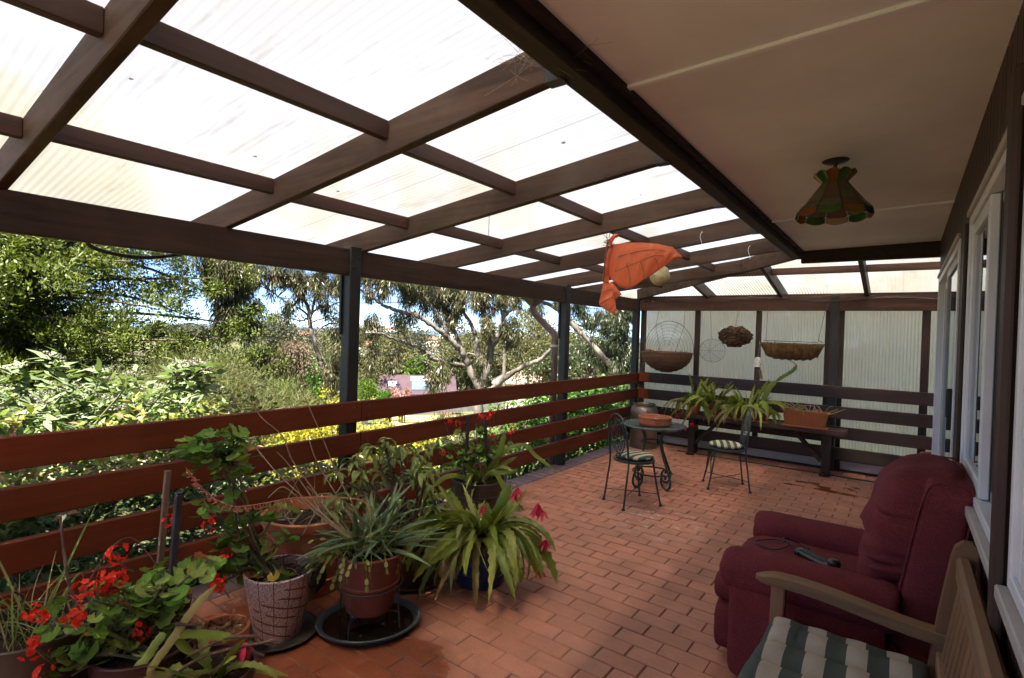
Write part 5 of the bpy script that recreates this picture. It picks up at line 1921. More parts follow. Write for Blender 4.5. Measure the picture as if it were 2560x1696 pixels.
# --- speckled pot with the tall geranium, on a black saucer
sp = tag(single('plant_saucer', G().lathe([(0, 0), (.17, 0), (.195, .022), (.200, .026), (.190, .028), (.165, .010), (0, .009)], 40, (-2.56, 1.49, .0)), M['pot_dark'], (-2.56, 1.49, 0), 40), 'shallow black saucer under the speckled pot', 'saucer', 'plant saucers')
o = potted('potted_plant', 'speckled mauve tapered pot with tall leafy geranium near the railing', (-2.56, 1.49), .112, .172, .335, M['speckle'], z0=.010, lip=.02)
ax = (-2.62, 1.42)
st, nl = [], []
for path, n in ((((640, 1360), (610, 1260), (575, 1190), (540, 1120), (500, 1110)), 26), (((620, 1340), (590, 1270), (580, 1180), (585, 1090)), 30),
                (((600, 1340), (585, 1250), (560, 1190), (470, 1130)), 26), (((650, 1360), (620, 1260), (590, 1160), (625, 1160)), 20),
                (((640, 1360), (660, 1330), (690, 1290), (720, 1300)), 9), (((590, 1380), (560, 1320), (540, 1280)), 12), (((600, 1390), (600, 1340), (640, 1300)), 12),
                (((610, 1400), (600, 1370), (570, 1360)), 16), (((650, 1400), (680, 1380), (700, 1360)), 14), (((560, 1430), (530, 1420), (500, 1430)), 12), (((620, 1420), (590, 1440), (540, 1460)), 14), (((680, 1410), (690, 1430), (660, 1440)), 12)):
    b = np.array([-2.57 + rng.normal(0, .04), 1.49 + rng.normal(0, .04), .28])
    st.append(L(o, b, *[on_axis(a, c, ax[0] + .03 * rng.normal(), ax[1]) for a, c in path]))
    nl.append(n)
fl = [L(o, on_axis(420, 1330, *ax), on_axis(422, 1300, *ax)), L(o, on_axis(560, 1410, *ax), on_axis(562, 1390, *ax)), L(o, on_axis(530, 1330, *ax), on_axis(526, 1308, *ax))]
geranium(o, st, [int(q_ * 1.05) for q_ in nl], .036, fl, 3, .07, .095, .13)
g = G()
for i in range(40):
    a, q_ = rng.uniform(0, 6.28), .14 * math.sqrt(rng.uniform())
    p = np.array([q_ * math.cos(a), q_ * math.sin(a), .295 + rng.uniform(0, .02)])
    g.tube([p, p + rng.normal(0, .03, 3) * (1, 1, .3)], .003, 4)
g.build('litter', M['dry'], o, local=True)
g = G()
soft(g, L(o, (-2.475, 1.60, .335))[0], (.045, .06, .045), .9, .9, 40, 24, .03, 22, None, 2, None, .01)
soft(g, L(o, (-2.435, 1.635, .27))[0], (.018, .05, .06), .8, .8, 30, 20, .02, 22, None, 5, None, .01)
g.build('cloth_wrap', M['pot_dark'], o, smooth=60, local=True)

# --- big terracotta pot at the railing
o = potted('potted_plant', 'big wide terracotta pot nearly empty against the railing', (-2.93, 1.89), .205, .265, .46, M['terra'], rim=.012, lip=.05, ribs=(.09,))
grass(o, 30, (.15, .3), .41, .2, 8)
g = G()
for i in range(16):
    a = rng.uniform(0, 6.28)
    p = np.array([.15 * math.cos(a), .15 * math.sin(a), .39])
    g.tube(smooth_path([p, p + rng.normal(0, .06, 3) + (0, 0, .06), p + rng.normal(0, .1, 3) + (.05, 0, .05)], 4), .004, 5)
g.build('dry_stems', M['stick'], o, smooth=60, local=True)

# --- pot on wire stand in the wide grey saucer
sg = thing('plant_saucer', 'wide dark grey oval saucer holding dark water under the wire stand', 'saucer', (-2.27, 1.84, 0), R(50), 'plant saucers')
g = G()
g.lathe([(0, .0), (.215, .0), (.243, .03), (.252, .036), (.254, .044), (.246, .047), (.228, .038), (.21, .010), (0, .008)], 56)
g.v = [v * (1.08, .93, 1) for v in g.v]
g.build('dish', M['saucer_grey'], sg, smooth=40, local=True)
m, t, out = new_mat('still_dark_water')
princ(t, out, (.012, .009, .006), .04, .5)
g = G()
g.lathe([(0, .024), (.222, .024)], 48)
g.v = [v * (1.08, .93, 1) for v in g.v]
g.build('water', m, sg, local=True)
stn = thing('wire_plant_stand', 'thin black wire ring stand standing in the grey saucer', 'plant stand', (-2.27, 1.84, .012))
g = G()
g.tube(ring_path(.172, .228, 40), .0045, 6, closed=True)
for k in range(4):
    a = k * math.pi / 2 + .35
    g.tube(smooth_path([(.172 * math.cos(a), .172 * math.sin(a), .23), (.175 * math.cos(a), .175 * math.sin(a), .12), (.185 * math.cos(a), .185 * math.sin(a), 0), (.14 * math.cos(a + .3), .14 * math.sin(a + .3), .012)], 5), .0042, 6)
    g.tube([(.178 * math.cos(a), .178 * math.sin(a), .095), (0, 0, .085)], .0035, 5)
g.build('wire_frame', M['wire'], stn, smooth=60, local=True)
o = potted('potted_plant', 'red-brown pot of spotted aloe with long dry flower stalks on a wire stand', (-2.27, 1.84), .122, .186, .315, M['terra_red'], z0=.105, lip=.055, rim=.004, ribs=(.15,), th=.014)
ALO = [strap(1.0, .044, e, d, 0, 14, .45, .15, tw).mesh('leaf', M['aloe'], 70) for e, d, tw in ((.35, .5, .1), (.7, .9, -.2), (1.0, .9, .2), (.15, .25, 0), (1.2, .5, .1))]
r_ = np.random.default_rng(12)
for cx, cy, n in ((.02, .05, 26), (-.05, -.06, 18), (-.09, .06, 16)):
    for i in range(n):
        a = i * 2.4 + r_.normal(0, .15)
        s = r_.uniform(.24, .40)
        put('leaf', ALO[r_.integers(5)], o, (cx, cy, .285 + .03 * i / n), (r_.normal(0, .15), 0, a), (s, s * 1.1, s))
for a, s in ((R(38), .38), (R(55), .36), (R(20), .33), (R(70), .34)):
    put('leaf', ALO[3], o, (.03, .05, .31), (0, -.12, a), (s, s, s))
# flower stalks
ax = (-2.27, 1.84)
for path in (((860, 1330), (800, 1280), (700, 1190), (640, 1120)), ((900, 1300), (850, 1200), (800, 1080), (760, 990), (745, 965)),
             ((880, 1300), (830, 1220), (790, 1150), (770, 1090)), ((830, 1290), (780, 1220), (730, 1150), (705, 1090), (650, 1040), (615, 975)),
             ((820, 1300), (770, 1230), (720, 1160), (692, 1130)), ((800, 1290), (740, 1240), (705, 1218), (670, 1245))):
    P = smooth_path(L(o, (ax[0], ax[1], .38), *[on_axis(a, b, *ax) for a, b in path]), 6)
    G().tube(P, np.linspace(.0045, .0022, len(P)), 6).build('flower_stalk', M['stick'], o, smooth=60, local=True)
P = smooth_path(L(o, (-2.27, 1.84, .42), *[on_axis(a, b, *ax) for a, b in ((920, 1265), (850, 1245), (740, 1245), (620, 1265), (560, 1260), (500, 1215), (465, 1170))]), 8)
fs = G().tube(P, np.linspace(.004, .002, len(P)), 6).build('flower_stalk', M['flower_coral'], o, smooth=60, local=True)
fb = G()
n = len(P)
for i in range(int(n * .45), n - 1):
    for k in range(2):
        p = P[i] + rng.normal(0, .004, 3)
        s = .028 * (1 - .6 * (i / n - .45) / .55)
        fb.tube([p, p + (rng.normal(0, .008), rng.normal(0, .008), -s * .6), p + (rng.normal(0, .012), rng.normal(0, .012), -s)], [.0015, .0045, .002], 6)
fb.build('flower', M['flower_coral'], fs, smooth=60, local=True)
# segmented cactus hanging over the rim, dry grass
seg = G()
for k in range(34):
    a0 = rng.uniform(0, 6.28)
    p = np.array([.12 * math.cos(a0) - .03, .12 * math.sin(a0) - .05, .32])
    d = nrm((math.cos(a0), math.sin(a0), .9))
    for s in range(6):
        d = nrm(d + (0, 0, -.40) + rng.normal(0, .22, 3))
        b = nrm(np.cross(d, rng.normal(0, 1, 3))) * .0085
        e = p + d * .034
        seg.add([p, p + d * .010 + b, p + d * .028 + b * 1.1, e, p + d * .028 - b * 1.1, p + d * .010 - b], [(0, 1, 2, 3, 4, 5)])
        p = e
seg.build('cactus_segments', M['jade'], o, local=True)
grass(o, 110, (.14, .34), .29, .14, 13)

# --- brown pot with the bushy drooping plant
o = potted('potted_plant', 'brown pot on a saucer with bushy drooping succulent behind the aloe', (-2.47, 2.33), .11, .155, .30, M['terra_brown'], lip=.04)
ax = (-2.50, 2.28)
brn = G()
r_ = np.random.default_rng(33)
tips = []
for px, py in ((835, 1190), (880, 1160), (930, 1130), (965, 1115), (1000, 1130), (1040, 1150), (1085, 1125), (900, 1220), (960, 1190), (1030, 1200), (1070, 1230), (850, 1250), (920, 1260), (990, 1250), (1050, 1270), (880, 1300), (1010, 1300), (950, 1320), (1080, 1280), (830, 1290), (905, 1190), (980, 1160), (1060, 1180)):
    e = on_axis(px, py, ax[0] + r_.normal(0, .07), ax[1] + r_.normal(0, .05))
    b = np.array([-2.47 + r_.normal(0, .03), 2.33 + r_.normal(0, .03), .26])
    mid = b * .45 + e * .55 + (r_.normal(0, .02), r_.normal(0, .02), .02)
    brn.tube(smooth_path(L(o, b, mid, e), 5), np.linspace(.012, .005, 11), 6)
    tips.append(L(o, e)[0])
brn.build('branches', M['bark_twig'], o, smooth=60, local=True)
JL = [strap(1.0, .13, e, d, 0, 8, .3, .4).mesh('leaf', M['jade'], 70) for e, d in ((.5, 2.0), (.2, 1.6), (.8, 2.4))]
for p in tips:
    for i in range(17):
        a = i * 2.4 + r_.normal(0, .3)
        s = r_.uniform(.06, .135)
        put('leaf', JL[r_.integers(3)], o, p + r_.normal(0, .012, 3), (r_.normal(0, .3), r_.normal(0, .3), a), s)
tag(single('plant_saucer', G().lathe([(0, 0), (.15, 0), (.172, .02), (.176, .025), (.168, .026), (.145, .009), (0, .008)], 40, (-2.47, 2.33, -.0)), M['terra_brown'], (-2.47, 2.33, 0), 40), 'small brown saucer under the bushy succulent pot', 'saucer', 'plant saucers')
o.location.z = .009

# --- blue pot with the sprawling orchid cactus
o = potted('potted_plant', 'blue glazed pot overflowing with yellowish strap leaved orchid cactus', (-2.15, 2.63), .15, .185, .30, M['pot_blue'], lip=.03, rim=.006, ribs=(.07,))
epi(o, 96, (.28, .56), .28, .11, 51, .10, None, .06, 1.1)
epi(o, 30, (.36, .60), .28, .11, 52, .0, (-2.6, -.6), .06, 1.1)
epi(o, 7, (.26, .38), .30, .08, 53, .9, (-.9, .6), .0, 1.2)
epi(o, 34, (.12, .26), .29, .12, 54, .5)
epi(o, 22, (.46, .68), .29, .10, 55, .0, (-3.0, -1.8), .04, .95)
epi(o, 10, (.38, .54), .29, .10, 56, .1, (-1.2, .3), .04, .95)
for px, py, k in ((1275, 1210, 0), (1280, 1250, 0), (1260, 1290, 0)):
    e = on_axis(px, py, -2.08, 2.68)
    ribbon(o, L(o, (-2.13, 2.66, .28), e * .5 + np.array([-2.12, 2.65, .3]) * .5, e), .038, M['epi'])
buds(o, [L(o, on_axis(px, py, -2.1, 2.6))[0] for px, py in ((1210, 1265), (1285, 1235), (1345, 1260), (1355, 1275), (1268, 1340), (1365, 1350), (1280, 1365), (1132, 1385), (1348, 1420), (1185, 1440), (1295, 1220), (1340, 1270))])

# --- dark barrel pot with geranium and two stakes
o = potted('potted_plant', 'dark ribbed barrel pot with red geranium and two dark stakes by the railing', (-2.88, 3.46), .185, .232, .36, M['pot_dark'], lip=.05, rim=.006, ribs=(.24,))
ax = (-2.88, 3.46)
st, nl = [], []
for px, py, n in ((1150, 1080, 14), (1190, 1060, 16), (1220, 1075, 14), (1140, 1120, 14), (1180, 1110, 16), (1215, 1120, 14), (1240, 1090, 10), (1160, 1150, 12), (1200, 1150, 14), (1250, 1120, 10), (1120, 1130, 7), (1280, 1110, 7)):
    e = on_axis(px, py, ax[0] + rng.normal(0, .06), ax[1] + rng.normal(0, .06))
    b = np.array([ax[0] + rng.normal(0, .06), ax[1] + rng.normal(0, .06), .32])
    st.append(L(o, b, (b + e) / 2 + rng.normal(0, .02, 3), e))
    nl.append(n)
fl = []
for px, py in ((1120, 1052), (1150, 1060), (1205, 1042), (1230, 1030), (1228, 1092), (1276, 1075), (1108, 1130), (1015, 1118), (1222, 1040)):
    e = on_axis(px, py, *ax)
    fl.append(L(o, e + (0, .02, -.12), e))
geranium(o, st, nl, .032, fl, 8, .04, .065)
for (a, b), (c, d) in (((1171, 1040), (1162, 1180)), ((1211, 1047), (1225, 1170))):
    e0, e1 = on_axis(a, b, ax[0], ax[1] - .05), on_axis(c, d, ax[0], ax[1] - .05)
    G().beam(np.array(L(o, e1 - (0, 0, .1))[0]), np.array(L(o, e0)[0]), .022, .022, (1, 0, 0), .002).build('stake', M['stake_black'], o, local=True)
epi(o, 14, (.25, .45), .33, .12, 71, .4)
q = lambda px, py: on_axis(px, py, ax[0] + .1, ax[1] - .12)
ribbon(o, L(o, (-2.82, 3.40, .34), q(1180, 1180), q(1165, 1230), q(1145, 1300)), .028, M['epi'])
ribbon(o, L(o, (-2.82, 3.42, .34), q(1235, 1180), q(1260, 1220), q(1275, 1250)), .024, M['epi'])
ribbon(o, L(o, (-2.82, 3.48, .36), q(1260, 1130), q(1310, 1113), q(1340, 1140), q(1390, 1178)), .018, M['epi'])
ribbon(o, L(o, (-2.90, 3.40, .34), q(1140, 1190), q(1110, 1195), q(1080, 1220)), .022, M['epi'])
ribbon(o, L(o, (-2.82, 3.44, .34), q(1230, 1185), q(1270, 1180), q(1295, 1175)), .02, M['epi'])
ribbon(o, L(o, (-2.85, 3.46, .36), q(1240, 1150), q(1255, 1110), q(1262, 1080)), .026, M['epi'])

# --- planters on the plank bench
ZB = .561
def bench_pot(x, y, label, r0, r1, h, mat):
    o = potted('potted_plant', label, (x, y), r0, r1, h, mat, z0=ZB + .012, lip=.035, rim=.008)
    G().lathe([(0, -.012), (r0 + .02, -.012), (r0 + .035, .006), (r0 + .03, .008), (r0 + .015, 0), (0, 0)], 32).build('dish', M['terra'], o, smooth=40, local=True)
    return o


o = bench_pot(-2.33, 7.44, 'round terracotta pot of orchid cactus at the left end of the plank bench', .072, .098, .135, M['terra'])
epi(o, 34, (.34, .60), .11, .06, 81, .35, None, .08, .75)
epi(o, 8, (.35, .55), .12, .05, 82, .0, (-2.4, -.8), .3)
buds(o, [(-.18, -.05, .02), (-.22, -.06, -.04), (-.12, -.10, -.15), (.02, -.12, -.12), (-.06, -.12, -.18), (-.2, -.05, .1)])
o = bench_pot(-2.05, 7.43, 'glossy brown pot of orchid cactus second along the plank bench', .08, .105, .16, M['terra_red'])
epi(o, 32, (.34, .58), .13, .06, 83, .5, None, .08, .75)
epi(o, 9, (.40, .60), .13, .05, 84, .0, (-2.3, -.9), .4)


def trough_pot(x, y, hw, hd, h, mat, label, name='planter_trough', cat='planter'):
    o = thing(name, label, cat, (x, y, ZB))
    g = G()
    prof = [(0.86, 0.0), (.90, .004), (1.0, h - .02), (1.035, h - .018), (1.035, h), (.95, h), (.93, h * .75)]
    P = []
    for s_, z in prof:
        ring = []
        for a in np.linspace(0, 6.283, 41)[:-1]:
            cx, cy = np.sign(math.cos(a)) * abs(math.cos(a)) ** .28, np.sign(math.sin(a)) * abs(math.sin(a)) ** .28
            ring.append((hw * s_ * cx, hd * s_ * cy, z + .014))
        P.append(ring)
    g.grid(np.array(P), closev=True)
    g.build('trough', mat, o, smooth=35, local=True)
    G().box((0, 0, h * .8), (hw * 1.84, hd * 1.8, .01), None, .002).build('soil', M['soil'], o, local=True)
    G().box((0, 0, .007), (hw * 2.06, hd * 2.1, .014), None, .004).build('tray', M['terra'], o, local=True)
    return o


o = trough_pot(-1.62, 7.42, .26, .09, .14, M['terra_brown'], 'brown oblong trough of orchid cactus in the middle of the plank bench')
epi(o, 44, (.32, .58), .12, .16, 85, .35, None, .08, .75)
epi(o, 14, (.35, .58), .13, .14, 86, .0, (-2.4, -.7), .3)
buds(o, [(.10, -.06, .16), (.28, -.02, .14), (.24, -.05, .1)])
m, t, out = new_mat('orange_wicker')
tc = t.nodes.new('ShaderNodeTexCoord').outputs['Object']
wv = nd(t, 'ShaderNodeTexWave', Scale=22, Distortion=3.0, Detail=2.0)
t.links.new(tc, wv.inputs['Vector'])
c = ramp(t, [(.2, (.20, .065, .022)), (.8, (.38, .14, .05))], wv.outputs[0]).outputs[0]
c = mixc(t, noise_(t, 6, 4, .6, tc), c, (.26, .08, .03))
princ(t, out, c, .6, .3, 0, bump_(t, wv.outputs[0], .5, .008))
o = trough_pot(-.955, 7.40, .245, .085, .185, m, 'orange wicker look trough of dead twigs at the right end of the plank bench')
g = G()
for i in range(46):
    p = np.array([rng.uniform(-.2, .2), rng.uniform(-.06, .06), .16])
    e = p + (rng.normal(0, .09), rng.normal(0, .04), rng.uniform(.03, .13))
    g.tube(smooth_path([p, (p + e) / 2 + rng.normal(0, .02, 3), e], 4), .0045, 5)
g.build('dead_twigs', M['stick'], o, smooth=60, local=True)
buds(o, [(-.16, -.05, .2)])
epi(o, 5, (.15, .28), .15, .12, 88, .2)

# long stem growing down from the hanging trough
vn = thing('trailing_cactus', 'long green cactus stem trailing from the hanging trough to the planters', 'plant', (-1.2, 7.38, .72))
A1 = lambda x, y: (1560 + x / 2.9588, 720 + y / 2.9588)
q = lambda x, y: on_axis(*A1(x, y), -1.2, 7.36)
G().tube(smooth_path(L(vn, q(1215, 530), q(1250, 550), q(1277, 575), q(1275, 590)), 5), .006, 6).build('stem', M['stem_green'], vn, smooth=60, local=True)
ribbon(vn, L(vn, q(1277, 575), q(1250, 612), q(1180, 655), q(1120, 695)), .024, M['epi'])
ribbon(vn, L(vn, q(1130, 690), q(1080, 730), q(1050, 790), q(1010, 865)), .038, M['epi'])
ribbon(vn, L(vn, q(1005, 600), q(1010, 640), q(1018, 680)), .02, M['epi_old'])

# little terracotta pot behind the house corner
pp = thing('terracotta_pot', 'small terracotta pot standing by the far edge of the sliding door', 'pot', (.36, 6.9, 0))
G().lathe(pot_prof(.14, .19, .50, lip=.05, rim=.012), 36).build('pot', M['terra'], pp, smooth=35, local=True)
G().lathe([(0, .44), (.17, .44)], 24).build('soil', M['soil'], pp, local=True)
# ------------------------------------------------------------------ garden and landscape
def unit(n, r_):
    v = r_.normal(0, 1, (n, 3))
    return v / np.linalg.norm(v, axis=1, keepdims=True)


def leafq(C, D, Ln, W_, r_, flat=None):
    """one rhombic leaf per row: base C, axis D, length Ln, half width W_"""
    n = len(C)
    D = D / (np.linalg.norm(D, axis=1, keepdims=True) + 1e-9)
    N = r_.normal(0, 1, (n, 3)) if flat is None else np.tile(np.asarray(flat, float), (n, 1)) + r_.normal(0, .45, (n, 3))
    B = np.cross(D, N)
    B /= (np.linalg.norm(B, axis=1, keepdims=True) + 1e-9)
    U = np.cross(B, D)
    Ln, W_ = np.broadcast_to(Ln, n)[:, None], np.broadcast_to(W_, n)[:, None]
    mid = C + D * Ln * .45
    return np.stack([C, mid + B * W_ + U * W_ * .3, C + D * Ln, mid - B * W_ + U * W_ * .3], 1)


def clumps(cs, rad, per, r_, Ln, W_, up_=.35, surf=.5, droop=None, outward=1.0):
    """leaves filling flattened clumps: cs (n,3) centres, rad (n,3) half sizes"""
    n = len(cs)
    u = unit(n * per, r_)
    q = r_.uniform(0, 1, n * per) ** surf
    P = np.repeat(cs, per, 0) + u * q[:, None] * np.repeat(rad, per, 0)
    D = u * outward + r_.normal(0, .5, u.shape) + (0, 0, up_)
    if droop is not None: D = D * .45 + np.array([0, 0, -droop])
    ln = Ln * r_.uniform(.6, 1.25, len(P))
    return leafq(P, D, ln, W_ * r_.uniform(.7, 1.2, len(P)), r_)


M['conifer'] = leaf_mat('conifer_sprig', [(0.047, 0.066, 0.011), (0.093, 0.115, 0.016), (0.068, 0.089, 0.012), (0.118, 0.136, 0.021)], .25, .55, .25)
M['gum'] = leaf_mat('gum_leaf', [(0.057, 0.069, 0.023), (0.092, 0.092, 0.034), (0.043, 0.054, 0.020), (0.115, 0.097, 0.043), (0.104, 0.063, 0.037)], .28, .4, .45)
M['gum_dark'] = leaf_mat('gum_leaf_dark', [(0.032, 0.045, 0.017), (0.051, 0.057, 0.023), (0.026, 0.036, 0.014)], .22, .4, .4)
M['feather'] = leaf_mat('feathery_leaf', [(0.077, 0.089, 0.024), (0.105, 0.108, 0.034), (0.062, 0.073, 0.022), (0.136, 0.117, 0.056)], .3, .6, .25)
M['pale'] = leaf_mat('pale_leaf', [(0.121, 0.163, 0.068), (0.172, 0.207, 0.109), (0.099, 0.144, 0.050), (0.203, 0.226, 0.144)], .3, .6, .25)
M['cream'] = leaf_mat('cream_flower', [(0.206, 0.195, 0.157), (0.232, 0.217, 0.172), (0.169, 0.150, 0.113)], .2, .8, .1, (1, 1, .9))
M['photinia'] = leaf_mat('photinia_leaf', [(0.101, 0.155, 0.022), (0.155, 0.210, 0.035), (0.070, 0.124, 0.016), (0.232, 0.232, 0.062), (0.326, 0.133, 0.101), (0.124, 0.186, 0.023)], .3, .35, .5)
M['hedge_dark'] = leaf_mat('hedge_leaf', [(0.030, 0.064, 0.011), (0.045, 0.090, 0.017), (0.019, 0.049, 0.010)], .2, .3, .5)
M['yellow'] = leaf_mat('yellow_leaf', [(0.318, 0.267, 0.016), (0.370, 0.318, 0.026), (0.231, 0.216, 0.016), (0.154, 0.170, 0.021)], .3, .5, .3, (1.1, 1.05, .4))
M['bright'] = leaf_mat('bright_leaf', [(0.049, 0.113, 0.014), (0.070, 0.150, 0.018), (0.032, 0.080, 0.010)], .35, .4, .4)
M['lime'] = leaf_mat('lime_leaf', [(0.075, 0.129, 0.016), (0.102, 0.155, 0.024)], .35, .5, .3)
M['pinkleaf'] = leaf_mat('pink_leaf', [(0.314, 0.143, 0.125), (0.343, 0.188, 0.160), (0.228, 0.114, 0.091)], .3, .5, .3, (1.1, .8, .7))
M['oliveleaf'] = leaf_mat('olive_leaf', [(0.077, 0.080, 0.030), (0.103, 0.097, 0.042), (0.059, 0.067, 0.026), (0.118, 0.093, 0.044)], .25, .6, .2)
M['farleaf'] = leaf_mat('far_leaf', [(0.062, 0.070, 0.040), (0.091, 0.091, 0.053), (0.049, 0.059, 0.035), (0.107, 0.089, 0.059)], .2, .7, .1)
m, t, out = new_mat('gum_bark')
n1 = noise_(t, 1.0, 6, .65, stretch=(5, 5, 1.6), dist=1.0)
c = ramp(t, [(.30, (.05, .038, .03)), (.45, (.11, .09, .075)), (.62, (.19, .165, .14)), (.8, (.08, .064, .052))], n1).outputs[0]
princ(t, out, c, .85, .2, 0, bump_(t, n1, .3, .02))
M['gum_bark'] = m
M['bark'] = plain('rough_bark', (.10, .075, .06), (.05, .038, .03), .95, .1, 8, bump=.8)


def conifer():
    r_ = np.random.default_rng(101)
    base = np.array([-13.5, 2.4, ground_z(-13.5, 2.4)])
    T = thing('conifer_tree', 'big dense dark green conifer with bright tips behind the left shrubs', 'tree', tuple(base))
    H_ = 8.0
    br = G()
    pts = [base + (0, 0, -.3), base + (.1, .05, 3), base + (0, .1, 6), base + (.05, 0, H_)]
    G().tube(smooth_path(pts, 5), np.linspace(.3, .05, 16), 8).build('trunk', M['bark'], T, smooth=60)
    cs, rad = [], []
    for k in range(150):
        h = .5 + (k / 150) ** 1.15 * (H_ - .8)
        az = k * 2.399 + r_.normal(0, .2)
        ln = 4.7 * (1 - .72 * (h / H_) ** 1.6) * r_.uniform(.72, 1.05)
        d = np.array([math.cos(az), math.sin(az), 0])
        p0 = base + (0, 0, h)
        pts = [p0, p0 + d * ln * .5 + (0, 0, .12), p0 + d * ln + (0, 0, .05 + .2 * r_.normal())]
        br.tube(smooth_path(pts, 4), np.linspace(.055, .012, 9), 5)
        for q in np.linspace(.15, 1.0, 6):
            c = p0 + d * ln * q + np.array([r_.normal(0, .22), r_.normal(0, .22), .05 + r_.normal(0, .12)])
            cs.append(c)
            rad.append(np.array([.55, .55, .30]) * r_.uniform(.7, 1.15))
    br.build('branches', M['bark'], T, smooth=60)
    cs, rad = np.array(cs), np.array(rad)
    # sprigs: small sub clumps on each clump give tufted texture
    sub = np.repeat(cs, 9, 0) + unit(len(cs) * 9, r_) * np.repeat(rad, 9, 0) * r_.uniform(.55, 1, (len(cs) * 9, 1))
    Q = clumps(sub, np.full((len(sub), 3), .17), 40, r_, .085, .0145, .6, .6)
    quads('crown', Q, M['conifer'], T)


conifer()


def gum(name, label, limbs, cl, seed, mat='gum', dleaf=.15, wleaf=.011, per=150, twig=True, high=None, droop=.9):
    r_ = np.random.default_rng(seed)
    b = np.asarray(limbs[0][0][0], float)
    gz = float(ground_z(b[0], b[1]))
    T = thing(name, label, 'tree', (b[0], b[1], gz), 0, 'gum trees below the verandah')
    tr = G()
    for pts, r0, r1 in limbs:
        P = smooth_path(pts, 6)
        P[1:-1] += r_.normal(0, .012, (len(P) - 2, 3))
        tr.tube(P, np.linspace(r0, r1, len(P)) * .58 * (1 + .08 * np.sin(np.arange(len(P)) * 1.7)), 9)
    tr.build('trunk', M['gum_bark'], T, smooth=70)
    allp = np.concatenate([smooth_path(p, 6) for p, a, c in limbs[1:]] or [smooth_path(limbs[0][0], 6)])
    cs, rad = [], []
    tw = G()
    for (c, rr_, n) in cl:
        c, rr_ = np.asarray(c, float), np.asarray(rr_, float)
        for i in range(n):
            q = c + unit(1, r_)[0] * r_.uniform(.15, 1) * rr_
            cs.append(q)
            rad.append(np.array([.16, .16, .24]) * r_.uniform(.7, 1.3))
            if twig and r_.uniform() < .5:
                p = allp[np.argmin(((allp - q) ** 2).sum(1))]
                if np.linalg.norm(p - q) < 1.1:
                    mid = (p + q) / 2 + r_.normal(0, .12, 3) + (0, 0, .12)
                    tw.tube(smooth_path([p, mid, q + (0, 0, .1)], 4), np.linspace(.016, .004, 9), 4)
    if tw.n: tw.build('twigs', M['gum_bark'], T, smooth=70)
    Q = clumps(np.array(cs), np.array(rad), per, r_, dleaf, wleaf, 0, .5, droop)
    quads('crown', Q, M[mat], T)
    return T


def px(pts, d, dd=None):
    return [at(x, y, d + (dd[i] if dd else 0)) for i, (x, y) in enumerate(pts)]


def reg(px_, py_, d, rx, ry, n, rd=.8):
    """leaf cluster region: photo centre and half sizes in photo pixels at distance d"""
    s = d / (LENS / 36 * 2560) * 1.12
    return (at(px_, py_, d), (rx * s, rx * s, ry * s) if rd is None else (rx * s * .8, rx * s * .8, ry * s), n)


# main gum tree in the middle bay
d = 15.0
tb = at(1196, 1060, d)
tb[2] = ground_z(tb[0], tb[1]) - .2
limbs = [
    ([tb] + px([(1197, 1058), (1199, 971), (1214, 934), (1222, 906), (1227, 874), (1222, 849), (1216, 828), (1210, 792), (1205, 757), (1201, 700), (1195, 600)], d), .25, .08),
    (px([(1226, 880), (1231, 865), (1247, 838), (1256, 803), (1258, 792), (1277, 776), (1290, 750), (1300, 725), (1310, 650)], d), .155, .05),
    (px([(1258, 795), (1254, 767), (1267, 746), (1280, 700)], d), .085, .04),
    (px([(1218, 815), (1223, 798), (1240, 776), (1255, 762), (1262, 735)], d), .10, .04),
    (px([(1196, 985), (1203, 907), (1194, 872), (1188, 838), (1176, 808), (1159, 776), (1145, 720)], d, [.2] * 7), .19, .05),
    (px([(1196, 970), (1171, 920), (1157, 884), (1141, 865), (1120, 847), (1097, 826), (1061, 801), (1038, 787), (992, 776), (960, 764), (934, 746), (905, 728), (860, 700)], d, [0, 0, -.1, -.2, -.3, -.5, -.6, -.7, -.9, -1, -1.1, -1.2, -1.3]), .17, .045),
    (px([(1122, 850), (1113, 820), (1102, 801), (1084, 773), (1065, 746), (1050, 700)], d, [-.3] * 6), .10, .045),
    (px([(1157, 884), (1143, 847), (1130, 815), (1120, 792), (1095, 769), (1080, 730)], d, [.1] * 6), .11, .045),
    (px([(1165, 915), (1130, 907), (1084, 897), (1070, 884), (1047, 870), (1015, 858), (987, 849), (946, 833), (914, 834)], d, [0, -.1, -.3, -.4, -.6, -.8, -1, -1.2, -1.3]), .11, .04),
    (px([(1080, 897), (1049, 912), (1026, 920), (999, 904), (967, 890), (934, 872)], d, [-.3, -.5, -.6, -.7, -.8, -.9]), .05, .015),
    (px([(1026, 920), (1049, 897), (1085, 870), (1100, 850)], d, [-.6] * 4), .035, .012),
    (px([(967, 890), (990, 880), (1010, 855)], d, [-.8] * 3), .03, .01),
    (px([(999, 904), (975, 900), (945, 912)], d, [-.7] * 3), .03, .008),
    (px([(1200, 985), (1235, 969), (1267, 943), (1300, 922), (1350, 899), (1370, 882), (1385, 860)], d, [0, -.2, -.4, -.6, -.8, -.9, -1]), .16, .07),
    (px([(1222, 880), (1245, 888), (1262, 880), (1275, 860), (1285, 840)], d), .05, .015),
    (px([(1203, 905), (1180, 885), (1160, 890), (1140, 905)], d, [.2, .1, .1, .1]), .045, .015),
    (px([(1230, 955), (1255, 945), (1275, 935), (1290, 950)], d, [-.2] * 4), .025, .008),
]
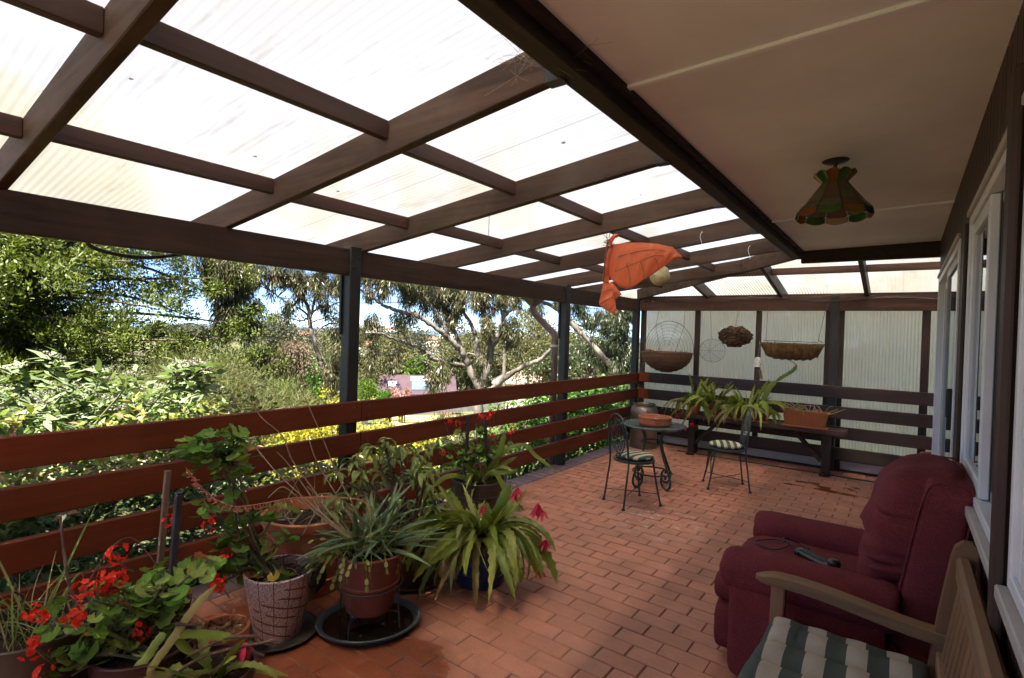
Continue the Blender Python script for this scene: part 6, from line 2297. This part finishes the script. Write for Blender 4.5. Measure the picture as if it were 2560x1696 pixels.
cl = [reg(960, 690, d - 1, 60, 45, 22), reg(1010, 715, d - .5, 45, 45, 20), reg(1060, 720, d, 55, 55, 30), reg(1110, 745, d, 45, 55, 26), reg(1150, 740, d, 45, 50, 24),
      reg(1200, 740, d, 45, 45, 18), reg(1215, 815, d - .3, 16, 26, 8), reg(1240, 740, d, 45, 40, 14), reg(1290, 730, d, 40, 40, 10),
      reg(1130, 800, d, 22, 35, 6), reg(1078, 935, d - .4, 15, 42, 9), reg(1106, 930, d - .3, 16, 40, 9), reg(1140, 920, d, 10, 22, 3), reg(1180, 940, d + .3, 20, 35, 9), reg(1205, 920, d, 12, 26, 5),
      reg(990, 800, d - .8, 22, 28, 3), reg(925, 815, d - 1, 22, 22, 7), reg(1020, 790, d - .5, 30, 20, 3), reg(985, 900, d - .8, 18, 30, 4), reg(1265, 830, d, 20, 45, 5), reg(1290, 850, d, 26, 50, 7), reg(930, 900, d - 1, 16, 40, 4), reg(915, 700, d - 1, 30, 50, 8),
      ((tb[0], tb[1], 6.0), (3.6, 3.6, 1.8), 130)]
gum('gum_tree', 'spreading gum tree with pale twisted limbs between the two tall posts', limbs, cl, 201)

# left weeping gum
d = 15.5
tb2 = at(846, 1010, d)
tb2[2] = ground_z(tb2[0], tb2[1]) - .2
limbs = [([tb2] + px([(842, 1012), (828, 975), (812, 935), (795, 885), (783, 845), (775, 810), (770, 770), (745, 730), (700, 690), (660, 640)], d), .17, .05),
         (px([(778, 812), (772, 790), (735, 765), (700, 745), (670, 725)], d), .06, .02), (px([(783, 845), (810, 815), (850, 805), (880, 800)], d), .05, .02),
         (px([(770, 790), (800, 770), (840, 760), (870, 745)], d), .055, .02), (px([(775, 800), (790, 740), (800, 690), (790, 620)], d), .07, .03),
         (px([(772, 800), (740, 800), (705, 795), (670, 800)], d), .035, .012), (px([(775, 805), (830, 790), (870, 775)], d), .035, .012)]
cl = [reg(540, 680, d - 1.5, 50, 60, 34), reg(580, 720, d - 1.5, 55, 65, 40), reg(620, 690, d - 1, 45, 55, 26), reg(560, 790, d - 1.5, 35, 45, 18), reg(620, 800, d - 1.2, 35, 50, 18),
      reg(690, 690, d, 40, 40, 14), reg(740, 690, d, 40, 40, 14), reg(800, 700, d, 45, 45, 18), reg(850, 700, d, 40, 50, 16), reg(650, 890, d - 1, 30, 45, 14), reg(700, 900, d - .6, 35, 40, 12),
      reg(850, 860, d, 26, 70, 16), reg(830, 930, d, 22, 45, 12), reg(720, 770, d, 12, 25, 4), reg(760, 725, d, 22, 35, 7), reg(820, 770, d, 18, 22, 4), ((tb2[0], tb2[1] - .5, 5.6), (3.2, 3.2, 1.7), 110)]
gum('gum_tree', 'weeping gum tree with slender pale trunk left of the first post', limbs, cl, 202)
# dead dark clump in front of it
r_ = np.random.default_rng(5)
c0 = at(740, 915, 14.2)
bt = thing('bare_bush', 'grey brown twiggy dead bush below the weeping gum', 'bush', (c0[0], c0[1], float(ground_z(c0[0], c0[1]))))
Q = clumps(np.array([at(735 + r_.normal(0, 22), 905 + r_.normal(0, 24), 14.2) for i in range(40)]), np.full((40, 3), .22), 90, r_, .10, .010, 0, .5, .5)
M['deadleaf'] = leaf_mat('dead_leaf', [(.12, .085, .06), (.17, .12, .085), (.08, .06, .04)], .15, .7, .15)
quads('foliage', Q, M['deadleaf'], bt)
G().tube(smooth_path([(c0[0], c0[1], float(ground_z(c0[0], c0[1])) - .1), c0 + (.1, .1, -.6), c0], 4), .06, 6).build('stem', M['bark'], bt)

# right leaning gum behind the second post
d = 17.0
tb3 = at(1560, 965, d)
tb3[2] = ground_z(tb3[0], tb3[1]) - .2
limbs = [([tb3] + px([(1562, 965), (1540, 930), (1505, 890), (1470, 850), (1435, 815), (1408, 790), (1385, 768), (1350, 752), (1300, 720)], d), .20, .09),
         (px([(1420, 802), (1425, 775), (1440, 755), (1455, 700)], d), .09, .04), (px([(1430, 812), (1470, 815), (1500, 800), (1530, 780)], d), .05, .015),
         (px([(1540, 930), (1560, 880), (1570, 820), (1560, 740)], d, [.5] * 4), .1, .03)]
cl = [reg(1530, 800, d, 50, 60, 34), reg(1560, 870, d, 40, 60, 34), reg(1570, 780, d, 40, 50, 24), reg(1450, 770, d, 35, 30, 9), reg(1480, 800, d, 30, 30, 9), reg(1520, 900, d + 1, 45, 40, 18),
      reg(1480, 870, d + 1.5, 40, 40, 16), reg(1350, 765, d, 30, 20, 4), reg(1405, 750, d, 25, 20, 4), reg(1590, 930, d, 30, 40, 12), ((tb3[0] - 1, tb3[1], 6), (3.5, 3.5, 1.8), 90)]
gum('gum_tree', 'leaning gum tree with dark foliage between second post and corner post', limbs, cl, 203, 'gum_dark')


# round shrubs and small trees
def bush(name, label, cat, c, rad, n_cl, per, Ln, W_, mat, seed, up_=.4, cr=.2, group=None, surf=.5, stems=True, flat=False):
    r_ = np.random.default_rng(seed)
    c, rad = np.asarray(c, float), np.asarray(rad, float)
    gz = float(ground_z(c[0], c[1]))
    T = thing(name, label, cat, (c[0], c[1], gz), 0, group)
    u = unit(n_cl, r_)
    u[:, 2] = np.abs(u[:, 2]) * 1.3 - .55
    cs = c + u * rad * r_.uniform(.45, 1, (n_cl, 1))
    Q = clumps(cs, np.full((n_cl, 3), cr) * r_.uniform(.7, 1.3, (n_cl, 1)), per, r_, Ln, W_, up_, surf)
    quads('foliage', Q, M[mat], T)
    if stems:
        g = G()
        for i in range(7):
            e = cs[r_.integers(n_cl)]
            g.tube(smooth_path([(c[0] + r_.normal(0, .1), c[1] + r_.normal(0, .1), gz - .1), (c + e) / 2 - (0, 0, .2), e], 4), np.linspace(.035, .01, 9), 5)
        g.build('stems', M['bark'], T, smooth=60)
    return T, cs


# feathery green shrub in the middle distance (left bay)
bush('feathery_shrub', 'large olive green feathery shrub before the conifer', 'shrub', (-8.3, 3.45, .1), (1.7, 2.0, 1.30), 230, 150, .13, .0045, 'feather', 301, .6, .26)
bush('feathery_shrub', 'smaller feathery shrub at the foot of the slender pale trunk', 'shrub', (-8.6, 5.2, -.3), (1.2, 1.0, .95), 90, 140, .13, .0045, 'feather', 302, .6, .26)


# pale leaved shrub with cream heads
def pale_shrub():
    r_ = np.random.default_rng(310)
    c = np.array([-6.3, 1.15, .1])
    gz = float(ground_z(c[0], c[1]))
    T = thing('pale_shrub', 'pale grey green large leaved shrub with cream flower heads beyond the railing', 'shrub', (c[0], c[1], gz))
    tips = []
    for i in range(360):
        u = unit(1, r_)[0]
        u[2] = abs(u[2])
        tips.append(c + u * np.array([1.15, 2.0, 1.0]) * r_.uniform(.55, 1.0))
    for x, y, dd in ((480, 925, 5.0), (455, 930, 5.0), (430, 955, 5.1), (510, 940, 5.0), (130, 905, 6.3), (40, 935, 6.0), (330, 950, 5.8), (250, 940, 6.0), (390, 985, 5.3), (475, 965, 5.0)):
        tips.append(at(x, y, dd))
    tips = np.array(tips)
    per = 26
    P = np.repeat(tips, per, 0) + r_.normal(0, .045, (len(tips) * per, 3)) - (0, 0, .03)
    a = r_.uniform(0, 6.283, len(P))
    D = np.stack([np.cos(a), np.sin(a), r_.normal(.15, .45, len(P))], -1)
    quads('foliage', leafq(P, D, r_.uniform(.10, .20, len(P)), r_.uniform(.018, .032, len(P)), r_, (0, 0, 1)), M['pale'], T)
    hd = []
    g = leafq(r_.normal(0, 1, (70, 3)) * (.045, .045, .010), unit(70, r_) * (1, 1, .3) + (0, 0, .8), .018, .008, r_)
    hm = None
    for k, tp in enumerate(tips):
        if k < 350 and (tp[2] < c[2] + .62 or r_.uniform() < .35): continue
        if hm is None:
            ho = quads('flower_head', g + (T.location.x, T.location.y, T.location.z), M['cream'], T)
            hm = ho.data
        else: ho = put('flower_head', hm, T)
        ho.location = (tp[0] - T.location.x, tp[1] - T.location.y, tp[2] - T.location.z + .06)
        ho.rotation_euler = (r_.normal(0, .2), r_.normal(0, .2), r_.uniform(0, 6))
    g = G()
    for i in range(40):
        e = tips[r_.integers(len(tips))]
        g.tube(smooth_path([(c[0] + r_.normal(0, .4), c[1] + r_.normal(0, .6), gz - .1), (c + e) / 2 - (0, 0, .25), e], 4), np.linspace(.02, .006, 9), 5)
    g.build('stems', M['stem_green'], T, smooth=60)


pale_shrub()


# red tipped hedge right outside the railing
def hedge(name, label, x0, x1, y0, y1, z0, z1, n, Ln, W_, mat, seed, top_mat=None, cat='hedge', wav=.12):
    r_ = np.random.default_rng(seed)
    T = thing(name, label, cat, ((x0 + x1) / 2, (y0 + y1) / 2, float(ground_z((x0 + x1) / 2, (y0 + y1) / 2))))
    X, Y = r_.uniform(x0, x1, n), r_.uniform(y0, y1, n)
    q = r_.uniform(0, 1, n) ** .75
    zt = z1 + wav * np.sin(Y * 3.1 + 1) * .5 + wav * np.sin(Y * 7.7 + X * 5) * .5
    Z = z0 + (zt - z0) * q
    P = np.stack([X, Y, Z], -1)
    # gather to sprigs
    k = r_.integers(0, n // 14, n)
    cen = P[k]
    P = cen + r_.normal(0, .05, P.shape)
    a = r_.uniform(0, 6.283, n)
    D = np.stack([np.cos(a), np.sin(a), r_.normal(.35, .5, n)], -1)
    V4 = leafq(P, D, Ln * r_.uniform(.6, 1.25, n), W_ * r_.uniform(.7, 1.2, n), r_, (0, 0, 1))
    top = P[:, 2] > z0 + (z1 - z0) * .74
    if top_mat:
        quads('top_growth', V4[top], M[top_mat], T)
        V4 = V4[~top]
    quads('foliage', V4, M[mat], T)
    g = G()
    for i in range(30):
        xx, yy = r_.uniform(x0, x1), r_.uniform(y0, y1)
        g.tube(smooth_path([(xx, yy, float(ground_z(xx, yy)) - .1), (xx + r_.normal(0, .1), yy + r_.normal(0, .1), (z0 + z1) / 2), (xx + r_.normal(0, .2), yy + r_.normal(0, .2), z1 - .15)], 3), .012, 5)
    g.build('stems', M['bark'], T, smooth=60)
    return T


hedge('hedge', 'leafy hedge with red tipped new growth close outside the railing at left', -4.75, -3.62, -1.6, 2.1, -.7, .95, 21000, .075, .017, 'hedge_dark', 320, 'photinia')
hedge('hedge', 'lower leafy hedge outside the railing before the yellow shrub', -4.7, -3.62, 2.1, 4.0, -.8, .45, 9000, .07, .016, 'hedge_dark', 321, 'photinia')
hedge('groundcover', 'bright green leafy hedge outside the railing towards the corner post', -5.2, -3.75, 6.3, 10.5, -1.0, .62, 17000, .085, .022, 'bright', 322, None, 'hedge', .2)
hedge('groundcover', 'low mixed green plants below the railing near the second post', -5.0, -3.7, 4.3, 6.3, -1.0, .05, 7000, .08, .014, 'bright', 323, None, 'plants', .3)
bush('yellow_shrub', 'dense golden yellow shrub beyond the railing right of the first post', 'shrub', (-6.0, 5.0, -.35), (.95, 1.15, .75), 260, 70, .045, .013, 'yellow', 330, .4, .13)
bush('yellow_shrub', 'golden yellow shrub beyond the railing left of the first post', 'shrub', (-6.9, 4.35, -.25), (.75, .65, .70), 150, 70, .045, .013, 'yellow', 331, .4, .13)
c0 = at(775, 985, 9.5)
bush('yellow_shrub', 'tall yellow flowered sprigs rising behind the first post', 'shrub', (c0[0] + .3, c0[1] + .35, .1), (.65, .75, .72), 30, 36, .045, .014, 'yellow', 332, .6, .12)
c0 = at(1310, 1050, 9)
bush('grey_shrub', 'grey green shrub beyond the railing left of the downpipe', 'shrub', c0 + (0, 0, -.35), (.8, .8, .6), 60, 80, .09, .010, 'oliveleaf', 333, .5, .2)
c0 = at(1120, 1050, 11)
bush('grey_shrub', 'small grey green shrub on the pale grass below the main gum', 'shrub', c0 + (0, 0, -.3), (.7, .7, .5), 50, 80, .09, .010, 'oliveleaf', 334, .5, .2)
c0 = at(1005, 975, 24)
bush('pink_shrub', 'pink leaved shrub before the purple roofed house', 'shrub', c0 + (0, 0, -.3), (.5, .5, .55), 16, 40, .16, .03, 'pinkleaf', 335, 1.2, .14)
c0 = at(915, 968, 24)
bush('round_shrub', 'rounded green shrub right of the first post', 'shrub', c0 + (0, 0, -.2), (.5, .5, .62), 50, 80, .10, .028, 'lime', 336, .5, .22)
c0 = at(975, 985, 26)
bush('round_shrub', 'small dark green shrub before the purple roof', 'shrub', c0 + (0, 0, -.3), (.8, .8, .6), 50, 80, .1, .025, 'bright', 337, .5, .22)


def small_tree(name, label, c, rad, n_cl, per, Ln, W_, mat, seed, cr, group='trees down the slope'):
    r_ = np.random.default_rng(seed)
    c, rad = np.asarray(c, float), np.asarray(rad, float)
    gz = float(ground_z(c[0], c[1]))
    T = thing(name, label, 'tree', (c[0], c[1], gz), 0, group)
    u = unit(n_cl, r_)
    cs = c + u * rad * r_.uniform(.4, 1, (n_cl, 1))
    Q = clumps(cs, np.full((n_cl, 3), cr) * r_.uniform(.6, 1.3, (n_cl, 1)) * (1, 1, .75), per, r_, Ln, W_, .2, .5)
    quads('crown', Q, M[mat], T)
    g = G()
    g.tube(smooth_path([(c[0], c[1], gz - .2), (c[0] + .2, c[1], (gz + c[2]) / 2), c], 5), np.linspace(.22, .08, 11), 7)
    for i in range(6):
        g.tube(smooth_path([c - (0, 0, rad[2] * .5), (c + cs[i]) / 2, cs[i]], 3), np.linspace(.09, .03, 7), 5)
    g.build('trunk', M['bark'], T, smooth=60)


TR = [(1045, 925, 72, 2.3, 1.9, 'lime', 'light green round tree behind the purple roofed house'),
      (1360, 880, 30, 2.3, 2.4, 'oliveleaf', 'olive tree behind the downpipe'), (1420, 900, 36, 3.0, 2.6, 'oliveleaf', 'olive tree just right of the second post'),
      (1320, 850, 60, 4.0, 3.5, 'oliveleaf', 'large olive tree left of the downpipe'), (1180, 870, 80, 6.0, 4.5, 'oliveleaf', 'broad olive tree behind the main gum trunk'),
      (960, 890, 75, 5.0, 4.0, 'oliveleaf', 'wide olive tree right of the first post'), (1010, 865, 110, 7, 5.0, 'farleaf', 'dull green tree above the purple roof'),
      (880, 900, 60, 4.0, 4.0, 'oliveleaf', 'olive tree hidden partly by the first post'), (1130, 905, 95, 6, 4, 'farleaf', 'dull green tree beyond the purple roof ridge'),
      (1250, 885, 100, 6, 4.5, 'farleaf', 'dull green tree by the power pole'), (1480, 920, 30, 2.6, 2.2, 'gum_dark', 'dark green tree below the leaning trunk'),
      (1400, 930, 26, 1.6, 1.4, 'gum_dark', 'small dark tree beside the brown roofed house'), (790, 930, 40, 2.6, 2.4, 'oliveleaf', 'olive tree left of the first post'),
      (760, 960, 30, 1.6, 1.5, 'bright', 'deep green bush tree behind the feathery shrub'), (700, 860, 90, 6, 5, 'farleaf', 'dull green tree beyond the weeping gum')]
for i, (c_, r_c, lab) in enumerate((((-2.2, 12.5, 1.2), (2.6, 1.6, 2.2), 'soft green tree seen through the left screen panels'), ((1.0, 13.5, 1.6), (2.4, 1.6, 2.4), 'soft green tree seen through the right screen panels'))):
    small_tree('garden_tree', lab, c_, r_c, 120, 60, .2, .05, 'oliveleaf', 450 + i, .55)
for i, (x, y, d, rx, rz, mt, lab) in enumerate(TR):
    k = d / 40
    small_tree('garden_tree', lab, at(x, y, d), (rx, rx, rz), 90, 60, .22 * max(.7, k), .055 * max(.7, k), mt, 400 + i, .55 * max(.8, rx / 2.6))

# pale dry lawn on the slope, concrete path
lw, t, out = new_mat('dry_lawn')
n = noise_(t, 1.5, 5, .6)
princ(t, out, ramp(t, [(.3, (.27, .235, .105)), (.7, (.22, .20, .08))], n).outputs[0], .95, .1)
P = []
for u in np.linspace(985, 1500, 26):
    row = []
    for dd in np.linspace(17, 47, 14):
        q_ = at(u, 900, dd)
        row.append((q_[0], q_[1], float(ground_z(q_[0], q_[1])) + .05))
    P.append(row)
tag(G().grid(np.array(P)).build('lawn', lw, smooth=60), kind='structure')
pm = plain('concrete_path', (.42, .40, .42), (.35, .33, .35), .9, .15, 2)
P = []
for u in np.linspace(715, 800, 6):
    row = []
    for dd in np.linspace(6.0, 9.5, 6):
        q_ = at(u, 1000, dd)
        row.append((q_[0], q_[1], float(ground_z(q_[0], q_[1])) + .04))
    P.append(row)
tag(G().grid(np.array(P)).build('path', pm), kind='structure')

# ------------------------------------------------------------------ houses down the slope
M['brickwall'] = plain('orange_brick', (.42, .17, .09), (.33, .13, .07), .9, .15, 3)
M['purple_tile'] = plain('purple_tile', (.058, .033, .039), (.042, .024, .029), .7, .25, 1.2, bump=.3, bscale=6)
M['brown_tile'] = plain('brown_tile', (.30, .22, .18), (.23, .165, .135), .8, .2, 1.2, bump=.3, bscale=6)
M['red_tile'] = plain('red_tile', (.42, .14, .11), (.32, .1, .08), .8, .2, 1)
M['cream_wall'] = plain('cream_wall', (.62, .56, .46), (.55, .49, .40), .9, .1, 1)
M['white_wall'] = plain('white_wall', (.75, .75, .76), (.68, .68, .69), .85, .15, 1)
M['fence'] = plain('grey_paling', (.17, .16, .155), (.13, .12, .115), .9, .1, 3)
M['skylight'] = plain('skylight', (.45, .45, .47), (.4, .4, .42), .4, .3, 3)
M['win_dark'] = plain('window_dark', (.03, .035, .04), (.05, .055, .06), .15, .5, 2)
M['solar'] = plain('solar_panel', (.10, .14, .22), (.07, .10, .17), .15, .6, 2)


def dwelling(label, c, yaw, w_, dp, h, rh, wall, roof, hip=0.35, z=None, group='houses in the valley', wins=3):
    """c: eave level centre; roof ridge along local x"""
    T = thing('dwelling', label, 'house', (c[0], c[1], c[2] - h), yaw, group)
    G().span((-w_ / 2, -dp / 2, -3.0), (w_ / 2, dp / 2, h - .02)).build('wall', M[wall], T, local=True)
    e = .5
    a, b = w_ / 2 + e, dp / 2 + e
    r_ = a - b * hip * 2.2 if hip else a
    r_ = max(.2, r_)
    vs = [(-a, -b, h), (a, -b, h), (a, b, h), (-a, b, h), (-r_, 0, h + rh), (r_, 0, h + rh), (-a, -b, h - .18), (a, -b, h - .18), (a, b, h - .18), (-a, b, h - .18)]
    rf = G().add(vs, [(0, 1, 5, 4), (2, 3, 4, 5), (1, 2, 5), (3, 0, 4), (6, 7, 1, 0), (7, 8, 2, 1), (8, 9, 3, 2), (9, 6, 0, 3), (9, 8, 7, 6)]).build('roof', M[roof], T, local=True)
    for sgn in (-1, 1):
        for k in range(wins):
            xx = -w_ / 2 + w_ * (k + .5) / wins
            wn = G().span((xx - .8, sgn * (dp / 2 + .03) - .03, h - 1.7), (xx + .8, sgn * (dp / 2 + .03) + .03, h - .5)).build('window', M['win_dark'], T, local=True)
            G().span((xx - .9, sgn * (dp / 2 + .03) - .06, h - 1.8), (xx + .9, sgn * (dp / 2 + .03) + .06, h - 1.7)).build('sill', M['white_wall'], wn, local=True)
    return T, rf, h, rh, a, b


pa_, pb_ = at(945, 984, 62), at(1142, 986, 62)
yaw = math.atan2(pb_[1] - pa_[1], pb_[0] - pa_[0])
cc = (pa_ + pb_) / 2
nv_ = nrm(np.array([-math.sin(yaw), math.cos(yaw), 0]))
if nv_ @ (cc - CAM) < 0: nv_ = -nv_
T, rf, h, rh, a, b = dwelling('brick house with purple tiled roof, skylight and solar panels', cc + nv_ * 3.3, yaw, np.linalg.norm(pb_ - pa_) - 1, 6.6, 2.6, 1.9, 'brickwall', 'purple_tile', .0, None, None, 4)


def on_roof(x0, x1, s0, s1, mat, name):
    """patch on the slope facing the camera, local x range, slope fraction from eave"""
    sg = -1 if (np.array([math.sin(yaw), -math.cos(yaw), 0]) @ (CAM - cc)) > 0 else 1
    vs = []
    for dz in (.03, .10):
        for x, s in ((x0, s0), (x1, s0), (x1, s1), (x0, s1)):
            vs.append((x, sg * b * (1 - s), h + rh * s + dz))
    G().add(vs, [(0, 1, 2, 3), (4, 5, 6, 7), (0, 4, 5, 1), (1, 5, 6, 2), (2, 6, 7, 3), (3, 7, 4, 0)]).build(name, mat, rf, local=True)


w2 = np.linalg.norm(pb_ - pa_)
on_roof(-w2 * .38, -w2 * .28, .35, .6, M['skylight'], 'skylight')
on_roof(-.1 * w2, .14 * w2, .68, .86, M['skylight'], 'roof_light')
on_roof(-.08 * w2, .14 * w2, .2, .62, M['solar'], 'solar_panel')
# boundary fence before it
FN = thing('paling_fence', 'long grey paling fence along the slope before the purple roofed house', 'fence', tuple(at(985, 1000, 50)))
fa, fb = at(905, 1002, 50), at(1260, 984, 54)
n = 46
for i in range(n):
    q0 = fa + (fb - fa) * i / n
    q1 = fa + (fb - fa) * (i + 1) / n
    zg = q0[2]
    G().beam(q0 * .985 + q1 * .015 - (0, 0, .8), q1 * .985 + q0 * .015 - (0, 0, .8), .03, 1.6, bev=0).build('fence_panel', M['fence'], FN)
c0 = at(1310, 952, 78)
T, *_ = dwelling('cream house with hipped brown tiled roof left of the downpipe', c0, R(35), 8.0, 8.0, 3.0, 2.1, 'cream_wall', 'brown_tile', .42, None, None, 3)
FAR = [(985, 822, 640, 'white_wall', 'red_tile', 'long pale house with red roof on the far ridge', 22), (1120, 832, 600, 'white_wall', 'brown_tile', 'white house on the far ridge behind the limbs', 18), (1075, 848, 420, 'cream_wall', 'red_tile', 'far cream house with red roof between gum limbs', 13),
       (925, 862, 330, 'white_wall', 'red_tile', 'far white house with red roof just right of the first post', 11), (1090, 866, 320, 'white_wall', 'brown_tile', 'far white house low on the hillside', 10), (1285, 846, 420, 'white_wall', 'white_wall', 'long white flat building beside the power pole', 24),
       (735, 832, 560, 'white_wall', 'brown_tile', 'far white house left of the slender trunk', 20), (760, 838, 480, 'cream_wall', 'red_tile', 'far cream house behind the slender trunk', 14), (550, 838, 520, 'white_wall', 'red_tile', 'far house glimpsed below the conifer branches', 15)]
for x, y, d, wl, rf_, lab, w_ in FAR:
    c0 = at(x, y, d)
    dwelling(lab, c0, R(40), w_, 9.0, 3.2, 2.0, wl, rf_, .35, None, 'far houses on the hillside', 3)

# power pole and lines
PO = thing('power_pole', 'grey timber power pole with crossarm and transformer behind the main gum', 'power pole', tuple(at(1262, 985, 44)))
b0, b1 = at(1260, 1000, 44), at(1264, 735, 44)
G().tube([b0 - (0, 0, 2), b1], [.17, .12], 10).build('pole', M['gum_bark'], PO, smooth=60)
ad = nrm(np.array([rt[0], rt[1], 0]))
G().beam(b1 - ad * 1.2 - (0, 0, .6), b1 + ad * 1.2 - (0, 0, .6), .12, .12, bev=0).build('crossarm', M['gum_bark'], PO)
for k in (-1.0, -.4, .4, 1.0):
    G().lathe([(0, 0), (.05, 0), (.06, .06), (.03, .12), (.05, .18), (0, .2)], 8, b1 + ad * k - (0, 0, .54)).build('insulator', M['white_wall'], PO)
G().box(b1 + ad * .9 - (0, 0, 1.3), (.7, .5, .7), None, .04).build('transformer', M['grey_board'], PO)
wl = thing('power_lines', 'thin dark power lines crossing the bay behind the gum tree', 'power lines', tuple(b1))
for k, dz in ((-1.0, -.34), (.4, -.34), (1.0, -.34), (0, -3.0), (0, -3.4)):
    p = b1 + ad * k + (0, 0, dz)
    for far in (at(600, 800, 75), at(1700, 790, 60)):
        e = np.array([far[0], far[1], p[2] + (1.0 if dz > -1 else 0)])
        mid = (p + e) / 2 - (0, 0, .8)
        G().tube(smooth_path([p, mid, e], 8), .018, 4).build('line', M['cable'], wl)

# woods over the valley and far hill: one mass
r_ = np.random.default_rng(77)
cs, sz = [], []
for i in range(1500):
    d = 95 * (760 / 95) ** r_.uniform() if i < 900 else r_.uniform(420, 800)
    x = r_.uniform(380, 1720)
    q_ = at(x, 850, d)
    gz = float(ground_z(q_[0], q_[1]))
    s = r_.uniform(2.2, 4.8) * (1 if d < 300 else 1.25)
    if d > 560: s *= .75
    cs.append((q_[0], q_[1], gz + s * .7))
    sz.append(s)
cs, sz = np.array(cs), np.array(sz)
per = 70
u = unit(len(cs) * per, r_)
P = np.repeat(cs, per, 0) + u * r_.uniform(.6, 1, (len(u), 1)) * np.repeat(sz, per)[:, None] * (1, 1, .8)
s = np.repeat(sz, per)
Q = leafq(P, u + r_.normal(0, .6, u.shape), s * .35, s * .14, r_)
tag(quads('far_woods', Q, M['farleaf']), 'olive green woods covering the far hillside', 'woods', None, 'stuff')

STUFF_PARTS = {'crown', 'foliage', 'top_growth', 'twigs', 'branches', 'stems', 'litter', 'crumbs', 'dead_leaves', 'dead_twigs', 'dry_tuft', 'dry_stems',
               'cactus_segments', 'seams', 'ties', 'thorny_stem', 'far_bricks', 'screen_border'}
for o in COL.objects:
    nm = o.name.split('.')[0]
    if o.parent is not None and (nm in STUFF_PARTS or nm == 'flower_head'):
        o['kind'] = 'stuff'
